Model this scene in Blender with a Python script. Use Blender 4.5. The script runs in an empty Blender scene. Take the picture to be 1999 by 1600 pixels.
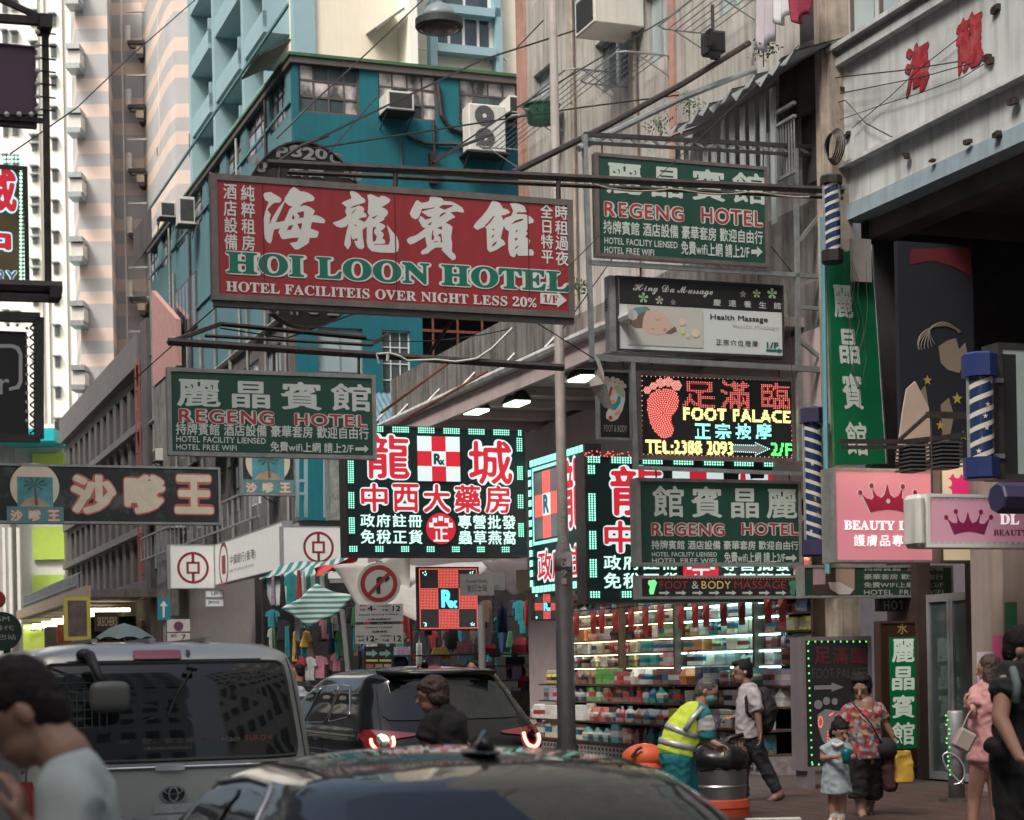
import bpy,bmesh,math,random
import numpy as np
from mathutils import Vector,Matrix
from mathutils.bvhtree import BVHTree
random.seed(7);rng=np.random.default_rng(7)
SC=bpy.context.scene
COL=SC.collection
PI=math.pi
# ---------------------------------------------------------------- camera, light, exposure
FPX,HZ,CH,ROLL=3600.0,1300.0,1.72,0.0192
cd=bpy.data.cameras.new('camera')
cam=bpy.data.objects.new('camera',cd);COL.objects.link(cam)
cd.sensor_width=36.0;cd.lens=FPX/1999*36;cd.shift_y=(HZ-800)/1999
cd.clip_end=3000;cd.clip_start=0.05
cam.matrix_world=Matrix.Translation((0,0,CH))@Matrix.Rotation(PI/2,4,'X')@Matrix.Rotation(-ROLL,4,'Z')
cd.dof.use_dof=True;cd.dof.focus_distance=22.5;cd.dof.aperture_fstop=4.2
SC.camera=cam
W=bpy.data.worlds.new('World');SC.world=W;W.use_nodes=True
wn=W.node_tree.nodes;wl=W.node_tree.links
sky=wn.new('ShaderNodeTexSky');sky.sky_type='NISHITA';sky.sun_disc=False
SUN_EL,SUN_AZ=math.radians(52),math.radians(215) # azimuth clockwise from +Y
sky.sun_elevation=SUN_EL;sky.sun_rotation=SUN_AZ
sky.dust_density=9.0;sky.air_density=1.2;sky.ozone_density=1.0
wl.new(sky.outputs[0],wn['Background'].inputs[0]);wn['Background'].inputs[1].default_value=0.15
sl=bpy.data.lights.new('sun','SUN');sl.energy=1.5;sl.angle=math.radians(14);sl.color=(1.0,0.99,0.96)
so=bpy.data.objects.new('sun',sl);COL.objects.link(so)
so.rotation_euler=Vector((-math.sin(SUN_AZ)*math.cos(SUN_EL),-math.cos(SUN_AZ)*math.cos(SUN_EL),-math.sin(SUN_EL))).to_track_quat('-Z','Y').to_euler()
SC.view_settings.view_transform='Standard';SC.view_settings.look='None'
SC.view_settings.exposure=0.48;SC.view_settings.gamma=1.0;SC.view_settings.use_curve_mapping=False
SC.cycles.use_denoising=True
SC.cycles.max_bounces=7;SC.cycles.transparent_max_bounces=6
# ---------------------------------------------------------------- street frame: x = across (right), y = along the street, z up
YAW=math.radians(20.3)
A0=Vector((4.5,25.0,0))
MS=Matrix.Translation(A0)@Matrix.Rotation(YAW,4,'Z')
MSI=MS.inverted()
def ray(px,py):
    dx,dy=px-999.5,HZ-py
    c,s=math.cos(ROLL),math.sin(ROLL)
    return Vector(((dx*c+dy*s)/FPX,1.0,(-dx*s+dy*c)/FPX))
def P(px,py,D): # world point seen at a photo position, D metres ahead
    r=ray(px,py);return Vector((r.x*D,D,CH+r.z*D))
CAMS=MSI@Vector((0,0,CH))
def hit_a(px,py,a): # street-frame point on the plane "a metres along the street"
    d=MSI.to_3x3()@ray(px,py);t=(a-CAMS.y)/d.y
    return CAMS+d*t
def hit_b(px,py,b): # street-frame point on the plane "b metres across"
    d=MSI.to_3x3()@ray(px,py);t=(b-CAMS.x)/d.x
    return CAMS+d*t
def hit_y(px,py,D):return MSI@P(px,py,D)
# ---------------------------------------------------------------- materials
def mk(name):
    m=bpy.data.materials.new(name);m.use_nodes=True
    return m,m.node_tree.nodes,m.node_tree.links,m.node_tree.nodes['Principled BSDF']
def mat(name,col,rough=0.6,metal=0.0,emit=0.0,ecol=None,var=0.12,scale=3.0,streak=0.0,bump=0.0,coat=0.0,dirt=None,dirt_amt=0.0,spec=0.5,bscale=None):
    m,n,l,p=mk(name)
    col=tuple(col)+(1,)
    p.inputs['Roughness'].default_value=rough;p.inputs['Metallic'].default_value=metal
    p.inputs['Coat Weight'].default_value=coat;p.inputs['Specular IOR Level'].default_value=spec
    if coat:p.inputs['Coat Roughness'].default_value=0.03
    tc=n.new('ShaderNodeTexCoord');base=None
    out=None
    if var or dirt_amt or streak:
        nz=n.new('ShaderNodeTexNoise');nz.inputs['Scale'].default_value=scale;nz.inputs['Detail'].default_value=7;nz.inputs['Roughness'].default_value=0.65
        l.new(tc.outputs['Object'],nz.inputs['Vector'])
        mr=n.new('ShaderNodeMapRange');mr.inputs['From Min'].default_value=0.3;mr.inputs['From Max'].default_value=0.7
        mr.inputs['To Min'].default_value=1-var;mr.inputs['To Max'].default_value=1+var
        l.new(nz.outputs['Fac'],mr.inputs['Value'])
        mx=n.new('ShaderNodeMix');mx.data_type='RGBA';mx.blend_type='MULTIPLY';mx.inputs['Factor'].default_value=1
        mx.inputs['A'].default_value=col;l.new(mr.outputs[0],mx.inputs['B']);out=mx.outputs['Result']
        if streak:
            mp=n.new('ShaderNodeMapping');mp.inputs['Scale'].default_value=(5,5,0.35);l.new(tc.outputs['Object'],mp.inputs['Vector'])
            n2=n.new('ShaderNodeTexNoise');n2.inputs['Scale'].default_value=1.6;n2.inputs['Detail'].default_value=6;l.new(mp.outputs[0],n2.inputs['Vector'])
            r2=n.new('ShaderNodeMapRange');r2.inputs['From Min'].default_value=0.45;r2.inputs['From Max'].default_value=0.75;r2.inputs['To Min'].default_value=0;r2.inputs['To Max'].default_value=streak
            l.new(n2.outputs['Fac'],r2.inputs['Value'])
            m2=n.new('ShaderNodeMix');m2.data_type='RGBA';l.new(r2.outputs[0],m2.inputs['Factor']);l.new(out,m2.inputs['A'])
            m2.inputs['B'].default_value=tuple(dirt or(0.05,0.045,0.04))+(1,);out=m2.outputs['Result']
        if dirt_amt:
            n3=n.new('ShaderNodeTexNoise');n3.inputs['Scale'].default_value=scale*0.45;n3.inputs['Detail'].default_value=9;n3.inputs['Roughness'].default_value=0.7;l.new(tc.outputs['Object'],n3.inputs['Vector'])
            r3=n.new('ShaderNodeMapRange');r3.inputs['From Min'].default_value=0.52;r3.inputs['From Max'].default_value=0.72;r3.inputs['To Max'].default_value=dirt_amt
            l.new(n3.outputs['Fac'],r3.inputs['Value'])
            m3=n.new('ShaderNodeMix');m3.data_type='RGBA';l.new(r3.outputs[0],m3.inputs['Factor']);l.new(out,m3.inputs['A'])
            m3.inputs['B'].default_value=tuple(dirt or(0.05,0.045,0.04))+(1,);out=m3.outputs['Result']
        l.new(out,p.inputs['Base Color'])
        if bump:
            bp=n.new('ShaderNodeBump');bp.inputs['Strength'].default_value=bump;bp.inputs['Distance'].default_value=0.02
            nb=n.new('ShaderNodeTexNoise');nb.inputs['Scale'].default_value=bscale or scale*6;nb.inputs['Detail'].default_value=6;l.new(tc.outputs['Object'],nb.inputs['Vector'])
            l.new(nb.outputs['Fac'],bp.inputs['Height']);l.new(bp.outputs[0],p.inputs['Normal'])
    else:
        p.inputs['Base Color'].default_value=col
    if emit:
        p.inputs['Emission Color'].default_value=tuple(ecol or col[:3])+(1,);p.inputs['Emission Strength'].default_value=emit
    return m
_mc={}
def M(name,*a,**k):
    if name not in _mc:_mc[name]=mat(name,*a,**k)
    return _mc[name]
def flat(name,c,rough=0.5,**k):
    if name not in _mc:_mc[name]=mat(name,c,rough,var=0.0,**k)
    return _mc[name]
def glow(name,c,e,base=None):
    if name not in _mc:_mc[name]=mat(name,base or tuple(0.3*x for x in c),0.5,var=0,emit=e,ecol=c)
    return _mc[name]
# ---------------------------------------------------------------- mesh building
class MB:
    def __init__(s):s.v=[];s.f=[];s.n=0;s.mi=[];s.cur=0
    def add(s,V,Fs):
        s.v.append(np.asarray(V,dtype=float).reshape(-1,3));k=s.n
        for f in Fs:s.f.append([i+k for i in f]);s.mi.append(s.cur)
        s.n+=len(V);return s
    def box(s,x0,x1,y0,y1,z0,z1,T=None):
        V=[(x,y,z)for z in(z0,z1)for y in(y0,y1)for x in(x0,x1)]
        if T is not None:V=[tuple(T@Vector(v))for v in V]
        return s.add(V,[(0,2,3,1),(4,5,7,6),(0,1,5,4),(2,6,7,3),(0,4,6,2),(1,3,7,5)])
    def quad(s,a,b,c,d):return s.add([a,b,c,d],[(0,1,2,3)])
    def tube(s,pts,r,n=8,cap=True,r2=None):
        pts=[Vector(p)for p in pts];N=len(pts)
        if N<2:return s
        V=[];Fs=[]
        up=None
        for i,p in enumerate(pts):
            t=(pts[min(i+1,N-1)]-pts[max(i-1,0)])
            t=t.normalized()if t.length>1e-9 else Vector((0,0,1))
            if up is None:up=Vector((0,0,1))if abs(t.z)<0.9 else Vector((1,0,0))
            a=t.cross(up)
            if a.length<1e-6:a=t.orthogonal()
            a.normalize();b=a.cross(t).normalized();up=b
            rr=(r[i]if hasattr(r,'__len__')else(r if r2 is None else r+(r2-r)*i/(N-1)))
            for k in range(n):
                th=2*PI*k/n;q=p+a*(math.cos(th)*rr)+b*(math.sin(th)*rr);V.append(tuple(q))
        for i in range(N-1):
            for k in range(n):
                k2=(k+1)%n;Fs.append((i*n+k,i*n+k2,(i+1)*n+k2,(i+1)*n+k))
        if cap:Fs.append(tuple(range(n))[::-1]);Fs.append(tuple((N-1)*n+k for k in range(n)))
        return s.add(V,Fs)
    def bar(s,a,b,w,d=None,up=(0,0,1)):
        a=Vector(a);b=Vector(b);t=(b-a).normalized();u=Vector(up)
        if abs(t.dot(u))>0.98:u=Vector((1,0,0))
        x=t.cross(u).normalized();y=x.cross(t).normalized();d=d or w
        V=[]
        for p in(a,b):
            for(i,j)in((-1,-1),(1,-1),(1,1),(-1,1)):V.append(tuple(p+x*i*w/2+y*j*d/2))
        return s.add(V,[(3,2,1,0),(4,5,6,7),(0,1,5,4),(1,2,6,5),(2,3,7,6),(3,0,4,7)])
    def lathe(s,prof,n=20,c=(0,0,0),T=None,closed=False):
        V=[];Fs=[]
        for(r,z)in prof:
            for k in range(n):
                th=2*PI*k/n;V.append((c[0]+r*math.cos(th),c[1]+r*math.sin(th),c[2]+z))
        m=len(prof)
        for i in range(m-1):
            for k in range(n):
                k2=(k+1)%n;Fs.append((i*n+k,i*n+k2,(i+1)*n+k2,(i+1)*n+k))
        Fs.append(tuple(range(n))[::-1]);Fs.append(tuple((m-1)*n+k for k in range(n)))
        if T is not None:V=[tuple(T@Vector(v))for v in V]
        return s.add(V,Fs)
    def ball(s,c,r,n=10,m=7,sc=(1,1,1),T=None):
        V=[(c[0],c[1],c[2]-r*sc[2])];Fs=[]
        for i in range(1,m):
            ph=-PI/2+PI*i/m
            for k in range(n):
                th=2*PI*k/n
                V.append((c[0]+r*sc[0]*math.cos(ph)*math.cos(th),c[1]+r*sc[1]*math.cos(ph)*math.sin(th),c[2]+r*sc[2]*math.sin(ph)))
        V.append((c[0],c[1],c[2]+r*sc[2]));L=len(V)-1
        for k in range(n):
            k2=(k+1)%n;Fs.append((0,1+k2,1+k));Fs.append((L,L-n+k,L-n+k2))
            for i in range(m-2):Fs.append((1+i*n+k,1+i*n+k2,1+(i+1)*n+k2,1+(i+1)*n+k))
        if T is not None:V=[tuple(T@Vector(v))for v in V]
        return s.add(V,Fs)
    def prism(s,poly,y0,y1): # polygon in x,z extruded along y
        n=len(poly);V=[(x,y0,z)for x,z in poly]+[(x,y1,z)for x,z in poly]
        ar=sum(poly[i][0]*poly[(i+1)%n][1]-poly[(i+1)%n][0]*poly[i][1]for i in range(n))
        idx=list(range(n))if ar>0 else list(range(n))[::-1]
        Fs=[tuple(idx),tuple(i+n for i in idx[::-1])]
        for i in range(n):
            a,b=idx[i],idx[(i+1)%n];Fs.append((b,a,a+n,b+n))
        return s.add(V,Fs)
    def mesh(s,name,smooth=False):
        me=bpy.data.meshes.new(name)
        V=np.concatenate(s.v)if s.v else np.zeros((0,3))
        me.from_pydata(V.tolist(),[],s.f)
        if smooth:me.polygons.foreach_set('use_smooth',[True]*len(me.polygons))
        if any(s.mi):me.polygons.foreach_set('material_index',s.mi)
        me.update();return me
def put(name,mb,m,parent=None,smooth=False,bevel=0,label=None,kind=None,subsurf=0,autosm=None,solid=0):
    me=mb.mesh(name,smooth)if isinstance(mb,MB)else mb
    for mm in(m if isinstance(m,(list,tuple))else[m]):me.materials.append(mm)
    o=bpy.data.objects.new(name,me);COL.objects.link(o)
    if parent is not None:o.parent=parent
    else:o.matrix_world=MS
    if label:o['label']=label
    if kind:o['kind']=kind
    if solid:
        md=o.modifiers.new('t','SOLIDIFY');md.thickness=solid;md.offset=0
    if bevel:
        b=o.modifiers.new('b','BEVEL');b.width=bevel;b.segments=1;b.limit_method='ANGLE';b.angle_limit=math.radians(40)
    if subsurf:
        b=o.modifiers.new('s','SUBSURF');b.levels=subsurf;b.render_levels=subsurf
    return o
def thing(name,label,cat,loc=(0,0,0),rz=0.0,group=None,world=False):
    o=bpy.data.objects.new(name,None);COL.objects.link(o);o.empty_display_size=0.1
    T=Matrix.Translation(Vector(loc))@Matrix.Rotation(rz,4,'Z')
    o.matrix_world=T if world else MS@T
    o['label']=label;o['category']=cat
    if group:o['group']=group
    return o
def tag(o,label,cat,group=None):
    o['label']=label;o['category']=cat
    if group:o['group']=group
    return o
def struct(name,mb,m,**k):
    o=put(name,mb,m,**k);o['kind']='structure';return o
def clone(root,loc=None,rz=None,label=None,world=False):
    r=root.copy();COL.objects.link(r)
    if loc is not None:
        T=Matrix.Translation(Vector(loc))@Matrix.Rotation(rz or 0.0,4,'Z');r.matrix_world=T if world else MS@T
    if label:r['label']=label
    for ch in list(root.children):
        c=ch.copy();COL.objects.link(c);c.parent=r
        for g in ch.children:
            d=g.copy();COL.objects.link(d);d.parent=c
    return r
# ---------------------------------------------------------------- lettering: glyph outlines as filled meshes
_raw={};_gl={}
def _fontmesh(ch):
    if ch in _raw:return _raw[ch]
    c=bpy.data.curves.new('g','FONT');c.body=ch+'|';c.size=1;c.resolution_u=3
    o=bpy.data.objects.new('g',c)
    c.body=ch
    me=bpy.data.meshes.new_from_object(o)
    n=len(me.vertices);co=np.zeros(n*3);me.vertices.foreach_get('co',co);co=co.reshape(-1,3)[:,:2]
    me.calc_loop_triangles();tr=np.zeros(len(me.loop_triangles)*3,dtype=int)
    me.loop_triangles.foreach_get('vertices',tr);tr=tr.reshape(-1,3)
    bpy.data.objects.remove(o);bpy.data.curves.remove(c);bpy.data.meshes.remove(me)
    _raw[ch]=(co,tr);return _raw[ch]
def _blur(a,s):
    r=max(1,int(s*3));k=np.exp(-0.5*(np.arange(-r,r+1)/s)**2);k/=k.sum()
    a=np.apply_along_axis(lambda v:np.convolve(v,k,'same'),0,a)
    return np.apply_along_axis(lambda v:np.convolve(v,k,'same'),1,a)
def _contour_mesh(G,lev,x0,y0,h,tol=0.18):
    """filled mesh of the region G > lev; G[iy, ix] at x0+ix*h, y0+iy*h"""
    G=G-lev;G[0,:]=G[-1,:]=-1;G[:,0]=G[:,-1]=-1
    ny,nx=G.shape;B=G>0
    code=B[:-1,:-1]*1+B[:-1,1:]*2+B[1:,1:]*4+B[1:,:-1]*8
    iy,ix=np.nonzero((code>0)&(code<15))
    nxt={};pos={}
    def ip(i,j,k): # crossing on edge k of cell (i,j): 0 bottom,1 right,2 top,3 left
        if k==0:key=(i,j,0)
        elif k==1:key=(i,j+1,1)
        elif k==2:key=(i+1,j,0)
        else:key=(i,j,1)
        if key not in pos:
            a,b,d=key
            if d==0:g0,g1=G[a,b],G[a,b+1];t=g0/(g0-g1);pos[key]=(b+t,a)
            else:g0,g1=G[a,b],G[a+1,b];t=g0/(g0-g1);pos[key]=(b,a+t)
        return key
    TB={1:[(3,0)],2:[(0,1)],3:[(3,1)],4:[(1,2)],5:[(3,2),(1,0)],6:[(0,2)],7:[(3,2)],8:[(2,3)],9:[(2,0)],10:[(0,3),(2,1)],11:[(2,1)],12:[(1,3)],13:[(1,0)],14:[(0,3)]}
    for i,j in zip(iy.tolist(),ix.tolist()):
        for e0,e1 in TB[int(code[i,j])]:nxt[ip(i,j,e0)]=ip(i,j,e1)
    loops=[]
    while nxt:
        k0,k=nxt.popitem();lp=[k0]
        while k!=k0 and k in nxt:lp.append(k);k=nxt.pop(k)
        p=np.array([pos[q]for q in lp])
        if len(p)<5:continue
        for _ in range(3): # drop points close to the chord of their neighbours
            if len(p)<6:break
            a=np.roll(p,1,0);b=np.roll(p,-1,0);d=b-a;L=np.hypot(d[:,0],d[:,1])+1e-9
            e=np.abs(d[:,0]*(p[:,1]-a[:,1])-d[:,1]*(p[:,0]-a[:,0]))/L
            keep=np.ones(len(p),bool);keep[1::2]=e[1::2]>tol;p=p[keep]
        if len(p)>=3:loops.append(p)
    if not loops:return np.zeros((0,2)),[]
    c=bpy.data.curves.new('c','CURVE');c.dimensions='2D';c.fill_mode='FRONT'
    for p in loops:
        s=c.splines.new('POLY');s.points.add(len(p)-1)
        s.points.foreach_set('co',np.column_stack([p[:,0],p[:,1],np.zeros(len(p)),np.ones(len(p))]).ravel());s.use_cyclic_u=True
    o=bpy.data.objects.new('c',c);me=bpy.data.meshes.new_from_object(o)
    n=len(me.vertices);co=np.zeros(n*3);me.vertices.foreach_get('co',co);co=co.reshape(-1,3)[:,:2]
    fs=[tuple(q.vertices)for q in me.polygons]
    bpy.data.objects.remove(o);bpy.data.curves.remove(c);bpy.data.meshes.remove(me)
    return np.column_stack([x0+co[:,0]*h,y0+co[:,1]*h]),fs
def _raster(ch,R):
    co,tr=_fontmesh(ch);h=1.0/R;x0,y0=-0.25,-0.35;nx,ny=int(1.55*R),int(1.6*R)
    G=np.zeros((ny,nx))
    for t in tr:
        q=co[t];bx0,by0=q.min(0);bx1,by1=q.max(0)
        i0,i1=int((bx0-x0)/h),int((bx1-x0)/h)+2;j0,j1=int((by0-y0)/h),int((by1-y0)/h)+2
        i0=max(i0,0);j0=max(j0,0);i1=min(i1,nx);j1=min(j1,ny)
        if i1<=i0 or j1<=j0:continue
        for sx in(-0.25,0.25):
            for sy in(-0.25,0.25):
                X=x0+(np.arange(i0,i1)+sx)*h;Y=(y0+(np.arange(j0,j1)+sy)*h)[:,None]
                w=[(q[(k+1)%3,0]-q[k,0])*(Y-q[k,1])-(q[(k+1)%3,1]-q[k,1])*(X-q[k,0])for k in range(3)]
                ins=((w[0]>=0)&(w[1]>=0)&(w[2]>=0))|((w[0]<=0)&(w[1]<=0)&(w[2]<=0))
                G[j0:j1,i0:i1]+=0.25*ins
    return np.minimum(G,1),x0,y0,h
def glyph(ch,w=0.0,R=72,s=1.0,brush=0.0):
    """w: extra half stroke width in em"""
    key=(ch,w,R,s,brush)
    if key in _gl:return _gl[key]
    G,x0,y0,h=_raster(ch,R)
    if not G.any():_gl[key]=(np.zeros((0,2)),[]);return _gl[key]
    d=w/h;sg=s*R/72
    if brush:
        A=G.copy()
        ys,xs=np.mgrid[0:G.shape[0],0:G.shape[1]]
        for k in range(-int(d+2),int(d+3)): # slanted nib
            for e in(0,1):
                A=np.maximum(A,np.roll(np.roll(G,int(round(k*0.55))+e,0),int(round(k*0.75)),1))
        n=_blur(rng.random(G.shape),R*0.035);n=(n-n.mean())/n.std()
        F=_blur(A,sg*1.2);_gl[key]=_contour_mesh(F+brush*n*0.1,0.5,x0,y0,h);return _gl[key]
    if d>0.9*sg:
        A=G.copy();r=int(math.ceil(d))
        for a in range(-r,r+1):
            for b in range(-r,r+1):
                if a*a+b*b<=d*d+0.3 and(a or b):A=np.maximum(A,np.roll(np.roll(G,a,0),b,1))
        F=_blur(A,sg*0.8);lev=0.5
    else:
        F=_blur(G,sg*0.8);lev=0.5-0.42*max(-1,min(1,d/(sg*1.0)))
    _gl[key]=_contour_mesh(F,lev,x0,y0,h);return _gl[key]
ADV={}
def adv(ch):
    if ord(ch)in range(0x2E80,0xFAFF)or ord(ch)>0xFF00 and ord(ch)<0xFFEF:return 1.0
    if ch==' ':return 0.3
    co,tr=_fontmesh(ch)
    return(co[:,0].max()+max(0.03,co[:,0].min()))if len(co)else 0.5
def text(s,x0,z0,x1,z1,w=0.02,R=60,gap=0.0,vertical=False,sm=1.0,brush=0.0,y=0.0,mb=None,shear=0.0,warp=None):
    """lettering stretched to the box x0..x1, z0..z1 on the plane y"""
    Vs=[];Fs=[];n=0;cx=0.0
    for ch in s:
        if ch!=' ':
            V,F=glyph(ch,w,R,sm,brush)
            if len(V):
                V2=V+((0,-cx)if vertical else(cx,0));Vs.append(V2)
                Fs+=[tuple(i+n for i in f)for f in F];n+=len(V)
        cx+=(1.0 if vertical else adv(ch))+gap
    V=np.concatenate(Vs);lo=V.min(0);hi=V.max(0);V=(V-lo)/(hi-lo)
    X=x0+V[:,0]*(x1-x0);Z=z0+V[:,1]*(z1-z0)
    if shear:X=X+shear*(Z-z0)
    Q=np.column_stack([X,np.full(len(X),y),Z])
    if warp is not None:Q=warp(Q)
    mb=mb or MB();a=0
    # keep faces turned to -y
    if Fs:
        f=Fs[0];p=Q[list(f[:3])];nn=np.cross(p[1]-p[0],p[2]-p[0])[1]
        if nn>0:Fs=[f[::-1]for f in Fs]
    mb.add(Q,Fs);return mb
def seriff(s):return ''.join(chr(0x1D400+ord(c)-65)if 'A'<=c<='Z' else chr(0x1D7CE+ord(c)-48)if c.isdigit()else c for c in s)
def scriptf(s):return ''.join(chr(0x1D4D0+ord(c)-65)if 'A'<=c<='Z' else chr(0x1D4EA+ord(c)-97)if 'a'<=c<='z' else c for c in s)
def strokes_mesh(strokes,x0,z0,x1,z1,R=130,y=0.0,mb=None,grow=0.0):
    """strokes: lists of (x, y_down, half width) in any units, drawn as tapering capsules and merged"""
    al=np.array([q for s in strokes for q in s],float);lo=(al[:,:2]-al[:,2:3]).min(0);hi=(al[:,:2]+al[:,2:3]).max(0)
    span=(hi-lo).max();h=span/R;pad=grow+3*h
    gx=np.arange(lo[0]-pad,hi[0]+pad,h);gy=np.arange(lo[1]-pad,hi[1]+pad,h)
    X,Y=np.meshgrid(gx,gy);D=np.full(X.shape,1e9)
    for s in strokes:
        if len(s)==1:s=s*2
        for(ax,ay,ar),(bx,by,br)in zip(s[:-1],s[1:]):
            dx,dy=bx-ax,by-ay;L=dx*dx+dy*dy+1e-9
            t=np.clip(((X-ax)*dx+(Y-ay)*dy)/L,0,1)
            D=np.minimum(D,np.hypot(X-ax-t*dx,Y-ay-t*dy)-(ar+(br-ar)*t))
    V,F=_contour_mesh(_blur(np.clip(-(D-grow),-2*h,2*h)/h,1.0),0.0,gx[0],gy[0],h)
    X=x0+(V[:,0]-lo[0])/(hi[0]-lo[0])*(x1-x0);Z=z1-(V[:,1]-lo[1])/(hi[1]-lo[1])*(z1-z0)
    Q=np.column_stack([X,np.full(len(X),y),Z])
    if F:
        p=Q[list(F[0][:3])]
        if np.cross(p[1]-p[0],p[2]-p[0])[1]>0:F=[f[::-1]for f in F]
    mb=mb or MB();mb.add(Q,F);return mb
def poly_plate(mb,pts,y): # flat polygon facing -y
    n=len(pts);ar=sum(pts[i][0]*pts[(i+1)%n][1]-pts[(i+1)%n][0]*pts[i][1]for i in range(n))
    if ar<0:pts=pts[::-1]
    return mb.add([(x,y,z)for x,z in pts],[tuple(range(n))])
def disc(mb,cx,cz,r,y,n=24,rz=None):return poly_plate(mb,[(cx+r*math.cos(2*PI*k/n),cz+(rz or r)*math.sin(2*PI*k/n))for k in range(n)],y)
def ring(mb,cx,cz,r0,r1,y,n=40,a0=0.0,a1=2*PI,ez=1.0):
    V=[];Fs=[]
    for k in range(n+1):
        th=a0+(a1-a0)*k/n;c,s=math.cos(th),math.sin(th)
        V+=[(cx+r0*c,y,cz+r0*s*ez),(cx+r1*c,y,cz+r1*s*ez)]
    for k in range(n):i=2*k;Fs.append((i,i+1,i+3,i+2))
    return mb.add(V,Fs)
def dots(mb,pts,r,y,n=6):
    cs=[(math.cos(2*PI*k/n)*r,math.sin(2*PI*k/n)*r)for k in range(n)]
    V=[(x+c,y,z+s)for x,z in pts for c,s in cs]
    return mb.add(V,[tuple(range(i*n,i*n+n))for i in range(len(pts))])
def text_dots(s,x0,z0,x1,z1,nz,w=0.0,gap=0.0):
    """positions of bulbs that spell a text, nz rows high"""
    G=None;parts=[];cx=0
    R=40
    for ch in s:
        if ch!=' ':
            g,gx,gy,h=_raster(ch,R);g=_blur(g,0.8+w)>(0.5-0.1*w)
            iy,ix=np.nonzero(g);parts.append(np.column_stack([gx+ix*h+cx,gy+iy*h]))
        cx+=adv(ch)+gap
    A=np.concatenate(parts);lo=A.min(0);hi=A.max(0)
    step=(hi[1]-lo[1])/nz;k=np.unique(np.round((A-lo)/step).astype(int),axis=0)
    q=k*step/(hi-lo);return[(x0+a*(x1-x0),z0+b*(z1-z0))for a,b in q]
# ================================================================ materials for the street
M('asphalt',(0.05,0.05,0.052),0.8,var=0.25,scale=8,bump=0.3,bscale=120)
M('paving',(0.06,0.042,0.038),0.7,var=0.2,scale=3,dirt_amt=0.5,bump=0.1)
M('kerbstone',(0.25,0.24,0.22),0.8,var=0.2,dirt_amt=0.4)
M('cream_wall',(0.44,0.43,0.405),0.85,var=0.18,scale=0.9,streak=0.65,dirt=(0.13,0.125,0.12),dirt_amt=0.55,bump=0.3)
M('stained_wall',(0.21,0.20,0.19),0.9,var=0.35,scale=1.6,streak=0.9,dirt=(0.02,0.02,0.018),dirt_amt=0.8,bump=0.35)
M('mauve_wall',(0.50,0.42,0.42),0.7,var=0.1,dirt_amt=0.2)
M('grey_white',(0.50,0.53,0.54),0.85,var=0.14,scale=0.8,streak=0.5,dirt=(0.16,0.155,0.15),dirt_amt=0.6,bump=0.2)
M('blue_strip',(0.26,0.34,0.40),0.8,var=0.12,streak=0.2,dirt=(0.08,0.08,0.09))
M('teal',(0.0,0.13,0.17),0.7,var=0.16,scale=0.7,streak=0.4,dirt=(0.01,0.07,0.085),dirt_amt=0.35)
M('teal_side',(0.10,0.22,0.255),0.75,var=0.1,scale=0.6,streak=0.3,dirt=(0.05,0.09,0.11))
M('light_blue',(0.27,0.42,0.47),0.7,var=0.08,scale=0.5)
M('pale_cream',(0.78,0.73,0.60),0.8,var=0.06,scale=0.3,streak=0.12,dirt=(0.5,0.46,0.36))
M('tower_white',(0.86,0.85,0.78),0.8,var=0.04,scale=0.2)
M('pink_wall',(0.46,0.26,0.24),0.8,var=0.15,streak=0.3,dirt=(0.3,0.2,0.18))
M('dark_grey_wall',(0.10,0.09,0.09),0.8,var=0.25,scale=0.8,streak=0.5)
M('frame_dark',(0.10,0.085,0.08),0.6,var=0.2)
M('alu',(0.42,0.44,0.45),0.4,metal=0.5,var=0.1)
M('white_frame',(0.7,0.7,0.68),0.5,var=0.05)
M('galv',(0.33,0.36,0.37),0.45,metal=0.55,var=0.25,scale=6)
M('steel_dark',(0.045,0.04,0.04),0.6,metal=0.3,var=0.4,scale=10,dirt=(0.12,0.05,0.03),dirt_amt=0.5)
M('rust',(0.16,0.05,0.03),0.8,var=0.3,scale=8)
M('corrugated',(0.30,0.34,0.35),0.6,var=0.12,scale=1.2,streak=0.35,dirt=(0.10,0.09,0.08),dirt_amt=0.25)
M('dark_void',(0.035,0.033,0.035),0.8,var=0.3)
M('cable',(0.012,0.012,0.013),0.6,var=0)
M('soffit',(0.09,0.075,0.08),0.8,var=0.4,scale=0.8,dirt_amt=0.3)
M('ac_white',(0.62,0.62,0.58),0.5,var=0.08,scale=2,streak=0.2,dirt=(0.25,0.2,0.15))
M('ac_grille',(0.06,0.065,0.065),0.5,var=0.2)
def glassm(name,col,c2,rough=0.12,scale=0.7):
    if name in _mc:return _mc[name]
    m,n,l,p=mk(name);tc=n.new('ShaderNodeTexCoord');nz=n.new('ShaderNodeTexNoise');nz.inputs['Scale'].default_value=scale;nz.inputs['Detail'].default_value=5
    mp=n.new('ShaderNodeMapping');mp.inputs['Scale'].default_value=(1,1,0.6);l.new(tc.outputs['Object'],mp.inputs['Vector']);l.new(mp.outputs[0],nz.inputs['Vector'])
    r=n.new('ShaderNodeValToRGB');r.color_ramp.elements[0].position=0.38;r.color_ramp.elements[1].position=0.62
    r.color_ramp.elements[0].color=tuple(col)+(1,);r.color_ramp.elements[1].color=tuple(c2)+(1,)
    l.new(nz.outputs['Fac'],r.inputs[0]);l.new(r.outputs[0],p.inputs['Base Color']);p.inputs['Roughness'].default_value=rough;p.inputs['Coat Weight'].default_value=0.6;p.inputs['Coat Roughness'].default_value=0.02
    _mc[name]=m;return m
glassm('glass_milky',(0.10,0.10,0.10),(0.75,0.70,0.68),0.25,2.0)
glassm('glass_dark',(0.03,0.045,0.05),(0.09,0.12,0.13))
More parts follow.
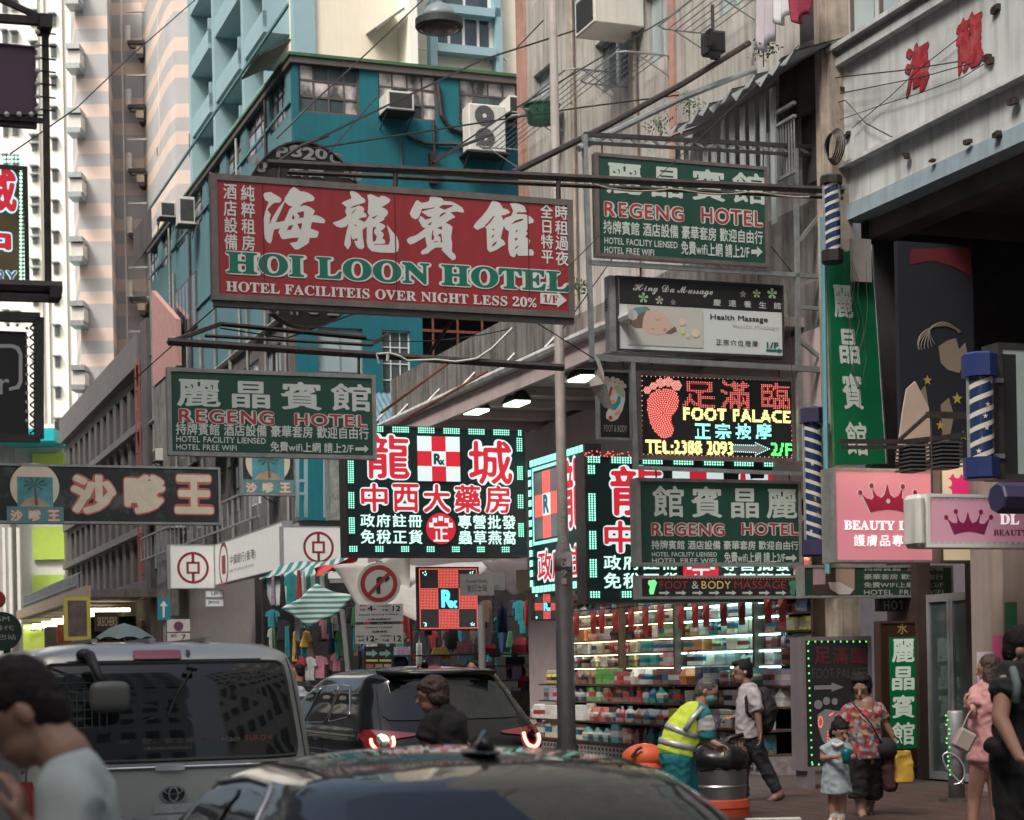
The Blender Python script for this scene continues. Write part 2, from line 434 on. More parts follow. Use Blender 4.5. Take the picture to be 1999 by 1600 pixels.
glassm('glass_blue',(0.30,0.40,0.42),(0.42,0.52,0.54),0.15,0.6)
m_,n_,l_,p_=mk('striped_tiles') # tower cladding: pink-beige and grey bands, printed in the tiles
tc=n_.new('ShaderNodeTexCoord');sx=n_.new('ShaderNodeSeparateXYZ');l_.new(tc.outputs['Object'],sx.inputs[0])
fl=n_.new('ShaderNodeMath');fl.operation='MULTIPLY';fl.inputs[1].default_value=1/3.79;l_.new(sx.outputs['Z'],fl.inputs[0])
fr=n_.new('ShaderNodeMath');fr.operation='FRACT';l_.new(fl.outputs[0],fr.inputs[0])
cr=n_.new('ShaderNodeValToRGB');cr.color_ramp.interpolation='CONSTANT'
G_,K_=(0.42,0.43,0.44,1),(0.66,0.55,0.485,1)
e=cr.color_ramp.elements;e[0].position=0;e[0].color=G_;e[1].position=0.385;e[1].color=K_
for pos,c in((0.585,G_),(0.79,K_)):x=e.new(pos);x.color=c
l_.new(fr.outputs[0],cr.inputs[0])
nz=n_.new('ShaderNodeTexNoise');nz.inputs['Scale'].default_value=0.5;nz.inputs['Detail'].default_value=8;l_.new(tc.outputs['Object'],nz.inputs[0])
mr=n_.new('ShaderNodeMapRange');mr.inputs['To Min'].default_value=0.75;mr.inputs['To Max'].default_value=1.2;l_.new(nz.outputs[0],mr.inputs[0])
mx=n_.new('ShaderNodeMix');mx.data_type='RGBA';mx.blend_type='MULTIPLY';mx.inputs['Factor'].default_value=1;l_.new(cr.outputs[0],mx.inputs['A']);l_.new(mr.outputs[0],mx.inputs['B'])
l_.new(mx.outputs['Result'],p_.inputs['Base Color']);p_.inputs['Roughness'].default_value=0.6;_mc['striped_tiles']=m_
K=lambda n:_mc[n]
# ================================================================ ground
mb=MB();mb.quad((-900,-600,-0.02),(900,-600,-0.02),(900,2500,-0.02),(-900,2500,-0.02));struct('ground',mb,K('kerbstone'))
mb=MB();mb.quad((-19.2,-80,0),(-4.9,-80,0),(-4.9,160,0),(-19.2,160,0));struct('road',mb,K('asphalt'))
mb=MB();mb.quad((-4.9,13.4,0.0),(60,13.4,0.0),(60,27.5,0.0),(-4.9,27.5,0.0));struct('side_road',mb,K('asphalt'))
mb=MB();mb.box(-4.75,6,-60,13.0,-0.01,0.13);struct('pavement',mb,K('paving'))
mb=MB();mb.box(-4.9,-4.75,-60,13.0,-0.01,0.145);struct('kerb',mb,K('kerbstone'))
mb=MB();mb.box(-24,-19.2,-60,120,-0.01,0.13);struct('far_pavement',mb,K('paving'))
mb=MB();mb.box(-4.9,6,27.5,160,-0.01,0.13);struct('pavement_beyond_crossing',mb,K('paving'))
mb=MB();mb.box(-12.1,-11.95,-80,12,0.001,0.005);struct('lane_line',mb,flat('road_white',(0.7,0.7,0.66),0.7))
# loose paving slabs visible beside the hotel door
pv=bpy.data.objects['pavement']
sl_=MB().box(0.006,0.394,0.006,0.294,0,0.012).mesh('paving_slab')
slab_m=[M('slab%d'%i,c,0.6,var=0.15,scale=5,dirt_amt=0.3)for i,c in enumerate([(0.062,0.034,0.03),(0.055,0.034,0.03),(0.075,0.042,0.036)])]
sls=[]
for mm in slab_m:q=sl_.copy();q.materials.append(mm);sls.append(q)
for i in range(11):
    for j in range(20):
        o=bpy.data.objects.new('paving_slab',sls[(i*7+j*5)%3]);COL.objects.link(o);o.parent=pv;o.location=(-4.7+i*0.4,-7.3+j*0.3,0.13)
# ================================================================ wall helpers
def grid_wall(mb,u0,u1,z0,z1,holes,t0,t1,axis='b'):
    """wall in the plane of u and z with openings; thickness from t0 to t1 across"""
    us=sorted({u0,u1,*[max(u0,min(u1,h[k]))for h in holes for k in(0,1)]});zs=sorted({z0,z1,*[max(z0,min(z1,h[k]))for h in holes for k in(2,3)]})
    for i in range(len(us)-1):
        j=0
        while j<len(zs)-1:
            def openc(jj):
                cu,cz=(us[i]+us[i+1])/2,(zs[jj]+zs[jj+1])/2
                return any(h[0]<cu<h[1]and h[2]<cz<h[3]for h in holes)
            if openc(j):j+=1;continue
            k=j
            while k+1<len(zs)-1 and not openc(k+1):k+=1
            if axis=='b':mb.box(t0,t1,us[i],us[i+1],zs[j],zs[k+1])
            else:mb.box(us[i],us[i+1],t0,t1,zs[j],zs[k+1])
            j=k+1
def rb(x0,y0,x1,y1,b): # photo rectangle -> (a0,a1,z0,z1) on a facade plane b
    xm,ym=(x0+x1)/2,(y0+y1)/2
    a=sorted((hit_b(x0,ym,b).y,hit_b(x1,ym,b).y));return(a[0],a[1],hit_b(xm,y1,b).z,hit_b(xm,y0,b).z)
def ra(x0,y0,x1,y1,a): # photo rectangle -> (b0,b1,z0,z1) on a cross plane a
    xm,ym=(x0+x1)/2,(y0+y1)/2
    return(hit_a(x0,ym,a).x,hit_a(x1,ym,a).x,hit_a(xm,y1,a).z,hit_a(xm,y0,a).z)
def window(parent,h,t,axis,nx=2,nz=2,glass='glass_dark',frame='frame_dark',fw=0.06,depth=0.12,sign=1,name='window',pane_loop=False):
    """window set into an opening h=(u0,u1,z0,z1); t = outer wall plane, depth goes inwards (sign)"""
    f=MB();u0,u1,z0,z1=h;ta,tb=sorted((t+sign*depth,t+sign*(depth+0.06)))
    def bx(m,a,b,c,d,e0,e1):
        if axis=='b':m.box(e0,e1,a,b,c,d)
        else:m.box(a,b,e0,e1,c,d)
    bx(f,u0,u1,z0,z0+fw,ta,tb);bx(f,u0,u1,z1-fw,z1,ta,tb);bx(f,u0,u0+fw,z0+fw,z1-fw,ta,tb);bx(f,u1-fw,u1,z0+fw,z1-fw,ta,tb)
    for i in range(1,nx):c=u0+(u1-u0)*i/nx;bx(f,c-fw*0.35,c+fw*0.35,z0+fw,z1-fw,ta+0.003,tb-0.003)
    for i in range(1,nz):c=z0+(z1-z0)*i/nz;bx(f,u0+fw,u1-fw,c-fw*0.4,c+fw*0.4,ta+0.006,tb-0.006)
    o=put(name,f,K(frame),parent)
    if pane_loop:
        gm=K(glass)if isinstance(glass,str)else None
        for i in range(nx):
            for j in range(nz):
                a,b=u0+(u1-u0)*i/nx,u0+(u1-u0)*(i+1)/nx;c,d=z0+(z1-z0)*j/nz,z0+(z1-z0)*(j+1)/nz
                g=MB();off=random.uniform(-0.008,0.008);tm=t+sign*(depth+0.03)+off;bx(g,a+0.002,b-0.002,c+0.002,d-0.002,tm,tm+0.006)
                gl=gm or K(random.choice(glass));put('pane',g,gl,o)
    else:
        g=MB();tm=t+sign*(depth+0.035);bx(g,u0+0.002,u1-0.002,z0+0.002,z1-0.002,tm,tm+0.008);put('pane',g,K(glass),o)
    return o
# ================================================================ hotel building on the right (walls at b = 0)
aE=hit_b(1642,400,0).y
zU=hit_b(1820,360,0).z;zS=hit_b(1820,385,0).z
HB=thing('hotel_building','grey white plastered building with red painted characters on its parapet, at the right edge','building',(0,0,0))
zP0=hit_b(1642,403,0).z;zP1=hit_b(1650,128,0).z;zB=hit_b(1645,432,0).z;zM=hit_b(1642,333,0).z
mb=MB();mb.box(0,0.3,-16,aE,zM+0.05,zP1);mb.box(0.05,0.3,-16,aE,zP0,zM);put('parapet',mb,K('grey_white'),HB)
mb=MB();mb.box(-0.10,0.3,-16,aE+0.03,zM,zM+0.05);mb.box(-0.12,0.3,-16,aE,zP1,zP1+0.10);mb.box(-0.2,0.3,-16,aE,zP1+0.2,zP1+0.26);mb.box(-0.05,0.3,-16,aE,zP1+0.10,zP1+0.2);put('ledge',mb,K('grey_white'),HB)
mb=MB();mb.box(0.02,0.32,-16,aE,zB,zP0);put('lower_band',mb,K('blue_strip'),HB)
mb=MB();mb.box(0.32,6,-16,aE,zB+0.1,zB+0.3)
mb.box(0.32,0.7,-16,aE,zB-0.25,zB+0.1)
for k in range(7):mb.box(0.7,4.0,-14+k*2.2,-13.75+k*2.2,zB-0.2,zB+0.1)
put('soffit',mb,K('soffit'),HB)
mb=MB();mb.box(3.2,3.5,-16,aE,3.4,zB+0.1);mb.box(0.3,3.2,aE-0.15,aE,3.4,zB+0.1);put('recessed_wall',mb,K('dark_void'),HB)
wz=zP1+0.26
mb=MB();holes=[]
x_edges=[(1655,1706),(1712,1755),(1765,1785)]
holes=[]
for x0,x1 in x_edges:r=rb(x0,-200,x1,60,0.1);holes.append((r[0],r[1],wz+0.02,wz+2.6))
for k in range(3):holes.append((-5.4-1.9*k,-3.9-1.9*k,wz+0.3,wz+2.2))
grid_wall(mb,-16,aE,wz,30,holes,0.1,0.35);put('upper_wall',mb,K('grey_white'),HB)
for h in holes:window(HB,h,0.1,'b',1,1,'glass_blue','frame_dark',0.05,0.02)
mb=MB();mb.box(-0.18,0.1,aE-0.12,aE+0.32,0.2,16);
mb.box(-0.24,-0.18,aE+0.02,aE+0.10,3,16);put('corner_pier',mb,M('pier',(0.36,0.31,0.26),0.85,var=0.3,scale=3,streak=0.6,dirt=(0.08,0.06,0.05),dirt_amt=0.5),HB)
# red painted characters on the parapet
def wall_text(s,x0,y0,x1,y1,b,m,parent,**kw):
    r=rb(x0,y0,x1,y1,b);t=text(s,0,r[2],1,r[3],**kw)
    q=MB();
    for V in t.v:q.v.append(np.column_stack([np.full(len(V),b),r[1]+(r[0]-r[1])*V[:,0],V[:,2]]))
    q.f=t.f;q.n=t.n;q.mi=t.mi
    return put('painted_character',q,m,parent)
rp=M('red_paint',(0.30,0.02,0.03),0.7,var=0.5,scale=9,dirt=(0.35,0.3,0.28),dirt_amt=0.4)
bl=flat('letter_black',(0.03,0.03,0.035),0.7)
wall_text('海',1766,85,1816,185,-0.004,bl,HB,w=0.045,brush=1.0);wall_text('海',1766,82,1815,182,-0.008,rp,HB,w=0.03,brush=1.0)
wall_text('龍',1866,28,1920,138,-0.004,bl,HB,w=0.04,brush=1.0);wall_text('龍',1866,25,1919,135,-0.008,rp,HB,w=0.025,brush=1.0)
# rusty stubs, patches and loose wires on the parapet
mb=MB()
for x,y,s in((1645,172,1),(1645,175,0.5),(1930,118,1.6),(1950,12,1.4),(1770,305,0.9),(1890,275,1),(1948,262,1.2),(1980,200,1.3),(1658,262,1),(1822,314,0.6),(1770,300,0.5)):
    p=hit_b(x,y,0);s*=0.05
    for k in range(3):q=p+Vector((0,random.uniform(-s,s),random.uniform(-s,s)*0.5));mb.box(q.x-0.05,q.x+0.01,q.y-s*0.7,q.y+s*0.5,q.z-s*0.5,q.z+s*0.4)
put('rusty_stub',mb,M('dark_rust',(0.045,0.028,0.022),0.9,var=0.4,scale=20),HB,label='rusty stubs of cut off brackets',kind='stuff')
mb=MB();p=[]
for(x,y)in((1500,200),(1560,165),(1640,150),(1760,137),(1870,120)):p.append(hit_b(x,y,-0.12))
mb.tube(p,0.008,4)
p=[hit_b(x,y,-0.10)for x,y in((1640,182),(1700,170),(1800,150),(1900,122))];mb.tube(p,0.007,4)
p=[hit_b(x,y,-0.08)for x,y in((1635,200),(1650,195),(1690,240),(1750,272))];mb.tube(p,0.009,4)
p=[hit_b(x,y,-0.06)for x,y in((1663,250),(1735,190),(1800,130),(1870,75))];mb.tube(p,0.007,4)
p=[hit_b(x,y,-0.06)for x,y in((1635,235),(1720,205),(1800,180),(1880,150),(1925,122))];mb.tube(p,0.006,4)
tag(put('cable',mb,K('cable')),'thin dark wires stretched across the grey parapet of the hotel building','cable')
c_=hit_b(1622,285,-0.35)
mb=MB()
for k in range(5):
    r=0.15+0.015*k;mb.tube([(c_.x+0.02*k,c_.y+(r+0.01*math.sin(t*3+k))*math.cos(t),c_.z+(r*1.1)*math.sin(t))for t in np.linspace(0,2*PI,20)],0.012,4)
tag(put('cable_coil',mb,K('cable')),'coil of black cable hung on the corner pier above the small barber pole','cable')
# ---- ground floor of the hotel building: doorway, column
mb=MB();
hd=rb(1795,1205,1888,1520,0.5);hd=(hd[0],hd[1],0.13,3.35)
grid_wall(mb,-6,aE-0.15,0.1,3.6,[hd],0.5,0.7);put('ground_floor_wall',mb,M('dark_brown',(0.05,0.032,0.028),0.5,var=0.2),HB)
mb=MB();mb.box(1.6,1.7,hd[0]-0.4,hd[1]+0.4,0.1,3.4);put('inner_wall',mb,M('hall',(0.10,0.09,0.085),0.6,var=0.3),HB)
dp=MB()
for k in range(2):
    w_=(hd[1]-hd[0])/2;a=hd[0]+k*w_
    for q in((a,a+w_-0.01,0.14,0.24),(a,a+w_-0.01,2.45,2.55),(a,a+0.06,0.24,2.45),(a+w_-0.07,a+w_-0.01,0.24,2.45)):dp.box(0.62,0.68,*q)
dd=put('door',dp,K('alu'),HB);put('pane',MB().box(0.645,0.652,hd[0]+0.06,hd[1]-0.06,0.24,2.45),K('glass_dark'),dd)
rc=rb(1912,1100,1975,1500,0.0)
mb=MB();mb.box(-0.1,0.5,rc[0],rc[1],0.1,4.4);tag(put('shop_column',mb,M('col_beige',(0.30,0.25,0.22),0.7,var=0.1,streak=0.3,dirt=(0.1,0.08,0.08))),'beige column with posters between the hotel doorway and the beauty shop','column')
for x0,y0,x1,y1,c,l in((1938,1240,1966,1295,(0.55,0.1,0.25),'pink poster'),(1908,1272,1942,1345,(0.55,0.5,0.58),'white poster with a purple sketch'),(1962,1175,1985,1230,(0.02,0.12,0.05),'green poster')):
    r=rb(x0,y0,x1,y1,-0.11);q=MB().box(-0.115,-0.105,*r);tag(put('poster',q,flat('poster'+l,c,0.6)),l+' taped to the beige column','poster')
# ================================================================ old cream building above the pharmacy
aF=hit_b(1012,200,0).y
CB=thing('tenement_building','old cream plastered tenement with window racks above the pharmacy','building',(0,0,0))
winpx=[(1042,130,1086,232,2,2,'glass_blue'),(1162,62,1226,172,2,1,'glass_dark'),(1256,-30,1304,122,2,1,'glass_blue'),(1392,-60,1452,20,2,1,'glass_blue'),
         (1036,-120,1084,-10,2,2,'glass_blue')]
holes=[rb(x0,y0,x1,y1,0)for x0,y0,x1,y1,*_ in winpx]
mb=MB();grid_wall(mb,aE+0.35,aF,8.1,30,holes,0.0,0.3);mb.box(0.0,20,aF-0.3,aF,8.1,30)
put('wall',mb,K('cream_wall'),CB)
for h,w_ in zip(holes,winpx):window(CB,h,0,'b',w_[4],w_[5],w_[6],'alu',0.06,0.1)
mb=MB();mb.box(0,0.3,aE+0.35,aF,6.3,8.1);mb.box(0.3,20,aF-0.3,aF,6.3,8.1);put('lower_wall',mb,K('stained_wall'),CB)
mb=MB();mb.box(0.0,0.3,aF-1.4,aF,0.1,6.3);mb.box(0.3,20,aF-0.3,aF,0.1,6.3);put('corner_wall',mb,K('mauve_wall'),CB)
mb=MB();mb.box(-0.06,0.1,aE+0.36,aF-1.4,4.0,6.3);put('fascia_wall',mb,K('mauve_wall'),CB)
mb=MB();mb.box(-0.025,0.0,*rb(1306,0,1320,250,0)[:2],8.5,26);mb.box(-0.03,0.0,aF-0.5,aF,8.1,30);put('pilaster',mb,M('brickish',(0.42,0.25,0.2),0.8,var=0.2,streak=0.4),CB)
mb=MB()
for x in(1118,1240):p=hit_b(x,200,-0.08);mb.tube([(p.x,p.y,8.2),(p.x,p.y,26)],0.04,6)
put('drain_pipe',mb,K('pier'),CB)
# canopy over the pavement, its white pipe edge
zC=hit_b(1000,716,-2.7).z
mb=MB();mb.box(-2.7,0,0.9,aF,zC-0.05,zC+0.08);put('canopy_slab',mb,K('mauve_wall'),CB)
mb=MB();mb.box(-2.72,-2.60,aE+3.2,aF,zC+0.08,zC+0.8);put('canopy_parapet',mb,K('stained_wall'),CB)
mb=MB();mb.tube([hit_b(x,y,-2.95)for x,y in((742,832),(860,778),(1000,716),(1120,662),(1235,614))],0.075,8)
for k in range(6):a=aE+3.5+k*1.9;mb.tube([(-2.95,a,zC-0.05),(-2.6,a,zC+0.3)],0.02,4)
put('gutter_pipe',mb,M('pipe_white',(0.55,0.56,0.55),0.5,var=0.15,streak=0.4),CB)
mb=MB();
for k in range(8):a=1.3+k*1.4;mb.box(-2.6,0,a,a+0.08,zC-0.2,zC-0.06)
mb.box(-2.62,-2.55,0.9,aF,zC-0.35,zC-0.06);put('canopy_beam',mb,K('mauve_wall'),CB)
# corrugated enclosure
bE=-0.5;aC0,aC1=hit_b(1516,250,bE).y,hit_b(1312,250,bE).y;zt=hit_b(1470,178,bE).z;zl=hit_b(1470,345,bE).z;r1=(aC0,aC1)
def corr_sheet(mb,a0,a1,z0,z1,b,pitch=0.2,amp=0.03):
    V=[];n=int((a1-a0)/pitch*2)
    for i in range(n+1):V+=[(b+amp*(1 if i%2 else-1),a0+i*pitch/2,z0),(b+amp*(1 if i%2 else-1),a0+i*pitch/2,z1)]
    mb.add(V,[(2*k,2*k+2,2*k+3,2*k+1)for k in range(n)])
sw=(aC1-aC0)/11
for k in range(11):
    mb=MB();corr_sheet(mb,aC0+sw*k,aC0+sw*(k+1)-0.01,zl-0.8,zt-0.12,bE+random.uniform(-.01,.01),0.15,0.014);put('corrugated_sheet',mb,K('corrugated'),CB,solid=0.008)
na=13
for k in range(na): # tattered overhanging roof sheets
    a=aC0-1.0+(aC1-aC0+1.3)*k/na;da=(aC1-aC0+1.3)/na;dz=random.uniform(-0.10,0.05)
    p0=[(0.0,a,zt+0.28),(bE-0.28,a,zt+0.02+dz),(bE-0.30,a+da*0.5,zt-0.10+dz),(bE-0.28,a+da,zt+0.02+random.uniform(-.08,0)),(0.0,a+da,zt+0.28)]
    put('roof_sheet',MB().add(p0+[(x,y,z-0.02)for x,y,z in p0],[(0,1,2,3,4),(9,8,7,6,5),(1,6,7,2),(2,7,8,3)]),K('corrugated'),CB)
put('alcove_shade_panel',MB().box(-0.12,-0.05,aE+0.36,aC0-0.02,zl-0.3,zt+1.2),K('dark_void'),CB)  # flat dark panel painted as the shade inside the opening, no real recess
mb=MB()
for k in range(11):a=aE+0.36+k*0.075;mb.box(bE,bE+0.02,a,a+0.012,zl-0.25,zl+0.5)
for z in(zl-0.25,zl+0.5,zl+0.68):mb.box(bE-0.02,bE+0.03,aE+0.33,aC0,z,z+0.04)
put('balcony_railing',mb,K('galv'),CB)
# leaves growing on ledges
def leaf_clump(mb,c,r,n,s=0.06,fl=0.6):
    for _ in range(n):
        d=rng.normal(size=3);d/=np.linalg.norm(d);p=Vector(c)+Vector(d*r*rng.random()**0.5*(1,1,fl))
        a=Vector(rng.normal(size=3)).normalized()*s;b=a.orthogonal().normalized()*s*0.45
        mb.add([tuple(p),tuple(p+a*0.5+b),tuple(p+a),tuple(p+a*0.5-b)],[(0,1,2,3)])
leafm=M('leaf',(0.05,0.085,0.03),0.6,var=0.5,scale=20)
for(x,y,b,r,lab)in((1345,200,bE,0.32,'green fern growing out of the corrugated roof edge'),(1290,240,bE,0.3,'dark weeds hanging beside the corrugated sheets'),(1490,95,bE,0.25,'small weed on the top edge of the corrugated roof'),(1130,560,-2.2,0.2,'weed growing on the stained canopy behind the red sign'),(875,740,2.0,0.3,'small flowering weeds under the street canopy pipe')):
    p=hit_b(x,y,b)if b<1 else hit_a(x,y,13.0);mb=MB();leaf_clump(mb,p,r,90);mb.tube([p-Vector((0,0,r)),p],0.01,4)
    tag(put('weed',mb,leafm),lab,'plant','weeds on ledges')
# air conditioners and clothes racks -------------------------------------------------
def ac_unit(mbn,label,loc,w=0.62,d=0.6,h=0.42,rz=0.0,face='y',group='window air conditioners',rack=True):
    t=thing('air_conditioner',label,'air conditioner',loc,rz,group)
    put('casing',MB().box(-w/2,w/2,-d/2,d/2,0,h),K('ac_white'),t,bevel=0.02)
    g=MB();
    for k in range(9):z=h*0.12+h*0.76*k/9;g.box(-w*0.4,w*0.4,-d/2-0.012,-d/2-0.003,z,z+h*0.05)
    put('grille',g,K('ac_grille'),t)
    put('recess',MB().box(-w*0.42,w*0.42,-d/2-0.002,-d/2+0.01,h*0.1,h*0.9),K('ac_grille'),t)
    if rack:
        r=MB();r.box(-w/2-0.05,w/2+0.05,-d/2-0.05,d/2,-0.04,-0.003);r.bar((-w/2,-d/2,-0.04),(-w/2,d/2,-0.4),0.03);r.bar((w/2,-d/2,-0.04),(w/2,d/2,-0.4),0.03);put('bracket',r,K('steel_dark'),t)
    return t
RB=math.pi/2
p=hit_b(1190,64,-0.45);ac_unit(0,'grey boxy air conditioner above the open window of the cream building',(p.x,p.y,p.z),0.85,0.9,0.62,-RB,rack=False)
def rack(label,x,y,w,d=1.0,b=0.0):
    p=hit_b(x,y,b);t=MB();a0,a1=p.y-w/2,p.y+w/2
    t.tube([(0,a0,p.z),(-d*0.85,a0,p.z),(-d,a0+0.1,p.z),(-d,a1-0.1,p.z),(-d*0.85,a1,p.z),(0,a1,p.z)],0.018,5)
    for k in range(1,7):q=-d*k/7.5;t.tube([(q,a0,p.z),(q,a1,p.z)],0.010,4)
    for a in(a0,a1):t.tube([(-d*0.7,a,p.z),(0,a,p.z-0.35)],0.012,4)
    return tag(put('clothes_rack',t,K('galv')),label,'clothes rack','clothes drying racks on the cream building')
rack('clothes rack below the topmost right window of the cream building',1440,35,1.5,1.0)
rack('empty metal clothes rack below the tall blue window',1265,140,1.7,0.9)
rack('long metal clothes rack passing behind the lamp post',1150,182,2.4,0.9)
rack('clothes rack carrying a green basin, leftmost on the cream building',1050,262,2.2,0.9)
p=hit_b(1058,240,-0.4);mb=MB();mb.lathe([(0.26,0),(0.33,0.3),(0.35,0.3),(0.35,0.33),(0.3,0.33)],14,p);tag(put('basin',mb,M('basin_green',(0.02,0.09,0.055),0.5,var=0.1)),'green plastic basin resting on the leftmost clothes rack','basin')
# floodlight hanging under the upper right rack
p=hit_b(1392,85,-1.0);t=thing('floodlight','black floodlight with barn doors hanging under the upper clothes rack','lamp',p)
put('housing',MB().box(-0.13,0.13,-0.16,0.16,-0.16,0.14),K('cable'),t,bevel=0.03)
put('barn_door',MB().box(-0.2,-0.15,-0.3,-0.17,-0.12,0.1).box(0.1,0.2,0.17,0.3,-0.12,0.1),K('cable'),t)
put('stem',MB().tube([(0,0,0.14),(0,0,0.55)],0.025,6),K('steel_dark'),t)
for k in range(4):put('fin',MB().box(-0.135,0.135,-0.12+k*0.07,-0.1+k*0.07,-0.15,0.152),K('ac_grille'),t)
# laundry under the building corner at the top
def cloth(name,label,x0,y0,x1,y1,b,m,group='laundry on the upper floor',cat='laundry',taper=0.15,nf=5):
    r=rb(x0,y0,x1,y1,b);V=[];Fs=[];nu,nz_=14,8
    for j in range(nz_+1):
        for i in range(nu+1):
            u=i/nu;v=j/nz_;s=1-taper*(1-v);a=(r[0]+r[1])/2+(r[1]-r[0])*(u-0.5)*s
            V.append((b+0.05*math.sin(u*nf*2.2+v*1.5)*(1.1-v*0.5),a,r[2]+(r[3]-r[2])*v+0.04*math.sin(u*7)*(1-v)))
    for j in range(nz_):
        for i in range(nu):k=j*(nu+1)+i;Fs.append((k,k+1,k+nu+2,k+nu+1))
    mb=MB();mb.add(V,Fs);return tag(put(name,mb,m,smooth=True,solid=0.012),label,cat,group)
cloth('laundry','pale lilac sheet hanging at the upper window beside the corner pier',1478,-60,1512,92,-0.6,M('c_lilac',(0.45,0.42,0.47),0.9,var=0.1))
cloth('laundry','white shirt hanging next to the red bag',1512,-60,1546,40,-0.62,M('c_white',(0.6,0.62,0.64),0.9,var=0.05))
cloth('laundry','red net bag hanging at the upper window',1538,-40,1590,38,-0.65,M('c_red',(0.25,0.03,0.06),0.9,var=0.3,scale=8),taper=0.5)
cloth('tarpaulin','dark brown tarpaulin sagging in the opening beside the corner pier',1522,95,1592,240,-0.2,M('c_brown',(0.05,0.035,0.03),0.6,var=0.3),cat='tarpaulin')
# ================================================================ teal building across the side street
aT=31.9
bT=hit_a(572,150,aT).x
TB_=thing('teal_building','bright teal corner building with milky glass windows behind the red hotel sign','building',(0,0,0))
zT=hit_a(600,112,aT).z
tw=[ra(583,118,702,222,aT),ra(738,128,854,232,aT),ra(896,146,1012,246,aT)]
tops=zT-0.15
holes=[(h[0],h[1],h[2],tops)for h in tw]+[(h[0],h[1],14.4-3.2,14.2-1.2)for h in tw]
holes=holes[:3]
low=[(bT+0.6,bT+2.0,9.4,12.0),(bT+2.6,bT+3.5,9.0,12.0),(bT+3.9,bT+8.4,7.6,12.6),(bT+9.2,bT+11.5,8.5,12.2)]
mb=MB();grid_wall(mb,bT,bT+25,6.2,zT,holes+low,aT,aT+0.3,'a');put('front_wall',mb,K('teal'),TB_)
for h in holes:window(TB_,h,aT,'a',4,3,('glass_milky','glass_milky','glass_dark'),'frame_dark',0.07,0.08,pane_loop=True)
window(TB_,low[0],aT,'a',2,2,'glass_blue','alu',0.05,0.1);window(TB_,low[1],aT,'a',3,6,'glass_dark','white_frame',0.04,0.1);window(TB_,low[3],aT,'a',3,2,'glass_dark','alu',0.05,0.1)
mb=MB();z=7.7
while z<10.6:mb.box(bT+3.92,bT+8.38,aT+0.1,aT+0.16,z,z+0.17);z+=0.21
put('louvre',mb,M('brown_slat',(0.13,0.10,0.095),0.6,var=0.2,streak=0.3),TB_)
mb=MB();mb.box(bT+3.9,bT+8.4,aT+1.6,aT+1.7,7.5,12.8);put('recess',mb,K('dark_void'),TB_)
mb=MB();
for z in(10.8,12.0):mb.box(bT+3.9,bT+8.4,aT-0.05,aT,z,z+0.08)
for k in range(6):mb.box(bT+4.2+k*0.8,bT+4.26+k*0.8,aT-0.04,aT,10.8,12.6)
put('balcony_bars',mb,K('rust'),TB_)
# side face along the street
aT2=hit_b(290,440,0+bT).y
holes=[]
side=[(526,165,556,248),(480,190,518,285),(440,240,470,330)]
hs=[]
for x0,y0,x1,y1 in side:
    r=rb(x0,y0,x1,y1,bT);hs.append((r[0],r[1],tw[0][2]+0.1,tops))
k=0
a=hs[-1][1]+1.0
while a<aT2-2:hs.append((a,a+2.4,tw[0][2]+0.1,tops));a+=3.3
lo_=[(aT+4+5*k,aT+6.6+5*k,9.6,11.8)for k in range(5)]
mb=MB();grid_wall(mb,aT+0.3,aT2,12.6,zT,hs+lo_,bT,bT+0.3,'b');put('side_wall',mb,K('teal_side'),TB_)
z_=hit_b(345,480,bT).z
for dz in(0,-3.3,2.9):put('ledge',MB().box(bT-0.07,bT,aT+0.3,aT2,z_+dz,z_+dz+0.09),K('teal_side'),TB_)
for k in range(5):a=aT+3.5+k*4.4;put('wall_pipe',MB().tube([(bT-0.07,a,12.7),(bT-0.07,a,zT-0.3)],0.05,6),K(('steel_dark','galv','teal_side')[k%3]),TB_)
h=rb(346,548,386,655,bT);f_=put('window',MB().box(bT-0.06,bT-0.01,*h),K('frame_dark'),TB_)
for k in range(6):put('pane',MB().box(bT-0.075,bT-0.062,h[0]+(h[1]-h[0])*(k+.1)/6,h[0]+(h[1]-h[0])*(k+.9)/6,h[2]+0.1,h[3]-0.1),K('glass_dark'),f_)
for h in hs:window(TB_,h,bT,'b',3,3,('glass_milky','glass_blue','glass_dark'),'frame_dark',0.07,0.08,pane_loop=True)
for h in lo_[:0]:window(TB_,h,bT,'b',3,2,'glass_blue','frame_dark',0.06,0.08)
mb=MB();mb.box(bT-0.15,bT+25,aT-0.15,aT+1,zT,zT+0.09);mb.box(bT-0.15,bT+1,aT+1,aT2,zT,zT+0.09);put('roof_edge',mb,M('roof_green',(0.05,0.13,0.06),0.6,var=0.2),TB_)
mb=MB();mb.box(bT-0.1,bT+25,aT-0.1,aT+0.0,zT-0.2,zT);mb.box(bT-0.1,bT,aT,aT2,zT-0.2,zT);put('eaves',mb,K('frame_dark'),TB_)
mb=MB();mb.box(bT+0.3,bT+25,aT+1.2,aT+8,0,zT);mb.box(bT+1,bT+3,aT+8,aT2,0,zT);put('core',mb,K('dark_void'),TB_)
mb=MB();mb.add([(bT-0.9,aT+0.6,zT+0.15),(bT+0.1,aT+0.6,zT+0.7),(bT+0.1,aT+3.0,zT+0.7),(bT-0.9,aT+3.0,zT+0.15)],[(0,1,2,3)]);put('roof_awning',mb,M('corr_dark',(0.03,0.028,0.028),0.6,var=0.3),TB_,solid=0.06)
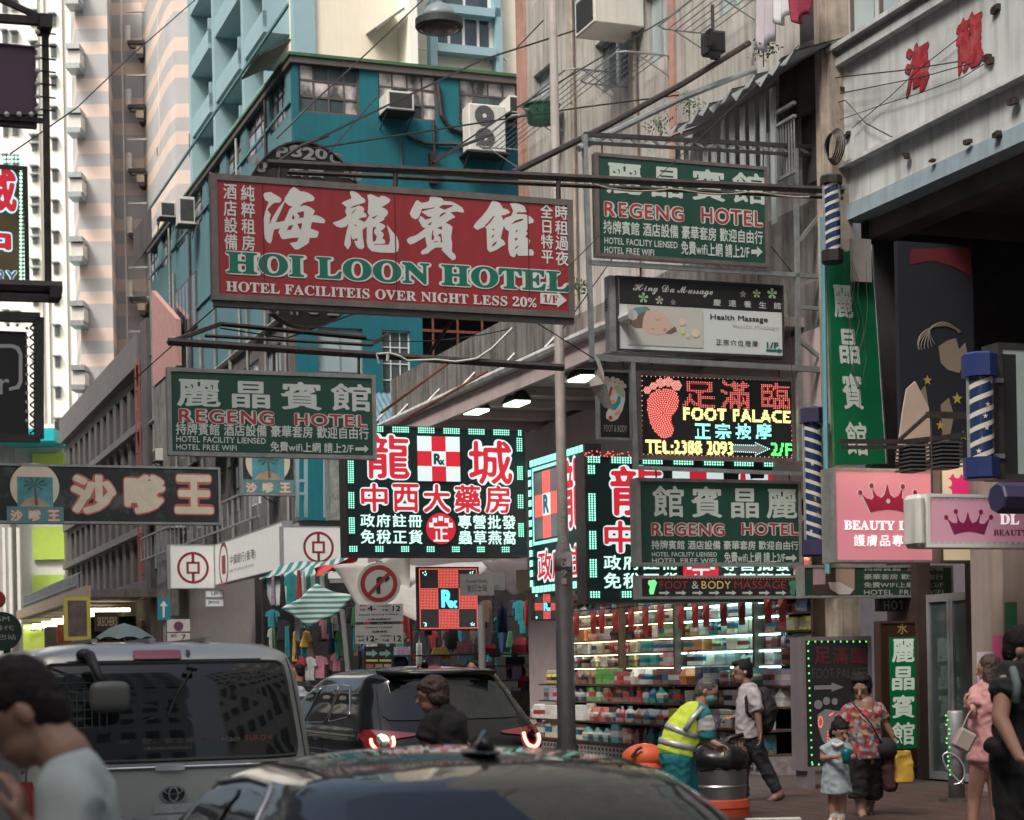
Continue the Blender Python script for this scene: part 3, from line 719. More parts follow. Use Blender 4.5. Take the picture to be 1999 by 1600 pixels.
# darker, cluttered lower floors along the street
hl=[(aT+2.2+3.1*k,aT+4.4+3.1*k,z,z+1.7)for k in range(8)for z in(7.2,10.2)]
mb=MB();grid_wall(mb,aT+0.3,aT2,6.2,12.6,hl,bT-0.02,bT+0.28,'b');put('lower_side_wall',mb,M('dark_lower_wall',(0.13,0.125,0.12),0.85,var=0.4,scale=1.1,streak=0.8,dirt=(0.03,0.03,0.03),dirt_amt=0.6),TB_)  # dark grey base with random darker streaks and patches
rq=random.Random(5)
for h in hl:window(TB_,h,bT,'b',3,2,rq.choice(['glass_dark','glass_milky','glass_blue']),rq.choice(['alu','frame_dark','white_frame']),0.07,0.06)
for k in range(9):
    a=aT+2+k*2.8;z=rq.choice([9.3,9.6,12.3]);d=rq.uniform(0.6,1.3)
    put('awning',MB().add([(bT-d,a,z),(bT,a,z+0.5),(bT,a+2.2,z+0.5),(bT-d,a+2.2,z)],[(0,1,2,3)]),K(rq.choice(['corrugated','steel_dark','dark_grey_wall'])),TB_,solid=0.05)
for k in range(7):
    a=aT+3+k*3.2;z=rq.choice([7.4,8.6,10.4,11.4]);ac_unit(0,'%s small air conditioner on the dark lower floors of the teal building'%['nearest','second','third','fourth','fifth','sixth','farthest'][k],(bT-0.35,a,z),0.7,0.6,0.5,-RB,group='air conditioners on the dark lower floors')
mb=MB()
for k in range(10):a=aT+1.2+k*2.7;mb.tube([(bT-0.1,a,6.2),(bT-0.1,a,rq.uniform(11,19))],rq.uniform(0.04,0.09),6)
mb.tube([(bT-0.12,aT+1,12.55),(bT-0.12,aT2,12.5)],0.08,6);put('pipes',mb,M('pipe_mix',(0.22,0.22,0.21),0.6,var=0.4,scale=0.7),TB_,kind='stuff')
mb=MB()
for k in range(26):a=aT+1.5+k*0.9;mb.box(bT-1.0,bT-0.96,a,a+0.05,6.4,7.3)
for z in(6.4,7.3):mb.box(bT-1.02,bT-0.94,aT+1.4,aT+24,z,z+0.06)
put('balcony_rail',mb,K('galv'),TB_)
# sloping roof over the pavement, first floor awnings
mb=MB();mb.box(bT-1.8,bT,aT+2.5,aT2,14.0,14.15);
aw=MB();
V=[(bT-1.8,aT+1.0,13.6),(bT,aT+1.0,15.0),(bT,aT2,15.0),(bT-1.8,aT2,13.6)]
# corrugated blue awning
mb=MB();
r=ra(742,757,950,832,aT-1.5)
for k in range(40):
    b0=r[0]+(r[1]-r[0])*k/40;b1=r[0]+(r[1]-r[0])*(k+1)/40;d=0.04*(k%2)
    mb.add([(b0,aT-1.5,r[2]+d),(b1,aT-1.5,r[2]+0.04-d),(b1,aT,r[3]+0.04-d),(b0,aT,r[3]+d)],[(0,1,2,3)])
put('corrugated_awning',mb,M('corr_blue',(0.12,0.22,0.27),0.5,var=0.15,streak=0.3),TB_,solid=0.02)
# white cage frames
mb=MB()
for b in(bT+9.4,bT+10.8):
    for z in(10.0,12.6):mb.bar((b,aT-1.2,z),(b,aT,z),0.14)
    mb.bar((b,aT-1.2,10.0),(b,aT-1.2,12.6),0.14)
mb.bar((bT+9.4,aT-1.2,10.0),(bT+10.8,aT-1.2,10.0),0.12);mb.bar((bT+9.4,aT-1.25,12.6),(bT+11.5,aT-1.25,10.2),0.12);mb.box(bT+8.0,bT+8.6,aT-0.25,aT-0.02,9.0,13.0)
put('cage_frame',mb,K('white_frame'),TB_)
# pipes and stain on the teal wall
mb=MB();pts=lambda L:[hit_a(x,y,aT-0.08)for x,y in L]
mb.tube(pts([(855,165),(862,225),(880,250),(905,258)]),0.07,6);mb.tube(pts([(795,265),(830,280),(905,282)]),0.05,6);mb.tube(pts([(782,270),(787,345)]),0.03,5)
mb.tube(pts([(846,235),(848,300)]),0.05,6);mb.box(*[hit_a(836,300,aT).x,hit_a(850,300,aT).x],aT-0.2,aT-0.02,hit_a(840,360,aT).z,hit_a(840,300,aT).z)
put('pipe',mb,K('steel_dark'),TB_)
# ground floor shops under the teal building (bank)
mb=MB();mb.box(bT,bT+25,aT+0.4,aT+1.1,0,6.2);mb.box(bT+0.4,bT+1.0,aT+1.1,aT2,0,6.2);put('shop_wall',mb,M('bank_wall',(0.28,0.25,0.24),0.6,var=0.1),TB_)
# AC units on teal
def ac_at(x0,y0,x1,y1,a,label,d=0.6,**k):
    r=ra(x0,y0,x1,y1,a);return ac_unit(0,label,((r[0]+r[1])/2,a,r[2]),r[1]-r[0],d,r[3]-r[2],0.0,**k)
ac_at(748,186,800,222,aT-0.4,'white window air conditioner between the first two teal windows',0.9)
ac_at(984,195,1012,228,aT-0.4,'white air conditioner at the right end of the teal wall',0.9)
r=ra(911,208,982,299,aT-0.5);t=thing('outdoor_unit','tall white outdoor unit with two round fans on the teal wall','air conditioner',(r[0],aT-0.5,r[2]))
w_,h_=r[1]-r[0],r[3]-r[2]
put('casing',MB().box(0,w_,-0.25,0.4,0,h_),K('ac_white'),t,bevel=0.03)
for cz in(0.27,0.75):
    g=MB();ring(g,w_*0.42,h_*cz,0.05,w_*0.27,-0.262,28);fo=put('fan',g,K('ac_grille'),t);g2=MB();disc(g2,w_*0.42,h_*cz,0.07,-0.266,14);put('hub',g2,K('ac_white'),fo)
    g3=MB();
    for rr in(0.12,0.18,0.24,0.3):ring(g3,w_*0.42,h_*cz,rr,rr+0.008,-0.27,24)
    put('guard',g3,K('alu'),fo)
put('bracket',MB().box(-0.1,w_+0.1,-0.3,0.5,-0.06,-0.003).bar((0,-0.25,-0.06),(0,0.45,-0.5),0.05).bar((w_,-0.25,-0.06),(w_,0.45,-0.5),0.05),K('steel_dark'),t)
for i,(x,y,s)in enumerate(((325,392,1.3),(362,405,2.2),(588,148,0.5))):
    if i==2:continue
    p=hit_b(x,y+20,bT-0.5);ac_unit(0,['grey air conditioner on the left end of the teal building side','tall white outdoor unit on the side wall of the teal building'][i],(p.x,p.y,p.z-0.3),0.6,0.7,0.6*s/1.3,-0.0)
# roofed shelter with vertical slats on the far end
r=rb(300,430,338,500,bT);mb=MB()
for k in range(12):a=r[0]+(r[1]-r[0])*k/12;mb.box(bT-0.9,bT-0.85,a,a+0.12,r[2],r[3])
tag(put('shutter_box',mb,K('dark_grey_wall')),'grey slatted shutter box under the air conditioner at the far end of the teal building','shutter')
# ================================================================ pink house and dark building further down
aP=hit_b(283,700,bT).y
PH=thing('pink_house','narrow dark house with a pink plastered panel between teal and dark buildings','building',(0,0,0))
zp=hit_b(320,590,bT).z
mb=MB();mb.box(bT-0.2,bT+6,aT2+0.02,aP,0,zp);put('wall',mb,K('dark_grey_wall'),PH);r=rb(302,596,349,735,bT-0.3);put('pink_panel',MB().add([(bT-0.3,r[0],r[2]),(bT-0.3,r[1],r[2]),(bT-0.3,r[1],r[3]+1.2),(bT-0.3,r[0],r[3]-1.0)],[(0,1,2,3)]),K('pink_wall'),PH,solid=0.2);r=rb(306,735,336,1000,bT-0.25);put('stained_panel',MB().box(bT-0.35,bT-0.1,r[0],r[1],4,r[3]),K('stained_wall'),PH)
mb=MB()
for z in np.arange(4,14,0.9):mb.box(bT-0.7,bT-0.66,aP-2.6,aP-1.6,z,z+0.05)
for a in(aP-2.6,aP-1.6):mb.box(bT-0.71,bT-0.65,a,a+0.05,6,zp-2)
tag(put('ladder',mb,M('orange_paint',(0.32,0.08,0.05),0.6,var=0.15)),'orange steel ladder fixed to the pink house','ladder')
aD=hit_b(128,870,bT).y
zD=hit_b(205,745,bT).z
DG=thing('dark_office_building','low charcoal building with tall narrow windows beyond the pink house','building',(0,0,0))
holes=[]
a=aP+0.8
while a<aD-1.5:holes.append((a,a+1.3,zD*0.66,zD*0.90));holes.append((a,a+1.3,zD*0.36,zD*0.60));a+=2.3
mb=MB();grid_wall(mb,aP+0.02,aD,5.0,zD,holes,bT,bT+0.4,'b');put('wall',mb,K('dark_grey_wall'),DG)
mb=MB();mb.box(bT-0.35,bT,aP+0.02,aD,zD*0.93,zD+0.25);mb.box(bT-0.3,bT,aP+0.02,aD,zD*0.76,zD*0.78);mb.box(bT-0.3,bT,aP+0.02,aD,zD*0.48,zD*0.50);mb.box(bT-0.25,bT,aP+0.02,aD,zD*0.615,zD*0.645);put('cornice',mb,M('dg2',(0.15,0.14,0.14),0.8,var=0.25,streak=0.4),DG)
for h in holes:window(DG,h,bT,'b',1,3,random.choice(['glass_milky','glass_dark','glass_blue']),'frame_dark',0.08,0.2)
mb=MB();mb.box(bT+0.5,bT+12,aP+0.1,aD,0,zD);put('core',mb,K('dark_void'),DG)
mb=MB();mb.box(bT-2.8,bT,aP-2,aD,5.0,5.35);put('canopy',mb,K('dg2'),DG)
mb=MB();mb.box(bT-3.0,bT-2.8,aP-2,aD,5.0,5.5);put('canopy_edge',mb,M('gold_edge',(0.45,0.35,0.24),0.5,var=0.1),DG)
mb=MB();
for k in range(34):a=aP+4+k*0.75;mb.tube([(bT-2.6,a,5.4),(bT-2.6,a,6.3),(bT-2.4,a+0.3,6.4)],0.045,5)
mb.box(bT-2.65,bT-2.55,aP+4,aD,5.8,5.86)
put('railing',mb,K('galv'),DG)
mb=MB();mb.box(bT-0.05,bT+0.4,aP,aD,0,5.0);put('shop_front',mb,K('dark_void'),DG)
for k in range(7):
    a=aP+3+k*5.0;q=MB();q.box(bT-2.2,bT-0.4,a,a+0.25,4.55,4.7)
    tag(put('ceiling_lamp',q,glow('warm_lamp',(1.0,0.8,0.5),6)),'warm lamp strip under the canopy of the charcoal building','lamp','lamps under the far canopy')
for k in range(4):
    a=aP+2+k*6;q=MB();q.box(bT-2.4,bT-0.3,a,a+0.3,3.2,4.3)
    tag(put('shop_sign',q,flat('fs%d'%k,[(0.02,0.02,0.02),(0.3,0.28,0.25),(0.25,0.04,0.03),(0.1,0.1,0.1)][k],0.5)),['black','off white','red','grey'][k]+' shop sign hanging under the far canopy','sign','small signs under the far canopy')
# ================================================================ striped tower
STR=thing('striped_tower','high rise tower clad in pink beige and grey banded tiles','building',(0,0,0),world=True)
def wp(px,D):return(ray(px,700).x*D,D)
plan=[wp(150,118),wp(159,112),wp(222,112),wp(231,116),wp(289,116),wp(338,106.5),wp(352,105),wp(386,105),wp(414,108),wp(450,112),wp(450,130),wp(150,130)]
mb=MB();n=len(plan);zt_=46
V=[(x,y,0)for x,y in plan]+[(x,y,zt_)for x,y in plan]
mb.add(V,[(i,(i+1)%n,(i+1)%n+n,i+n)for i in range(n)]+[tuple(range(n,2*n))])
o=put('wall',mb,K('striped_tiles'),STR);o.location.z=0
def wbox(mb,x0,y0,x1,y1,D,d0,d1): # box at distance D that fills a photo rectangle
    a=P(x0,(y0+y1)/2,D);b=P(x1,(y0+y1)/2,D);z0=P((x0+x1)/2,y1,D).z;z1=P((x0+x1)/2,y0,D).z
    return mb.box(a.x,b.x,D+d0,D+d1,z0,z1)
for k in range(7):
    yy=-8+124.5*k
    sx_=k*2.0
    t=thing('air_conditioner','white caged air conditioner on the left flank of the striped tower, %s'%['topmost','second from top','third from top','fourth from top','fifth from top','sixth from top','lowest'][k],'air conditioner',(0,0,0),world=True,group='caged air conditioners up the striped tower')
    put('casing',wbox(MB(),136+sx_,yy-10,160+sx_,yy+15,111.5,-0.8,0.4),K('ac_white'),t)
    put('shelf',wbox(MB(),134+sx_,yy+16,160+sx_,yy+26,111.5,-1,0.4),K('galv'),t);put('hood',wbox(MB(),134+sx_,yy-22,160+sx_,yy-12,111.5,-1,0.4),K('galv'),t)
    yy=58+124.5*k;sx_=k*1.0
    t=thing('drying_rack','white pipe drying rack on the striped tower, %s'%['highest','second highest','third highest','fourth highest','fifth highest','sixth','lowest'][k],'drying rack',(0,0,0),world=True,group='drying racks up the striped tower')
    c=MB();c.tube([P(250+sx_,yy-8,115.3),P(250+sx_,yy+22,115.3),P(258+sx_,yy+28,115.0),P(286+sx_,yy+28,115.0)],0.2,6);put('pipe',c,K('ac_white'),t)
    put('tray',wbox(MB(),252+sx_,yy+26,286+sx_,yy+33,115.2,-0.6,0.4),K('steel_dark'),t)
    put('rail',wbox(MB(),250+sx_,yy-32,287+sx_,yy-29,115.4,-0.6,-0.4),K('ac_white'),t)
    if k<6:
        t=thing('air_conditioner','beige air conditioner box in the recess of the striped tower, %s'%['highest','second highest','third highest','fourth highest','fifth highest','lowest'][k],'air conditioner',(0,0,0),world=True,group='beige boxes up the striped tower')
        put('casing',wbox(MB(),270+sx_,yy+40,284+sx_,yy+54,115.4,-0.8,0.3),M('ac_beige',(0.35,0.3,0.22),0.6,var=0.1),t);put('shelf',wbox(MB(),274+sx_,yy+55,284+sx_,yy+62,115.4,-0.8,0.3),K('steel_dark'),t)
    q=MB();wbox(q,369,-10+135*k,388,36+135*k,104.9,-0.06,0.05);f=put('window',q,K('frame_dark'),STR);q=MB();wbox(q,371,-8+135*k,386,34+135*k,104.8,-0.05,0.0);put('pane',q,K('glass_dark'),f)
    q=MB();wbox(q,308,20+135*k,314,36+135*k,111.0,-0.3,0.3);put('window',q,K('dark_void'),STR)
mb=MB();wbox(mb,242,-60,244.5,760,115.3,-0.1,0.1);wbox(mb,403,-60,405.5,300,106,-0.2,0.0);wbox(mb,310,10,312,300,110,-0.2,0.0);put('drain_pipe',mb,K('ac_white'),STR)
# ================================================================ white tower, cyan roofed low block
WT=thing('white_tower','tall white apartment tower with small windows at the far left','building',(0,0,0),world=True)
put('wall',MB().box(P(-260,800,160).x,P(163,800,160).x,160,175,0,75),K('tower_white'),WT)
def small_window(x0,y0,x1,y1,D,par,hood=True):
    f=put('window',wbox(MB(),x0,y0,x1,y1,D,-0.1,0.05),K('alu'),par);put('pane',wbox(MB(),x0+1.2,y0+1.5,x1-1.2,y1-1,D-0.12,-0.06,0.0),K('glass_dark'),f)
    if hood:put('hood',wbox(MB(),x0-2,y0-2.5,x1+2.5,y0,D,-0.7,0.05),K('galv'),f)
for k in range(18):
    y=30+60.6*k;small_window(98+k*0.8,y,109+k*0.8,y+20,160,WT)
    y=266+60.6*(k-4)
    if k<15:small_window(59+k*0.5,y,72+k*0.5,y+8,160,WT);small_window(60+k*0.5,y+17,71+k*0.5,y+28,160,WT)
    small_window(22+k*0.5,y-20,34+k*0.5,y-2,160,WT);small_window(4+k*0.4,y-22,14+k*0.4,y,160,WT)
mb=MB()
for x in(80,92,128):wbox(mb,x,-80,x+1.2,850,160,-0.3,0)
put('drain_pipe',mb,M('pipe_cream',(0.6,0.58,0.5),0.6,var=0.1),WT)
p=P(95,815,150);
mb=MB();
for i in range(14):leaf_clump(mb,P(80+i*4,815+random.uniform(-6,6),150),0.7,40,0.35)
mb.tube([P(95,822,150),P(95,816,150)],0.2,5);tag(put('roof_plants',mb,leafm),'green shrubs growing on the white roof terrace in front of the white tower','plant')
put('terrace',wbox(MB(),-200,830,126,1400,150.5,0,2),K('tower_white'),WT)
put('arched_window',wbox(MB(),107,822,116,842,150.3,-0.1,0.2).add([],[]),K('glass_dark'),WT);put('arched_window',wbox(MB(),122,826,130,842,150.3,-0.1,0.2),K('glass_dark'),WT)
GB=thing('green_shop_building','low white building with lime green panels and cyan roof edge at the far left','building',(0,0,0),world=True)
put('roof_edge',wbox(MB(),-200,848,124,872,118,-2.5,12),M('cyan',(0.0,0.42,0.48),0.5,var=0.05),GB)
put('wall',wbox(MB(),33,872,126,1330,119,0,10),M('gb_white',(0.62,0.63,0.62),0.6,var=0.06),GB)
put('side_wall',wbox(MB(),-150,872,33,1330,119,-1.5,8),M('gb_grey',(0.33,0.33,0.32),0.7,var=0.15,streak=0.4),GB)
for y0,y1 in((885,905),(1028,1092),(1122,1218),(905,925)):
    put('panel',wbox(MB(),64,y0,126,y1,118.8,-0.1,0.1),M('lime',(0.42,0.60,0.10),0.5,var=0.06),GB)
put('shop_fascia',wbox(MB(),45,1216,148,1275,112,0,2),K('lime'),GB)
q=wbox(MB(),45,1214,148,1217,111.9,-0.1,2);put('trim',q,K('dark_void'),GB)
a=P(56,1232,111.8);b=P(128,1218,111.8);t=text('G.T.CO',a.x,a.z,b.x,b.z,w=0.03,y=111.8);o=put('lettering',t,flat('lt_blue',(0.02,0.10,0.2),0.5),GB)
mb=MB()
for x in(8,20,36):wbox(mb,x,1030,x+6,1230,117,-0.3,0)
put('pilaster',mb,K('gb_white'),GB)
# ================================================================ pale tower with light blue trim, behind the teal building
BT=thing('pale_blue_tower','cream apartment tower with light blue trim rising behind the teal building','building',(0,0,0))
aB=52.0
bB=hit_a(572,50,aB).x
mb=MB();r=ra(836,-40,964,100,aB)
h1=ra(852,-60,956,20,aB);h2=ra(846,30,960,97,aB)
grid_wall(mb,bB+0.9,bB+30,10,45,[h1,h2],aB,aB+0.4,'a');put('front_wall',mb,K('pale_cream'),BT)
mb=MB();mb.box(bB,bB+0.9,aB-0.15,aB+0.4,10,45)
for h in(h1,h2):
    mb.box(h[0]-0.3,h[0],aB-0.5,aB+0.1,h[2]-0.3,h[3]+0.3);mb.box(h[1],h[1]+0.3,aB-0.5,aB+0.1,h[2]-0.3,h[3]+0.3);mb.box(h[0],h[1],aB-0.6,aB+0.1,h[2]-0.35,h[2]-0.003)
mb.box(h2[0]-0.3,h2[0],aB-0.5,aB,10,h2[2]-0.3);mb.box(h2[1],h2[1]+0.3,aB-0.5,aB,10,h2[2]-0.3)
put('trim',mb,K('light_blue'),BT)
window(BT,h2,aB-0.2,'a',4,1,'glass_dark','white_frame',0.16,0.1);window(BT,h1,aB-0.2,'a',2,2,'glass_dark','white_frame',0.14,0.1)
mb=MB();q=ra(750,-80,756,130,aB);mb.box(q[0]+0.6,q[1]+0.8,aB-1.6,aB,14,44);put('fin_wall',mb,K('tower_white'),BT)
mb=MB();q=ra(724,50,752,80,aB);mb.add([(q[0]-0.2,aB-1.5,q[2]),(q[1]+0.4,aB-1.5,q[3]+0.3),(q[1]+0.4,aB,q[3]+0.5),(q[0]-0.2,aB,q[2]+0.2)],[(0,1,2,3)]);put('sunshade',mb,M('pv',(0.2,0.23,0.24),0.7),BT,solid=0.1)
mb=MB();mb.tube([hit_a(x,y,aB-0.3)for x,y in((795,110),(812,95),(830,97))],0.06,5);mb.tube([hit_a(x,y,aB-0.3)for x,y in((968,90),(968,105),(990,118))],0.06,5);put('pipe',mb,K('ac_white'),BT)
# side face with balconies
aB2=hit_b(413,50,bB).y
mb=MB();mb.box(bB,bB+0.4,aB+0.4,aB2,8,45);put('side_wall',mb,K('pale_cream'),BT)
nb=6;zc=14.0
cols=[(aB+0.6,aB+4.2),(aB+5.5,aB+10.5),(aB+12,aB2-0.3)]
for(c0,c1)in cols:
    z=13.0
    while z<42:
        q=MB();q.box(bB-1.1,bB,c0,c1,z,z+0.22);q.box(bB-1.1,bB-0.95,c0,c1,z+0.22,z+0.9);q.box(bB-1.1,bB,c0,c0+0.15,z+0.22,z+1.4);put('balcony',q,K('light_blue'),BT)
        q=MB();q.box(bB-0.06,bB-0.003,c0+0.4,c1-0.3,z+1.1,z+2.3);put('window',q,K('glass_dark'),BT)
        z+=3.0
    q=MB();q.box(bB-1.15,bB,c1,c1+0.5,12,44);put('trim',q,K('light_blue'),BT)
mb=MB();mb.box(bB+0.5,bB+28,aB+0.5,aB2,5,44);put('core',mb,K('dark_void'),BT)
# ================================================================ rest of the street, beyond the frame (seen in reflections)
def plain_block(label,b0,b1,a0,a1,h,m,axis,seed=0,fh=3.1,group='buildings lining the street out of view'):
    t=thing('apartment_building',label,'building',(0,0,0),group=group)
    put('wall',MB().box(b0,b1,a0,a1,0,h),K(m),t)
    q=MB();rr=random.Random(seed)
    if axis=='b+':f=lambda u,z:q.box(b1,b1+0.05,u,u+1.5,z,z+1.4)
    elif axis=='b-':f=lambda u,z:q.box(b0-0.05,b0,u,u+1.5,z,z+1.4)
    else:f=lambda u,z:q.box(u,u+1.5,a1,a1+0.05,z,z+1.4)
    lo,hi=(a0,a1)if axis[0]=='b' else(b0,b1)
    z=4.2
    while z<h-2:
        u=lo+0.8
        while u<hi-1.8:f(u,z);u+=2.6
        z+=fh
    put('window_row',q,K('glass_dark'),t,kind='stuff')
plain_block('cream block lining the opposite side of the street near the camera',-34,-24,-30,-12,30,'pale_cream','b+',1)
plain_block('grey block lining the opposite side of the street',-34,-24,-11.5,6,32,'cream_wall','b+',2)
plain_block('stained block on the opposite side beyond the grey one',-34,-24,6.5,26,34,'stained_wall','b+',3)
plain_block('tall pale block on the opposite side further down the street',-34,-24,26.5,75,44,'dark_grey_wall','b+',4)
plain_block('grey block on the hotel side behind the camera',0.1,12,-50,-16.2,28,'grey_white','b-',5)
plain_block('white tower behind the camera across the junction',-30,2,-90,-70,50,'tower_white','a',6)
plain_block('cream tower behind the camera on the left',-60,-36,-70,-40,60,'pale_cream','a',7)
# ================================================================ signs
M('sign_frame',(0.30,0.31,0.31),0.5,metal=0.4,var=0.25,scale=5,streak=0.3)
M('sign_frame_brown',(0.17,0.15,0.14),0.5,metal=0.4,var=0.25,scale=5)
M('sign_frame_dark',(0.05,0.05,0.052),0.5,metal=0.3,var=0.3,scale=5)
def face(name,c,e=0.0,**k):return M(name,c,0.45,var=k.pop('var',0.07),scale=1.5,emit=e,**k)
RED_F=face('red_face',(0.30,0.028,0.036),0.0,streak=0.35,dirt=(0.14,0.02,0.026),dirt_amt=0.15)
GRN_F=face('green_face',(0.010,0.062,0.042),0.0,streak=0.4,dirt=(0.03,0.075,0.06),dirt_amt=0.25)
BLK_F=face('black_face',(0.02,0.021,0.023),0.0)
LW=M('letter_white',(0.62,0.64,0.63),0.5,var=0.04,scale=2,streak=0.12,dirt=(0.4,0.42,0.4))
LW2=M('letter_pale_green',(0.50,0.57,0.54),0.5,var=0.05,scale=2)
LR=M('letter_red',(0.34,0.035,0.05),0.5,var=0.06)
LG=M('letter_green',(0.005,0.15,0.10),0.5,var=0.06)
LY=M('letter_yellow',(0.75,0.65,0.2),0.5,var=0.06)
GW=glow('led_white',(0.62,1.0,0.86),0.85);GWL=glow('lit_white',(0.80,0.95,0.95),0.50,(0.5,0.6,0.6));GRD=glow('lit_red',(0.75,0.02,0.045),0.45,(0.4,0.02,0.03))
GLED=glow('led_cyan',(0.32,1.0,0.70),1.25);OFFLED=flat('led_off',(0.05,0.055,0.055),0.4)
LDR=glow('bulb_red',(1.0,0.14,0.11),1.0);LDP=glow('bulb_pink',(1.0,0.36,0.30),1.1);LDY=glow('bulb_yellow',(1.0,0.90,0.32),1.1);LDC=glow('bulb_cyan',(0.36,1.0,0.88),1.2);LDG=glow('bulb_green',(0.14,1.0,0.22),1.0);LDB=glow('bulb_blue',(0.1,0.55,1.0),1.4)
class Sign:
    def __init__(s,name,label,cat,a,xl,xr,ytl,ybl,depth,facem,framem,fw=0.04,inset=0.012,group=None,side=None,plane='a'):
        A=hit_a(xl,ybl,a);B=hit_a(xr,ybl,a);Tt=hit_a(xl,ytl,a)
        s.a=a;s.o=A;s.w=B.x-A.x;s.h=Tt.z-A.z;s.plane='a';s.depth=depth
        s.t=thing(name,label,cat,(A.x,a,A.z),0,group)
        f=MB();f.box(0,s.w,0,depth,0,fw);f.box(0,s.w,0,depth,s.h-fw,s.h);f.box(0,fw,0,depth,fw,s.h-fw);f.box(s.w-fw,s.w,0,depth,fw,s.h-fw)
        put('frame',f,framem,s.t);s.y0=inset
        put('face',MB().box(fw,s.w-fw,inset,depth-0.01,fw,s.h-fw),facem,s.t);s.fw=fw;s.k=0
    def L(s,px,py):
        p=hit_a(px,py,s.a);return(p.x-s.o.x,p.z-s.o.z)
    def box(s,x0,y0,x1,y1):
        u0,v1=s.L(x0,y0);_,v0=s.L(x0,y1);u1,_=s.L(x1,y0);return u0,v0,u1,v1
    def yy(s):s.k+=1;return s.y0-0.0015-0.0006*s.k
    def text(s,txt,x0,y0,x1,y1,m,name='lettering',out=None,outm=None,**kw):
        u0,v0,u1,v1=s.box(x0,y0,x1,y1);w=kw.pop('w',0.02)
        if out:o=put(name+'_outline',text(txt,u0-out*0.55*(v1-v0),v0-out*0.8*(v1-v0),u1+out*0.55*(v1-v0),v1+out*0.8*(v1-v0),w=w+out,y=s.yy(),**kw),outm,s.t)
        return put(name,text(txt,u0,v0,u1,v1,w=w,y=s.yy(),**kw),m,s.t)
    def poly(s,pts,m,name='emblem'):
        q=MB();y=s.yy();poly_plate(q,[s.L(*p)for p in pts],y);return put(name,q,m,s.t)
    def rect(s,x0,y0,x1,y1,m,name='panel'):
        u0,v0,u1,v1=s.box(x0,y0,x1,y1);y=s.yy();return put(name,MB().box(u0,u1,y,y+0.003,v0,v1),m,s.t)
    def disc(s,x,y,r,m,name='emblem',n=28,k=None):
        u,v=s.L(x,y);u2,_=s.L(x+r,y);q=MB();disc(q,u,v,u2-u,s.yy(),n,k);return put(name,q,m,s.t)
    def dots(s,pts,r,m,name='light_bulbs',local=False):
        q=MB();P_=pts if local else[s.L(*p)for p in pts]
        dots(q,P_,r,s.yy(),6);return put(name,q,m,s.t,kind='stuff')
def outline_mesh(polys,holes,conv,y,R=5.0):
    """outlines traced in photo pixels -> smoothed plate"""
    al=np.concatenate([np.array(p)for p in polys]);lo=al.min(0)-2;hi=al.max(0)+2
    nx,ny=int((hi[0]-lo[0])*R),int((hi[1]-lo[1])*R)
    X,Y=np.meshgrid(lo[0]+(np.arange(nx)+.5)/R,lo[1]+(np.arange(ny)+.5)/R)
    def inside(poly):
        ins=np.zeros(X.shape,bool);n=len(poly)
        for i in range(n):
            (x0,y0),(x1,y1)=poly[i],poly[(i+1)%n]
            if y0==y1:continue
            c=((Y<y0)!=(Y<y1))&(X<(x1-x0)*(Y-y0)/(y1-y0)+x0);ins^=c
        return ins
    G=np.zeros(X.shape,bool)
    for p in polys:G|=inside(p)
    for h in holes:G&=~inside(h)
    V,F=_contour_mesh(_blur(G.astype(float),R*0.42),0.5,lo[0],lo[1],1/R)
    V2=[conv(*v)for v in V];Q=[(u,y,v)for u,v in V2]
    if F:
        p=np.array([Q[i]for i in F[0][:3]])
        if np.cross(p[1]-p[0],p[2]-p[0])[1]>0:F=[f[::-1]for f in F]
    return MB().add(Q,F)
# ---- the big red hotel sign
RS=Sign('hotel_sign','big red hotel sign with white brush characters and green serif letters','sign',-0.8,416,1122,337,584,0.14,RED_F,K('sign_frame_brown'),0.075)
def tr(pts,ox,oy,f):return[(ox+x/f,oy+y/f)for x,y in pts]
HAI=[(150,330),(180,275),(310,255),(400,310),(480,355),(530,400),(525,450),(470,485),(400,475),(330,520),(270,590),(240,620),(275,680),(315,730),(290,800),(280,950),(340,800),(400,700),(470,590),(540,500),(600,430),(595,390),(650,310),(720,200),(790,145),(850,180),(930,245),(1000,245),(1100,280),(1180,330),(1225,385),(1210,430),(1170,450),(1080,455),(980,490),(900,570),(1000,530),(1080,550),(1160,590),(1230,650),(1220,680),(1180,750),(1250,735),(1340,770),(1420,815),(1450,865),(1420,910),(1300,900),(1170,880),(1150,950),(1140,1020),(1220,1045),(1310,1085),(1290,1180),(1260,1210),(1120,1215),(1100,1320),(990,1390),(880,1455),(810,1450),(760,1390),(700,1320),(800,1305),(860,1290),(890,1210),(760,1215),(560,1245),(520,1210),(500,1150),(470,1100),(485,1040),(520,1010),(380,1040),(360,1120),(330,1280),(300,1330),(250,1310),(190,1230),(165,1100),(155,950),(165,800),(190,690),(230,560),(270,460),(200,435),(180,390)]
HAIH=[[(600,460),(560,560),(480,740),(410,890),(490,880),(590,860),(640,760),(700,610),(770,560),(690,545),(630,490)],[(850,690),(1005,655),(995,790),(880,800),(915,765)],[(770,725),(750,790),(760,830),(805,820),(800,760)],[(860,920),(965,905),(940,1035),(915,1035)],[(640,1050),(690,960),(780,940),(735,1045)]]
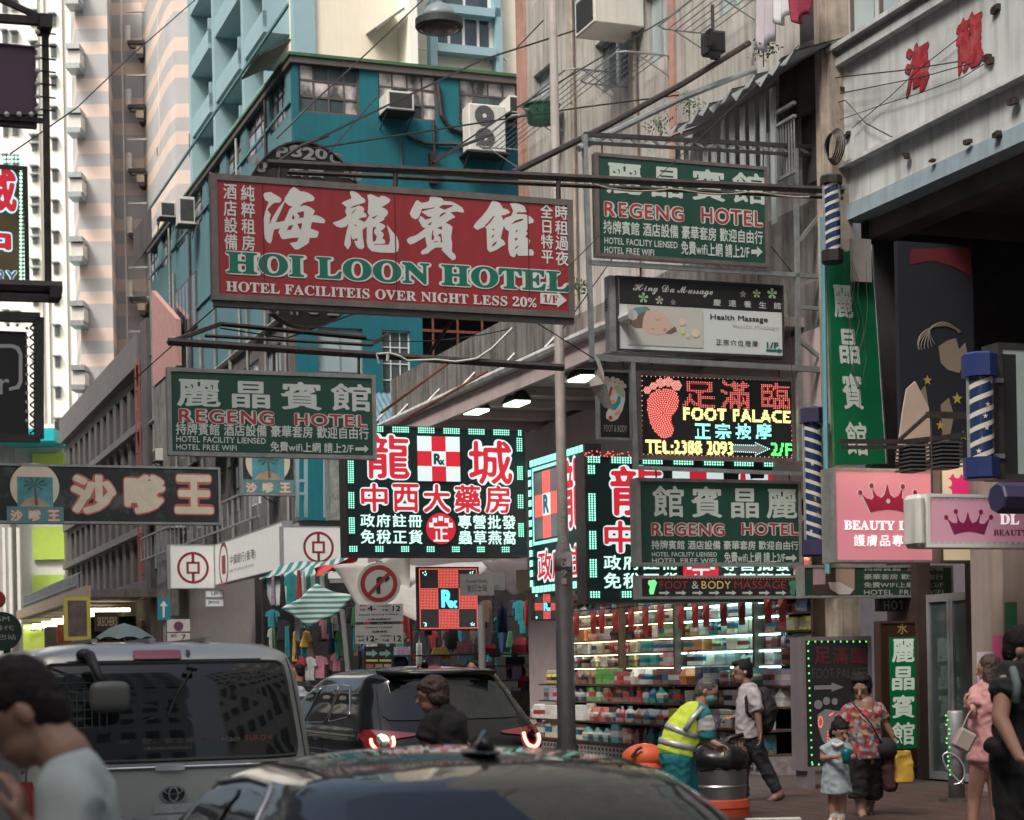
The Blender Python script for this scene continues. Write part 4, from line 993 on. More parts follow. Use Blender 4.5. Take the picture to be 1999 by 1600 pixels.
LONG=[(310,405),(400,360),(535,300),(505,210),(500,150),(540,125),(640,160),(720,230),(760,275),(820,305),(845,355),(830,400),(720,430),(600,465),(480,520),(590,505),(700,460),(780,490),(820,540),(815,580),(790,605),(850,640),(880,690),(860,725),(760,735),(680,770),(760,800),(820,835),(870,780),(930,690),(895,620),(905,500),(910,350),(885,230),(970,210),(1060,250),(1140,285),(1200,245),(1270,255),(1380,310),(1400,340),(1370,400),(1290,450),(1200,500),(1280,530),(1330,570),(1355,635),(1310,700),(1270,730),(1265,780),(1200,820),(1145,850),(1230,870),(1285,910),(1280,950),(1230,1000),(1180,1035),(1240,1070),(1255,1130),(1220,1190),(1280,1240),(1290,1310),(1160,1325),(1040,1318),(1040,1340),(1360,1340),(1395,1250),(1385,1130),(1360,1030),(1315,880),(1370,950),(1450,1050),(1550,1160),(1580,1260),(1595,1380),(1570,1480),(1520,1515),(1350,1520),(1150,1510),(980,1480),(900,1400),(870,1280),(875,1100),(870,930),(780,1010),(785,1150),(800,1250),(820,1390),(770,1440),(690,1425),(640,1370),(590,1250),(660,1260),(665,1180),(600,1220),(550,1215),(525,1150),(530,1010),(515,1150),(520,1330),(455,1450),(370,1340),(390,1200),(430,1020),(470,870),(400,940),(300,960),(200,930),(110,850),(250,800),(370,740),(430,690),(390,600),(420,500),(370,460)]
LONGH=[[(525,650),(590,570),(665,515),(540,660)],[(970,740),(1060,700),(1130,665),(1040,760)],[(570,875),(665,905),(640,925)],[(1020,935),(1090,950),(1040,1020),(1040,1080),(1100,1150),(1080,1240),(1015,1285),(1000,1150),(1005,1000)]]
BIN=[(340,220),(380,250),(420,280),(520,265),(590,240),(600,150),(700,120),(780,155),(850,170),(905,235),(1080,255),(1220,325),(1310,390),(1345,480),(1300,490),(1180,465),(1040,485),(1100,530),(1155,590),(1050,640),(940,710),(1020,740),(1090,800),(1080,900),(1060,1020),(1085,1150),(1080,1340),(1140,1380),(1165,1440),(1150,1500),(1090,1520),(1000,1440),(900,1340),(850,1280),(890,1255),(830,1240),(730,1245),(640,1300),(560,1370),(440,1395),(405,1365),(430,1310),(520,1250),(545,1210),(520,1130),(505,1010),(400,1075),(270,1150),(180,1180),(120,1130),(105,1070),(170,1020),(300,980),(420,900),(540,800),(480,825),(430,790),(400,720),(360,655),(400,560),(450,590),(510,645),(600,620),(660,590),(560,570),(440,490),(430,410),(400,520),(350,610),(290,635),(220,600),(170,520),(200,430),(270,300),(300,240)]
BINH=[[(650,675),(620,760),(550,755)],[(795,375),(880,325),(1080,325),(1105,350),(920,430)],[(805,600),(830,530),(900,490),(970,485)],[(755,820),(870,780),(860,865)],[(660,875),(685,880),(670,950),(700,1000),(685,1080),(640,1080),(645,960)],[(770,965),(850,940),(875,1140),(830,1120),(840,1040)],[(650,1140),(730,1105),(820,1105),(740,1125)],[(430,410),(560,400),(700,375),(700,395),(560,430),(440,465)]]
GUAN=[(530,125),(600,130),(700,180),(740,240),(770,300),(870,320),(935,385),(900,410),(800,450),(730,455),(780,560),(830,505),(950,470),(1000,360),(960,270),(925,190),(1050,175),(1180,215),(1250,260),(1295,380),(1200,390),(1100,385),(1060,420),(1250,430),(1380,480),(1460,560),(1450,620),(1330,650),(1330,740),(1290,810),(1325,860),(1265,940),(1340,970),(1380,1020),(1355,1080),(1350,1150),(1315,1200),(1420,1220),(1465,1280),(1450,1350),(1120,1360),(1065,1300),(1050,1370),(1000,1395),(930,1350),(890,1220),(885,1000),(905,810),(830,770),(790,680),(760,800),(720,970),(790,1020),(830,1100),(740,1150),(620,1230),(480,1280),(420,1220),(410,1000),(405,760),(370,710),(290,740),(200,780),(120,730),(115,690),(180,600),(300,480),(420,330),(500,180)]
GUANH=[[(355,695),(450,600),(560,465),(585,480),(500,600),(390,710)],[(940,665),(1040,575),(1180,530),(1240,535),(1180,585),(1060,615)],[(525,775),(550,745),(585,765),(555,795)],[(510,945),(545,888),(580,890),(540,955)],[(515,1140),(570,1070),(645,1030),(610,1100),(540,1155)],[(1045,825),(1080,778),(1115,782),(1070,835)],[(1030,970),(1060,960),(1110,975),(1050,1030)],[(1035,1195),(1080,1140),(1130,1130),(1055,1210)]]
for nm,O,Hh,ox,oy,f in(('海',HAI,HAIH,500,350,10.664),('龍',LONG,LONGH,640,360,11.43),('賓',BIN,BINH,785,370,11.04),('館',GUAN,GUANH,915,380,11.43)):
    put('brush_character',outline_mesh([tr(O,ox,oy,f)],[tr(h,ox,oy,f)for h in Hh],RS.L,RS.yy()),LW,RS.t)
RS.text('酒店設備',436,357,462,486,LW,vertical=True,w=0.02);RS.text('純粹租房',470,360,497,488,LW,vertical=True,w=0.02)
RS.text('全日特平',1055,397,1079,513,LW,vertical=True,w=0.02);RS.text('時租過夜',1083,399,1109,517,LW,vertical=True,w=0.02)
RS.text(seriff('HOI LOON HOTEL'),441,489,1111,533,LG,out=0.055,outm=LW,w=0.03,R=90)
RS.text(seriff('HOTEL FACILITEIS OVER NIGHT LESS')+' '+seriff('20')+'%',441,547,1047,568,LW,w=0.014,R=70)
RS.poly([(1055,571),(1088,573),(1088,568),(1107,586),(1088,600),(1088,595),(1055,592)],LW,'arrow');RS.text(seriff('1')+'/'+seriff('F'),1060,574,1090,590,RED_F,w=0.02)
for x in(0.6,2.2,3.9):put('seam',MB().box(x,x+0.012,0.004,0.011,0.08,RS.h-0.08),M('seam',(0.12,0.02,0.025),0.6,var=0.1),RS.t)
q=MB();q.box(0.02,RS.w,0.02,0.12,-0.07,-0.003);put('bottom_rail',q,K('sign_frame_dark'),RS.t)
# ---- green hotel signs
def regeng(label,a,xl,xr,yt,yb,depth,tx,framem,big,rev=False,e=None):
    s=Sign('hotel_sign',label,'sign',a,xl,xr,yt,yb,depth,GRN_F,framem,0.045,group='green hotel signs')
    s.text(big,*tx[0],LW2,w=0.022,R=110,gap=0.16);s.text('REGENG',*tx[1],LR,out=0.06,outm=LW2,w=0.03,gap=0.05);s.text('HOTEL',*tx[2],LR,out=0.06,outm=LW2,w=0.03,gap=0.05)
    s.text('持牌賓館 酒店設備 豪華套房 歡迎自由行',*tx[3],LW2,w=0.018,R=54);s.text('HOTEL FACILITY LIENSED',*tx[4],LW2,w=0.02,R=50);s.text('HOTEL FREE WIFI',*tx[5],LW2,w=0.02,R=50)
    s.text('免費wifi上網 請上2/F',*tx[6],LW2,w=0.016,R=54)
    x0,x1,y=tx[7];h=(tx[6][3]-tx[6][1])*0.4;s.poly([(x0,y-h*0.4),(x1-h,y-h*0.4),(x1-h,y-h),(x1,y),(x1-h,y+h),(x1-h,y+h*0.4),(x0,y+h*0.4)],LW2,'arrow')
    return s
S1=regeng('green hotel sign hanging in the truss frame, upper right of the red sign',0.35,1166,1501,297,499,0.13,[(1184,313,1494,376),(1180,392,1335,421),(1369,403,1489,434),(1178,428,1489,455),(1180,462,1323,475),(1180,480,1277,493),(1330,469,1463,496),(1467,1489,491)],K('sign_frame_brown'),'麗晶賓館')
S2=regeng('green hotel sign hanging below the left end of the red sign',-1.5,329,736,716,888,0.10,[(345,736,724,792),(349,797,535,824),(575,806,717,830),(343,824,720,848),(344,850,519,862),(344,866,462,877),(528,861,690,881),(694,720,876)],K('sign_frame'),'麗晶賓館')
S3=regeng('green hotel sign with its characters running right to left above the pharmacy',0.5,1247,1567,932,1104,0.25,[(1274,947,1556,1009),(1272,1020,1415,1045),(1448,1020,1559,1044),(1272,1054,1559,1072),(1273,1077,1400,1086),(1273,1089,1399,1099),(1414,1077,1533,1098),(1534,1556,1089)],K('sign_frame'),'館賓晶麗')
# ---- massage sign with photo panel
S4=Sign('massage_sign','black and white massage sign with a photo of a resting woman','sign',0.5,1206,1532,537,684,0.2,face('white_panel',(0.60,0.66,0.66),0.0,var=0.03),K('sign_frame_dark'),0.03)
S4.rect(1209,541,1530,592,BLK_F,'top_band')
put('side_box',MB().box(-0.09,-0.003,0.03,0.2,0.0,S4.h),K('sign_frame'),S4.t)
S4.text(scriptf('Hing Da Massage'),1236,552,1392,572,LW,w=0.012,R=80)
S4.text('慶達養生館',1393,583,1525,596,LW2,gap=0.9,w=0.01);S4.text('Health Massage',1387,612,1499,626,flat('dk_ink',(0.03,0.03,0.03)),w=0.03);S4.text('Health Massage',1430,631,1520,641,flat('pale_ink',(0.5,0.54,0.54)),w=0.02)
S4.text('正宗穴位按摩',1398,661,1480,673,K('dk_ink')if 'dk_ink' in _mc else LG,w=0.01,gap=0.15);S4.text('1/F',1497,667,1520,679,LG,w=0.04);S4.poly([(1496,681),(1520,682),(1520,679),(1529,684),(1520,689),(1520,686),(1496,685)],LG,'arrow')
S4.rect(1224,594,1372,672,flat('picture_bg',(0.52,0.53,0.50),0.5),'picture')
sk=flat('print_skin',(0.60,0.44,0.37),0.5);hr=flat('print_hair',(0.16,0.12,0.10),0.5);tl=flat('print_teal',(0.12,0.27,0.29),0.5)
S4.poly([(1228,612),(1240,600),(1262,598),(1272,606),(1262,622),(1256,640),(1240,640),(1230,632)],hr,'picture_hair');S4.poly([(1230,610),(1242,600),(1260,599),(1266,604),(1252,610),(1240,620),(1232,622)],tl,'picture_towel')
S4.poly([(1262,606),(1280,604),(1300,615),(1312,630),(1312,645),(1302,652),(1280,654),(1262,648),(1254,638),(1256,620)],sk,'picture_face');S4.poly([(1298,650),(1318,636),(1322,646),(1310,652)],hr,'picture_hair')
for x,y in((1275,640),(1284,622)):S4.poly([(x-6,y),(x,y+2.2),(x+6,y-2),(x,y+3.6)],hr,'picture_eyelid')
S4.poly([(1294,644),(1300,640),(1300,646)],flat('lip',(0.5,0.2,0.2)),'picture_lip')
for x,y,r,c in((1332,628,7,(0.7,0.55,0.45)),(1333,647,5,(0.62,0.62,0.3)),(1358,650,8,(0.72,0.58,0.48)),(1342,655,4,(0.65,0.62,0.4))):S4.disc(x,y,r,flat('petal%d'%x,c),'picture_flower',10)
for x,y,r,c in((1256,581,10,(0.30,0.55,0.28)),(1287,586,8,(0.4,0.45,0.4)),(1314,590,5,(0.3,0.3,0.3)),(1450,574,6,(0.3,0.3,0.3)),(1477,573,8,(0.35,0.5,0.3)),(1507,573,10,(0.35,0.6,0.3))):
    q=MB();u,v=S4.L(x,y);rr=(S4.L(x+r,y)[0]-u);yq=S4.yy()
    for k in range(5):
        th=PI/2+k*2*PI/5;c_,s_=math.cos(th),math.sin(th);poly_plate(q,[(u,v),(u+rr*(c_-0.38*s_)*0.8,v+rr*(s_+0.38*c_)*0.8),(u+rr*c_,v+rr*s_),(u+rr*(c_+0.38*s_)*0.8,v+rr*(s_-0.38*c_)*0.8)],yq)
    put('flower',q,flat('fl%d'%x,c),S4.t)
q=MB();
for k in range(5):q.box(-0.097,-0.091,0.1,0.2,S4.h*(0.55+0.035*k),S4.h*(0.565+0.035*k))
put('vent',q,K('ac_grille'),S4.t)
# ---- bulb sign with the foot
S5=Sign('bulb_sign','black bulb sign with a large red foot and yellow telephone number','sign',0.6,1248,1554,725,894,0.15,BLK_F,K('sign_frame_brown'),0.05)
bp=[]
for k in range(34):bp.append((1254+k*8.82,733.5+k*0.30))
for k in range(1,16):bp.append((1254,733+k*9.7));bp.append((1546.5,744+k*9.6))
for k in range(34):bp.append((1257+k*8.75,886+k*0.20))
S5.dots(bp,0.008,LDP,'border_bulbs')
foot=[(1296,759),(1310,758),(1322,766),(1326,785),(1322,800),(1312,812),(1311,822),(1317,836),(1312,850),(1300,856),(1288,852),(1276,838),(1268,820),(1264,800),(1264,780),(1272,766),(1284,760)]
def in_poly(x,y,poly):
    c=False;n=len(poly)
    for i in range(n):
        (x0,y0),(x1,y1)=poly[i],poly[(i+1)%n]
        if(y0>y)!=(y1>y)and x<(x1-x0)*(y-y0)/(y1-y0)+x0:c=not c
    return c
S5.poly(foot,M('foot_red',(0.45,0.04,0.04),0.5,var=0.05,emit=0.25,ecol=(1,0.06,0.05)),'foot_shape')
fp=[]
for r in range(1,26):
    nn=int(2*PI*r/1.15)
    for k in range(nn):
        x,y=1295+r*3.9*math.cos(2*PI*k/nn),806+r*3.9*math.sin(2*PI*k/nn)
        if in_poly(x,y,foot):fp.append((x,y))
S5.dots(fp,0.0095,LDP,'foot_bulbs')
tp=[]
for(x,y,r)in((1264,761,7),(1276,753,8),(1290,747,9),(1305,745,9),(1321,752,10)):
    for i in range(-5,6):
        for j in range(-5,6):
            xx,yy_=x+i*3.2+(j%2)*1.6,y+j*2.8
            if(xx-x)**2+(yy_-y)**2<r*r:tp.append((xx,yy_))
S5.dots(tp,0.0095,LDP,'toe_bulbs')
def bulb_text(s,txt,x0,y0,x1,y1,nz,m,r=0.0095,base=None,**kw):
    u0,v0,u1,v1=s.box(x0,y0,x1,y1)
    if base:put('lettering',text(txt,u0,v0,u1,v1,w=0.008,R=90,y=s.yy(),gap=kw.get('gap',0)),base,s.t)
    return s.dots(text_dots(txt,u0,v0,u1,v1,nz,**kw),r,m,'letter_bulbs',local=True)
rb_=M('tube_red',(0.4,0.03,0.03),0.5,var=0,emit=0.15,ecol=(1,0.07,0.07))
bulb_text(S5,'足',1333,744,1396,793,14,LDP,r=0.0062,base=rb_);bulb_text(S5,'滿',1408,743,1463,797,15,LDP,r=0.0062,base=rb_);bulb_text(S5,'臨',1487,747,1541,796,15,LDP,r=0.0062,base=rb_)
bulb_text(S5,'FOOT PALACE',1335,796,1541,818,8,LDY,0.0115,w=0.6,gap=0.02)
for i,ch in enumerate('正宗按摩'):bulb_text(S5,ch,1358+i*39.5,827,1386+i*39.5,855,11,LDC,0.0095)
bulb_text(S5,'TEL:2388 2093',1261,859,1430,883,8,LDY,0.0115,w=0.6)
S5.poly([(1432,868),(1475,869),(1475,864),(1502,876),(1475,888),(1475,883),(1432,881)],flat('arrow_grey',(0.3,0.3,0.3)),'arrow')
ar=[]
for t_ in np.linspace(0,1,12):ar+=[(1432+43*t_,868+t_),(1432+43*t_,881+2*t_)]
for t_ in np.linspace(0,1,8):ar+=[(1475+27*t_,864+12*t_),(1475+27*t_,888-12*t_)]
S5.dots(ar,0.009,LDC,'arrow_bulbs');bulb_text(S5,'2/F',1506,865,1545,888,9,LDG,0.0115,w=0.5)
# ---- small foot reflexology sign
S6=Sign('reflexology_sign','small black vertical sign with a multicoloured foot sole','sign',0.55,1170,1233,722,856,0.12,BLK_F,K('sign_frame'),0.022)
pal=lambda n,c:flat(n,c,0.5)
sole=[(1181,752),(1186,742),(1200,746),(1216,752),(1221,766),(1221,780),(1216,800),(1206,818),(1194,823),(1184,816),(1184,806),(1190,795),(1188,780),(1183,768)]
put('foot_shape',outline_mesh([sole],[],S6.L,S6.yy()),pal('fs_w',(0.62,0.6,0.55)),S6.t)
for x,y,r in((1184,742,7.5),(1197,740,5),(1206,743,5),(1214,747,4.5),(1220,753,4)):S6.disc(x,y,r,pal('toe',(0.66,0.5,0.46)),'toe',16,None)
for nm,c,pp in(('green',(0.35,0.5,0.3),[(1198,756),(1206,751),(1217,758),(1220,770),(1219,778),(1208,768)]),('red',(0.4,0.08,0.05),[(1192,754),(1197,756),(1193,770),(1189,784),(1186,776)]),('teal',(0.0,0.3,0.32),[(1207,772),(1212,774),(1211,786),(1203,798),(1195,800),(1192,792),(1203,785)]),('teal',(0.0,0.3,0.32),[(1181,752),(1184,750),(1187,764),(1184,768)]),('orange',(0.65,0.32,0.16),[(1200,806),(1208,800),(1212,792),(1210,806),(1200,811)]),('orange',(0.65,0.32,0.16),[(1191,782),(1198,780),(1204,785),(1196,790)])):S6.poly(pp,pal('zone_'+nm,c),'colour_zone')
S6.disc(1192,815,4,pal('zone_red',(0.4,0.08,0.05)),'colour_zone',14);S6.text('FOOT & BODY',1179,829,1224,842,M('greytext',(0.4,0.38,0.36),0.5,var=0.05),w=0.0)
# ---- pharmacy signs with LED borders
def pharmacy(label,a,xl,xr,yt,yb,depth,wn_='pharmacy_sign'):
    s=Sign(wn_,label,'sign',a,xl,xr,yt,yb,depth,face('pharm_face',(0.012,0.035,0.038),0.0),K('sign_frame_dark'),0.03,group='pharmacy signs with red characters')
    W_,H_=s.w,s.h
    U=lambda x:(x-677)/353.0*W_;Z=lambda y:(1086-y)/258.0*H_
    def tx(t_,x0,y0,x1,y1,m,out=None,outm=None,w=0.03,brush=0.0,gap=0.0,name='lettering'):
        yq=s.yy()
        if out:put(name+'_outline',text(t_,U(x0)-out*.5*(Z(y0)-Z(y1)),Z(y1)-out*.5*(Z(y0)-Z(y1)),U(x1)+out*.5*(Z(y0)-Z(y1)),Z(y0)+out*.5*(Z(y0)-Z(y1)),w=w+out,gap=gap,y=yq),outm,s.t)
        put(name,text(t_,U(x0),Z(y1),U(x1),Z(y0),w=w,y=s.yy(),brush=brush,gap=gap),m,s.t)
    tx('龍',717,846,800,933,GRD,0.065,GWL,w=0.02);tx('城',916,852,1002,940,GRD,0.065,GWL,w=0.02)
    for i,ch in enumerate('中西大藥房'):tx(ch,706+i*60,942,757+i*60,998,GRD,0.075,GWL,w=0.025)
    tx('政府註冊',704,1002,822,1028,GW,w=0.03,gap=0.08);tx('免稅正貨',704,1033,822,1061,GW,w=0.03,gap=0.08);tx('專營批發',892,1002,1006,1030,GW,w=0.03,gap=0.05);tx('蟲草燕窩',892,1033,1006,1061,GW,w=0.03,gap=0.05)
    q=MB();disc(q,U(858),Z(1030),29/353*W_,s.yy(),36);put('round_emblem',q,GRD,s.t);tx('正',843,1026,873,1056,GWL,w=0.03)
    for k in range(5):th=math.radians(160-k*35);q=MB();cx,cz=U(858+20*math.cos(th)),Z(1030-20*math.sin(th));yq=s.yy();q.box(cx-0.035,cx+0.035,yq,yq+0.002,cz-0.035,cz+0.035);put('emblem_character',q,GWL,s.t)
    for i in range(3):
        for j in range(3):
            x0=815+i*27.5;y0=847+j*29.7;m=GRD if(i+j)%2 else GWL;yq=s.yy()
            put('chequer',MB().box(U(x0),U(x0+27.5),yq,yq+0.002,Z(y0+29.7),Z(y0)),m,s.t)
    tx('R',846,881,861,903,flat('rx_dark',(0.02,0.08,0.1)),w=0.05);tx('x',858,893,867,904,K('rx_dark')if 'rx_dark' in _mc else GRD,w=0.05)
    on=[];off=[];px_=0.0;p=4.1
    rows=[832+0.0,836,840]
    def cell(x,y,lit):(on if lit else off).append((U(x),Z(y)))
    n=int((1026-683)/p)
    for i in range(n):
        for r in range(3):
            cell(683+i*p,831.5+r*p,((i+3)//4)%3!=2);cell(683+i*p,1067+r*p,(i//4)%3==0)
    for j in range(int((1062-846)/p)):
        for r in range(3):cell(683+r*p,847+j*p,(j//4)%3!=0 if j>15 else(j//4)%3==0);cell(1016+r*p-4,847+j*p,(j//7)%2==0)
    rr=0.37*p/353*W_
    q=MB();dots(q,on,rr,s.yy());put('led_border',q,GLED,s.t,kind='stuff');q=MB();dots(q,off,rr*0.5,s.yy());put('led_border_dark',q,OFFLED,s.t,kind='stuff')
    return s
aL=hit_b(1034,900,-2.95).y
S7=pharmacy('lit pharmacy sign between the lower green sign and the lamp post',aL,677,1031,828,1086,0.35)
S7b=pharmacy('lit pharmacy sign on the opposite side of the street, seen only in reflections',9.0,-1500,-800,350,860,0.35)
aN=hit_b(1147,880,-2.95).y
S8=pharmacy('lit pharmacy sign half hidden behind the green sign with reversed characters',aN,1146,1572,888,1177,0.35)
# bulb garland on the top edge of the second pharmacy sign
q=MB();L_=[]
for k in range(70):L_.append((random.uniform(0,1.3),S8.h+random.uniform(-0.03,0.06)))
dots(q,L_,0.011,-0.02);tag(put('fairy_lights',q,LDR),'red fairy lights tangled along the top of the half hidden pharmacy sign','fairy lights');o=bpy.data.objects['fairy_lights'];o.matrix_world=S8.t.matrix_world.copy()
# side sign facing the street
class SideSign:
    """sign parallel to the street on plane b, x local = away from the camera reversed so text reads from the street"""
    def __init__(s,name,label,cat,b,xl,xr,yt,yb,depth,facem,framem,fw=0.03,group=None):
        A=hit_b(xl,yb,b);B=hit_b(xr,yb,b);Tt=hit_b(xl,yt,b)
        s.b=b;s.o=A;s.w=A.y-B.y;s.h=Tt.z-A.z
        s.t=bpy.data.objects.new(name,None);COL.objects.link(s.t);s.t.matrix_world=MS@Matrix.Translation((b,A.y,A.z))@Matrix.Rotation(-PI/2,4,'Z')
        s.t['label']=label;s.t['category']=cat
        if group:s.t['group']=group
        f=MB();f.box(0,s.w,0,depth,0,fw);f.box(0,s.w,0,depth,s.h-fw,s.h);f.box(0,fw,0,depth,fw,s.h-fw);f.box(s.w-fw,s.w,0,depth,fw,s.h-fw)
        put('frame',f,framem,s.t);put('face',MB().box(fw,s.w-fw,0.012,depth-0.01,fw,s.h-fw),facem,s.t);s.k=0;s.y0=0.012
    def L(s,px,py):
        p=hit_b(px,py,s.b);return(s.o.y-p.y,p.z-s.o.z)
    box=Sign.box;yy=Sign.yy;text=Sign.text;poly=Sign.poly;rect=Sign.rect;dots=Sign.dots;disc=Sign.disc
S9=SideSign('pharmacy_side_sign','narrow lit pharmacy sign with a red cross, turned to the street behind the lamp post','sign',-2.96,1036,1147,898,1160,0.25,K('pharm_face'),K('sign_frame_dark'))
W9,H9=S9.w,S9.h
for i in range(3):
    for j in range(3):
        u0,v0=W9*(0.10+0.145*i),H9*(0.40+0.165*j)
        S_m=M('grey_cell',(0.22,0.22,0.25),0.3,var=0.1)if(i+j)%2==0 and not(i==1 and j==1)else(GWL if i==1 and j==1 else glow('red_bars',(0.9,0.12,0.10),0.9))
        y=S9.yy();put('chequer',MB().box(u0,u0+W9*0.143,y,y+0.002,v0,v0+H9*0.163),S_m,S9.t)
for(u0,u1,v0,v1)in((0.06,0.57,0.36,0.385),(0.06,0.57,0.91,0.935),(0.06,0.085,0.385,0.91),(0.55,0.57,0.385,0.91)):y=S9.yy();put('border_bar',MB().box(W9*u0,W9*u1,y,y+0.002,H9*v0,H9*v1),glow('aqua_bar',(0.35,0.85,0.8),0.8),S9.t)
put('lettering',text('R',W9*0.26,H9*0.58,W9*0.36,H9*0.72,w=0.05,y=S9.yy()),flat('rx_blue',(0.0,0.2,0.3)),S9.t)
put('lettering_outline',text('龍',W9*0.61,H9*0.41,W9*0.97,H9*0.94,w=0.07,y=S9.yy()),GWL,S9.t);put('lettering',text('龍',W9*0.63,H9*0.43,W9*0.95,H9*0.92,w=0.02,y=S9.yy()),GRD,S9.t)
put('lettering_outline',text('政府註',W9*0.13,H9*0.07,W9*0.92,H9*0.33,w=0.08,y=S9.yy()),GWL,S9.t);put('lettering',text('政府註',W9*0.15,H9*0.09,W9*0.90,H9*0.31,w=0.03,y=S9.yy()),GRD,S9.t)
on=[]
for k in range(13):
    for a_ in(-1,0,1):
        for c_ in(-1,0,1):
            on.append((W9*(0.06+0.073*k)+a_*0.05,H9*0.972+c_*0.03));on.append((W9*(0.06+0.073*k)+a_*0.05,H9*0.03+c_*0.03))
            if k<12:on.append((W9*0.02+a_*0.04,H9*(0.08+0.075*k)+c_*0.03))
S9.dots(on,0.024,GLED,'led_border',local=True)
# ---- square cross signs made of red LEDs
def rx_sign(label,a,x0,y0,x1,y1,n=42,r=0.009):
    s=Sign('led_cross_sign',label,'sign',a,x0,x1,y0,y1,0.1,face('led_back',(0.10,0.09,0.10),0.0),K('sign_frame_dark'),0.02,group='red LED cross signs')
    W_,H_=s.w,s.h;L_=[];
    for i in range(n):
        for j in range(n):
            u,v=(i+0.5)/n,(j+0.5)/n
            edge=min(u,v,1-u,1-v)<0.045;cu=abs(u-0.5)<0.155;cv=abs(v-0.5)<0.155
            if(edge or cu or cv)and not(cu and cv):L_.append((u*W_,v*H_))
    s.dots(L_,r,LDR,'led_grid',local=True)
    y=s.yy();put('centre_plate',MB().box(W_*0.35,W_*0.65,y,y+0.002,H_*0.35,H_*0.65),flat('blue_dk',(0.04,0.05,0.07)),s.t)
    y=s.yy();put('lettering',text('R',W_*0.38,H_*0.36,W_*0.56,H_*0.64,w=0.06,y=y),LDB,s.t);y=s.yy();put('lettering',text('x',W_*0.52,H_*0.35,W_*0.64,H_*0.47,w=0.06,y=y),LDB,s.t)
    for(u,v)in((0.12,0.9),(0.88,0.9),(0.12,0.1),(0.88,0.1)):s.dots([(W_*(u+random.uniform(-.03,.03)),H_*(v+random.uniform(-.03,.03)))for _ in range(8)],r,LDC,'corner_leds',local=True)
    return s
S10=rx_sign('large red LED cross sign hanging under the pharmacy sign beside the no turn sign',aL+0.2,817,1106,937,1231)
S11=rx_sign('small red LED cross sign just left of the lamp post',aL-1.0,1042,1157,1095,1211,22,0.0075)
# ---- strip sign foot & body massage
S12=Sign('strip_sign','long narrow black sign with red and yellow letters over a row of white arrows','sign',0.45,1249,1564,1123,1169,0.22,BLK_F,K('sign_frame'),0.035)
for t_,x0,x1,m in(('FOOT',1288,1343,flat('dim_red',(0.28,0.05,0.05))),('&',1351,1364,LW2),('BODY',1370,1427,LY),('MASSAGE',1434,1535,K('dim_red'))):S12.text(t_,x0,1134,x1,1149,m,w=0.0)
for k in range(8):x=1287+32.5*k;S12.poly([(x,1155),(x+13,1155),(x+13,1152),(x+21,1157),(x+13,1162),(x+13,1159),(x,1159)],LW2,'arrow')
ft=lambda x,y:[(x,y),(x+12,y-2),(x+17,y+4),(x+14,y+12),(x+12,y+20),(x+10,y+27),(x+3,y+27),(x+1,y+20),(x+3,y+12),(x-1,y+6)]
S12.poly(ft(1266,1133),glow('green_foot',(0.2,0.9,0.3),0.7),'foot_shape');S12.poly(ft(1541,1134),flat('green_foot_dark',(0.05,0.25,0.15)),'foot_shape')
S12.dots([(1255+k*3.1,1128.5+0.02*k)for k in range(0,98,2)],0.006,LDR,'border_bulbs')
# ---- truss frame and posts that carry these signs
fr=thing('sign_truss_frame','grey steel lattice frame that carries the stacked green and massage signs','frame',(0,0.42,0))
def fz(px,py,a=0.42):p=hit_a(px,py,a);return Vector((p.x,0,p.z))
mb=MB();A_,B_=fz(1140,262),fz(1640,290);A2,B2=fz(1140,278),fz(1640,306)
mb.bar(A_,B_,0.055);mb.bar(A2,B2,0.04);put('chord',mb,K('sign_frame_dark'),fr)
mb=MB();n=12
for k in range(n):
    p=A_.lerp(B_,k/n);q=A2.lerp(B2,(k+0.5)/n);r_=A_.lerp(B_,(k+1)/n);mb.bar(p,q,0.03);mb.bar(q,r_,0.03)
put('lattice',mb,K('galv'),fr)
for x0,x1,y0,y1 in((1141,1156,262,705),(1553,1561,290,900),(1234,1241,700,915)):mb=MB();mb.bar(fz(x0,y0),fz(x1,y1),0.06);put('post',mb,K('galv'),fr)
for x0,y0,x1,y1,w in((1148,512,1608,540,0.06),(1156,697,1612,722,0.075),(1236,912,1570,925,0.05)):mb=MB();mb.bar(fz(x0,y0),fz(x1,y1),w);put('cross_bar',mb,K('galv'),fr)
mb=MB()
for x0,y0,x1,y1 in((1250,513,1250,540),(1480,530,1480,552),(1273,703,1274,727),(1520,715,1521,738),(1180,700,1180,722),(1215,700,1216,722),(1280,915,1281,932),(1540,922,1541,938),(1175,280,1175,298),(1490,300,1490,326)):mb.tube([fz(x0,y0),fz(x1,y1)],0.012,5)
put('hanger',mb,K('steel_dark'),fr)
mb=MB();
for x0,y0,x1,y1 in((1556,660,1610,705),(1560,470,1600,420),(1558,600,1700,606),(1555,560,1600,540)):put('brace',MB().bar(fz(x0,y0),fz(x1,y1),0.05),K('galv'),fr)
# torn white canvas
q=[fz(x,y,0.2)for x,y in((1160,690),(1172,700),(1176,730),(1170,738),(1198,790),(1196,800),(1180,795),(1166,770),(1150,755),(1150,742),(1168,730),(1166,710))]
mb=MB();mb.add([(v.x,0.2+0.05*math.sin(i*2.1),v.z)for i,v in enumerate(q)]+[(fz(1172,752,.2).x,0.08,fz(1172,752,.2).z)],[(i,(i+1)%12,12)for i in range(12)])
tag(put('torn_canvas',mb,M('canvas',(0.5,0.48,0.45),0.9,var=0.2,scale=6),solid=0.01),'torn white canvas scrap hanging in front of the reflexology sign','canvas')
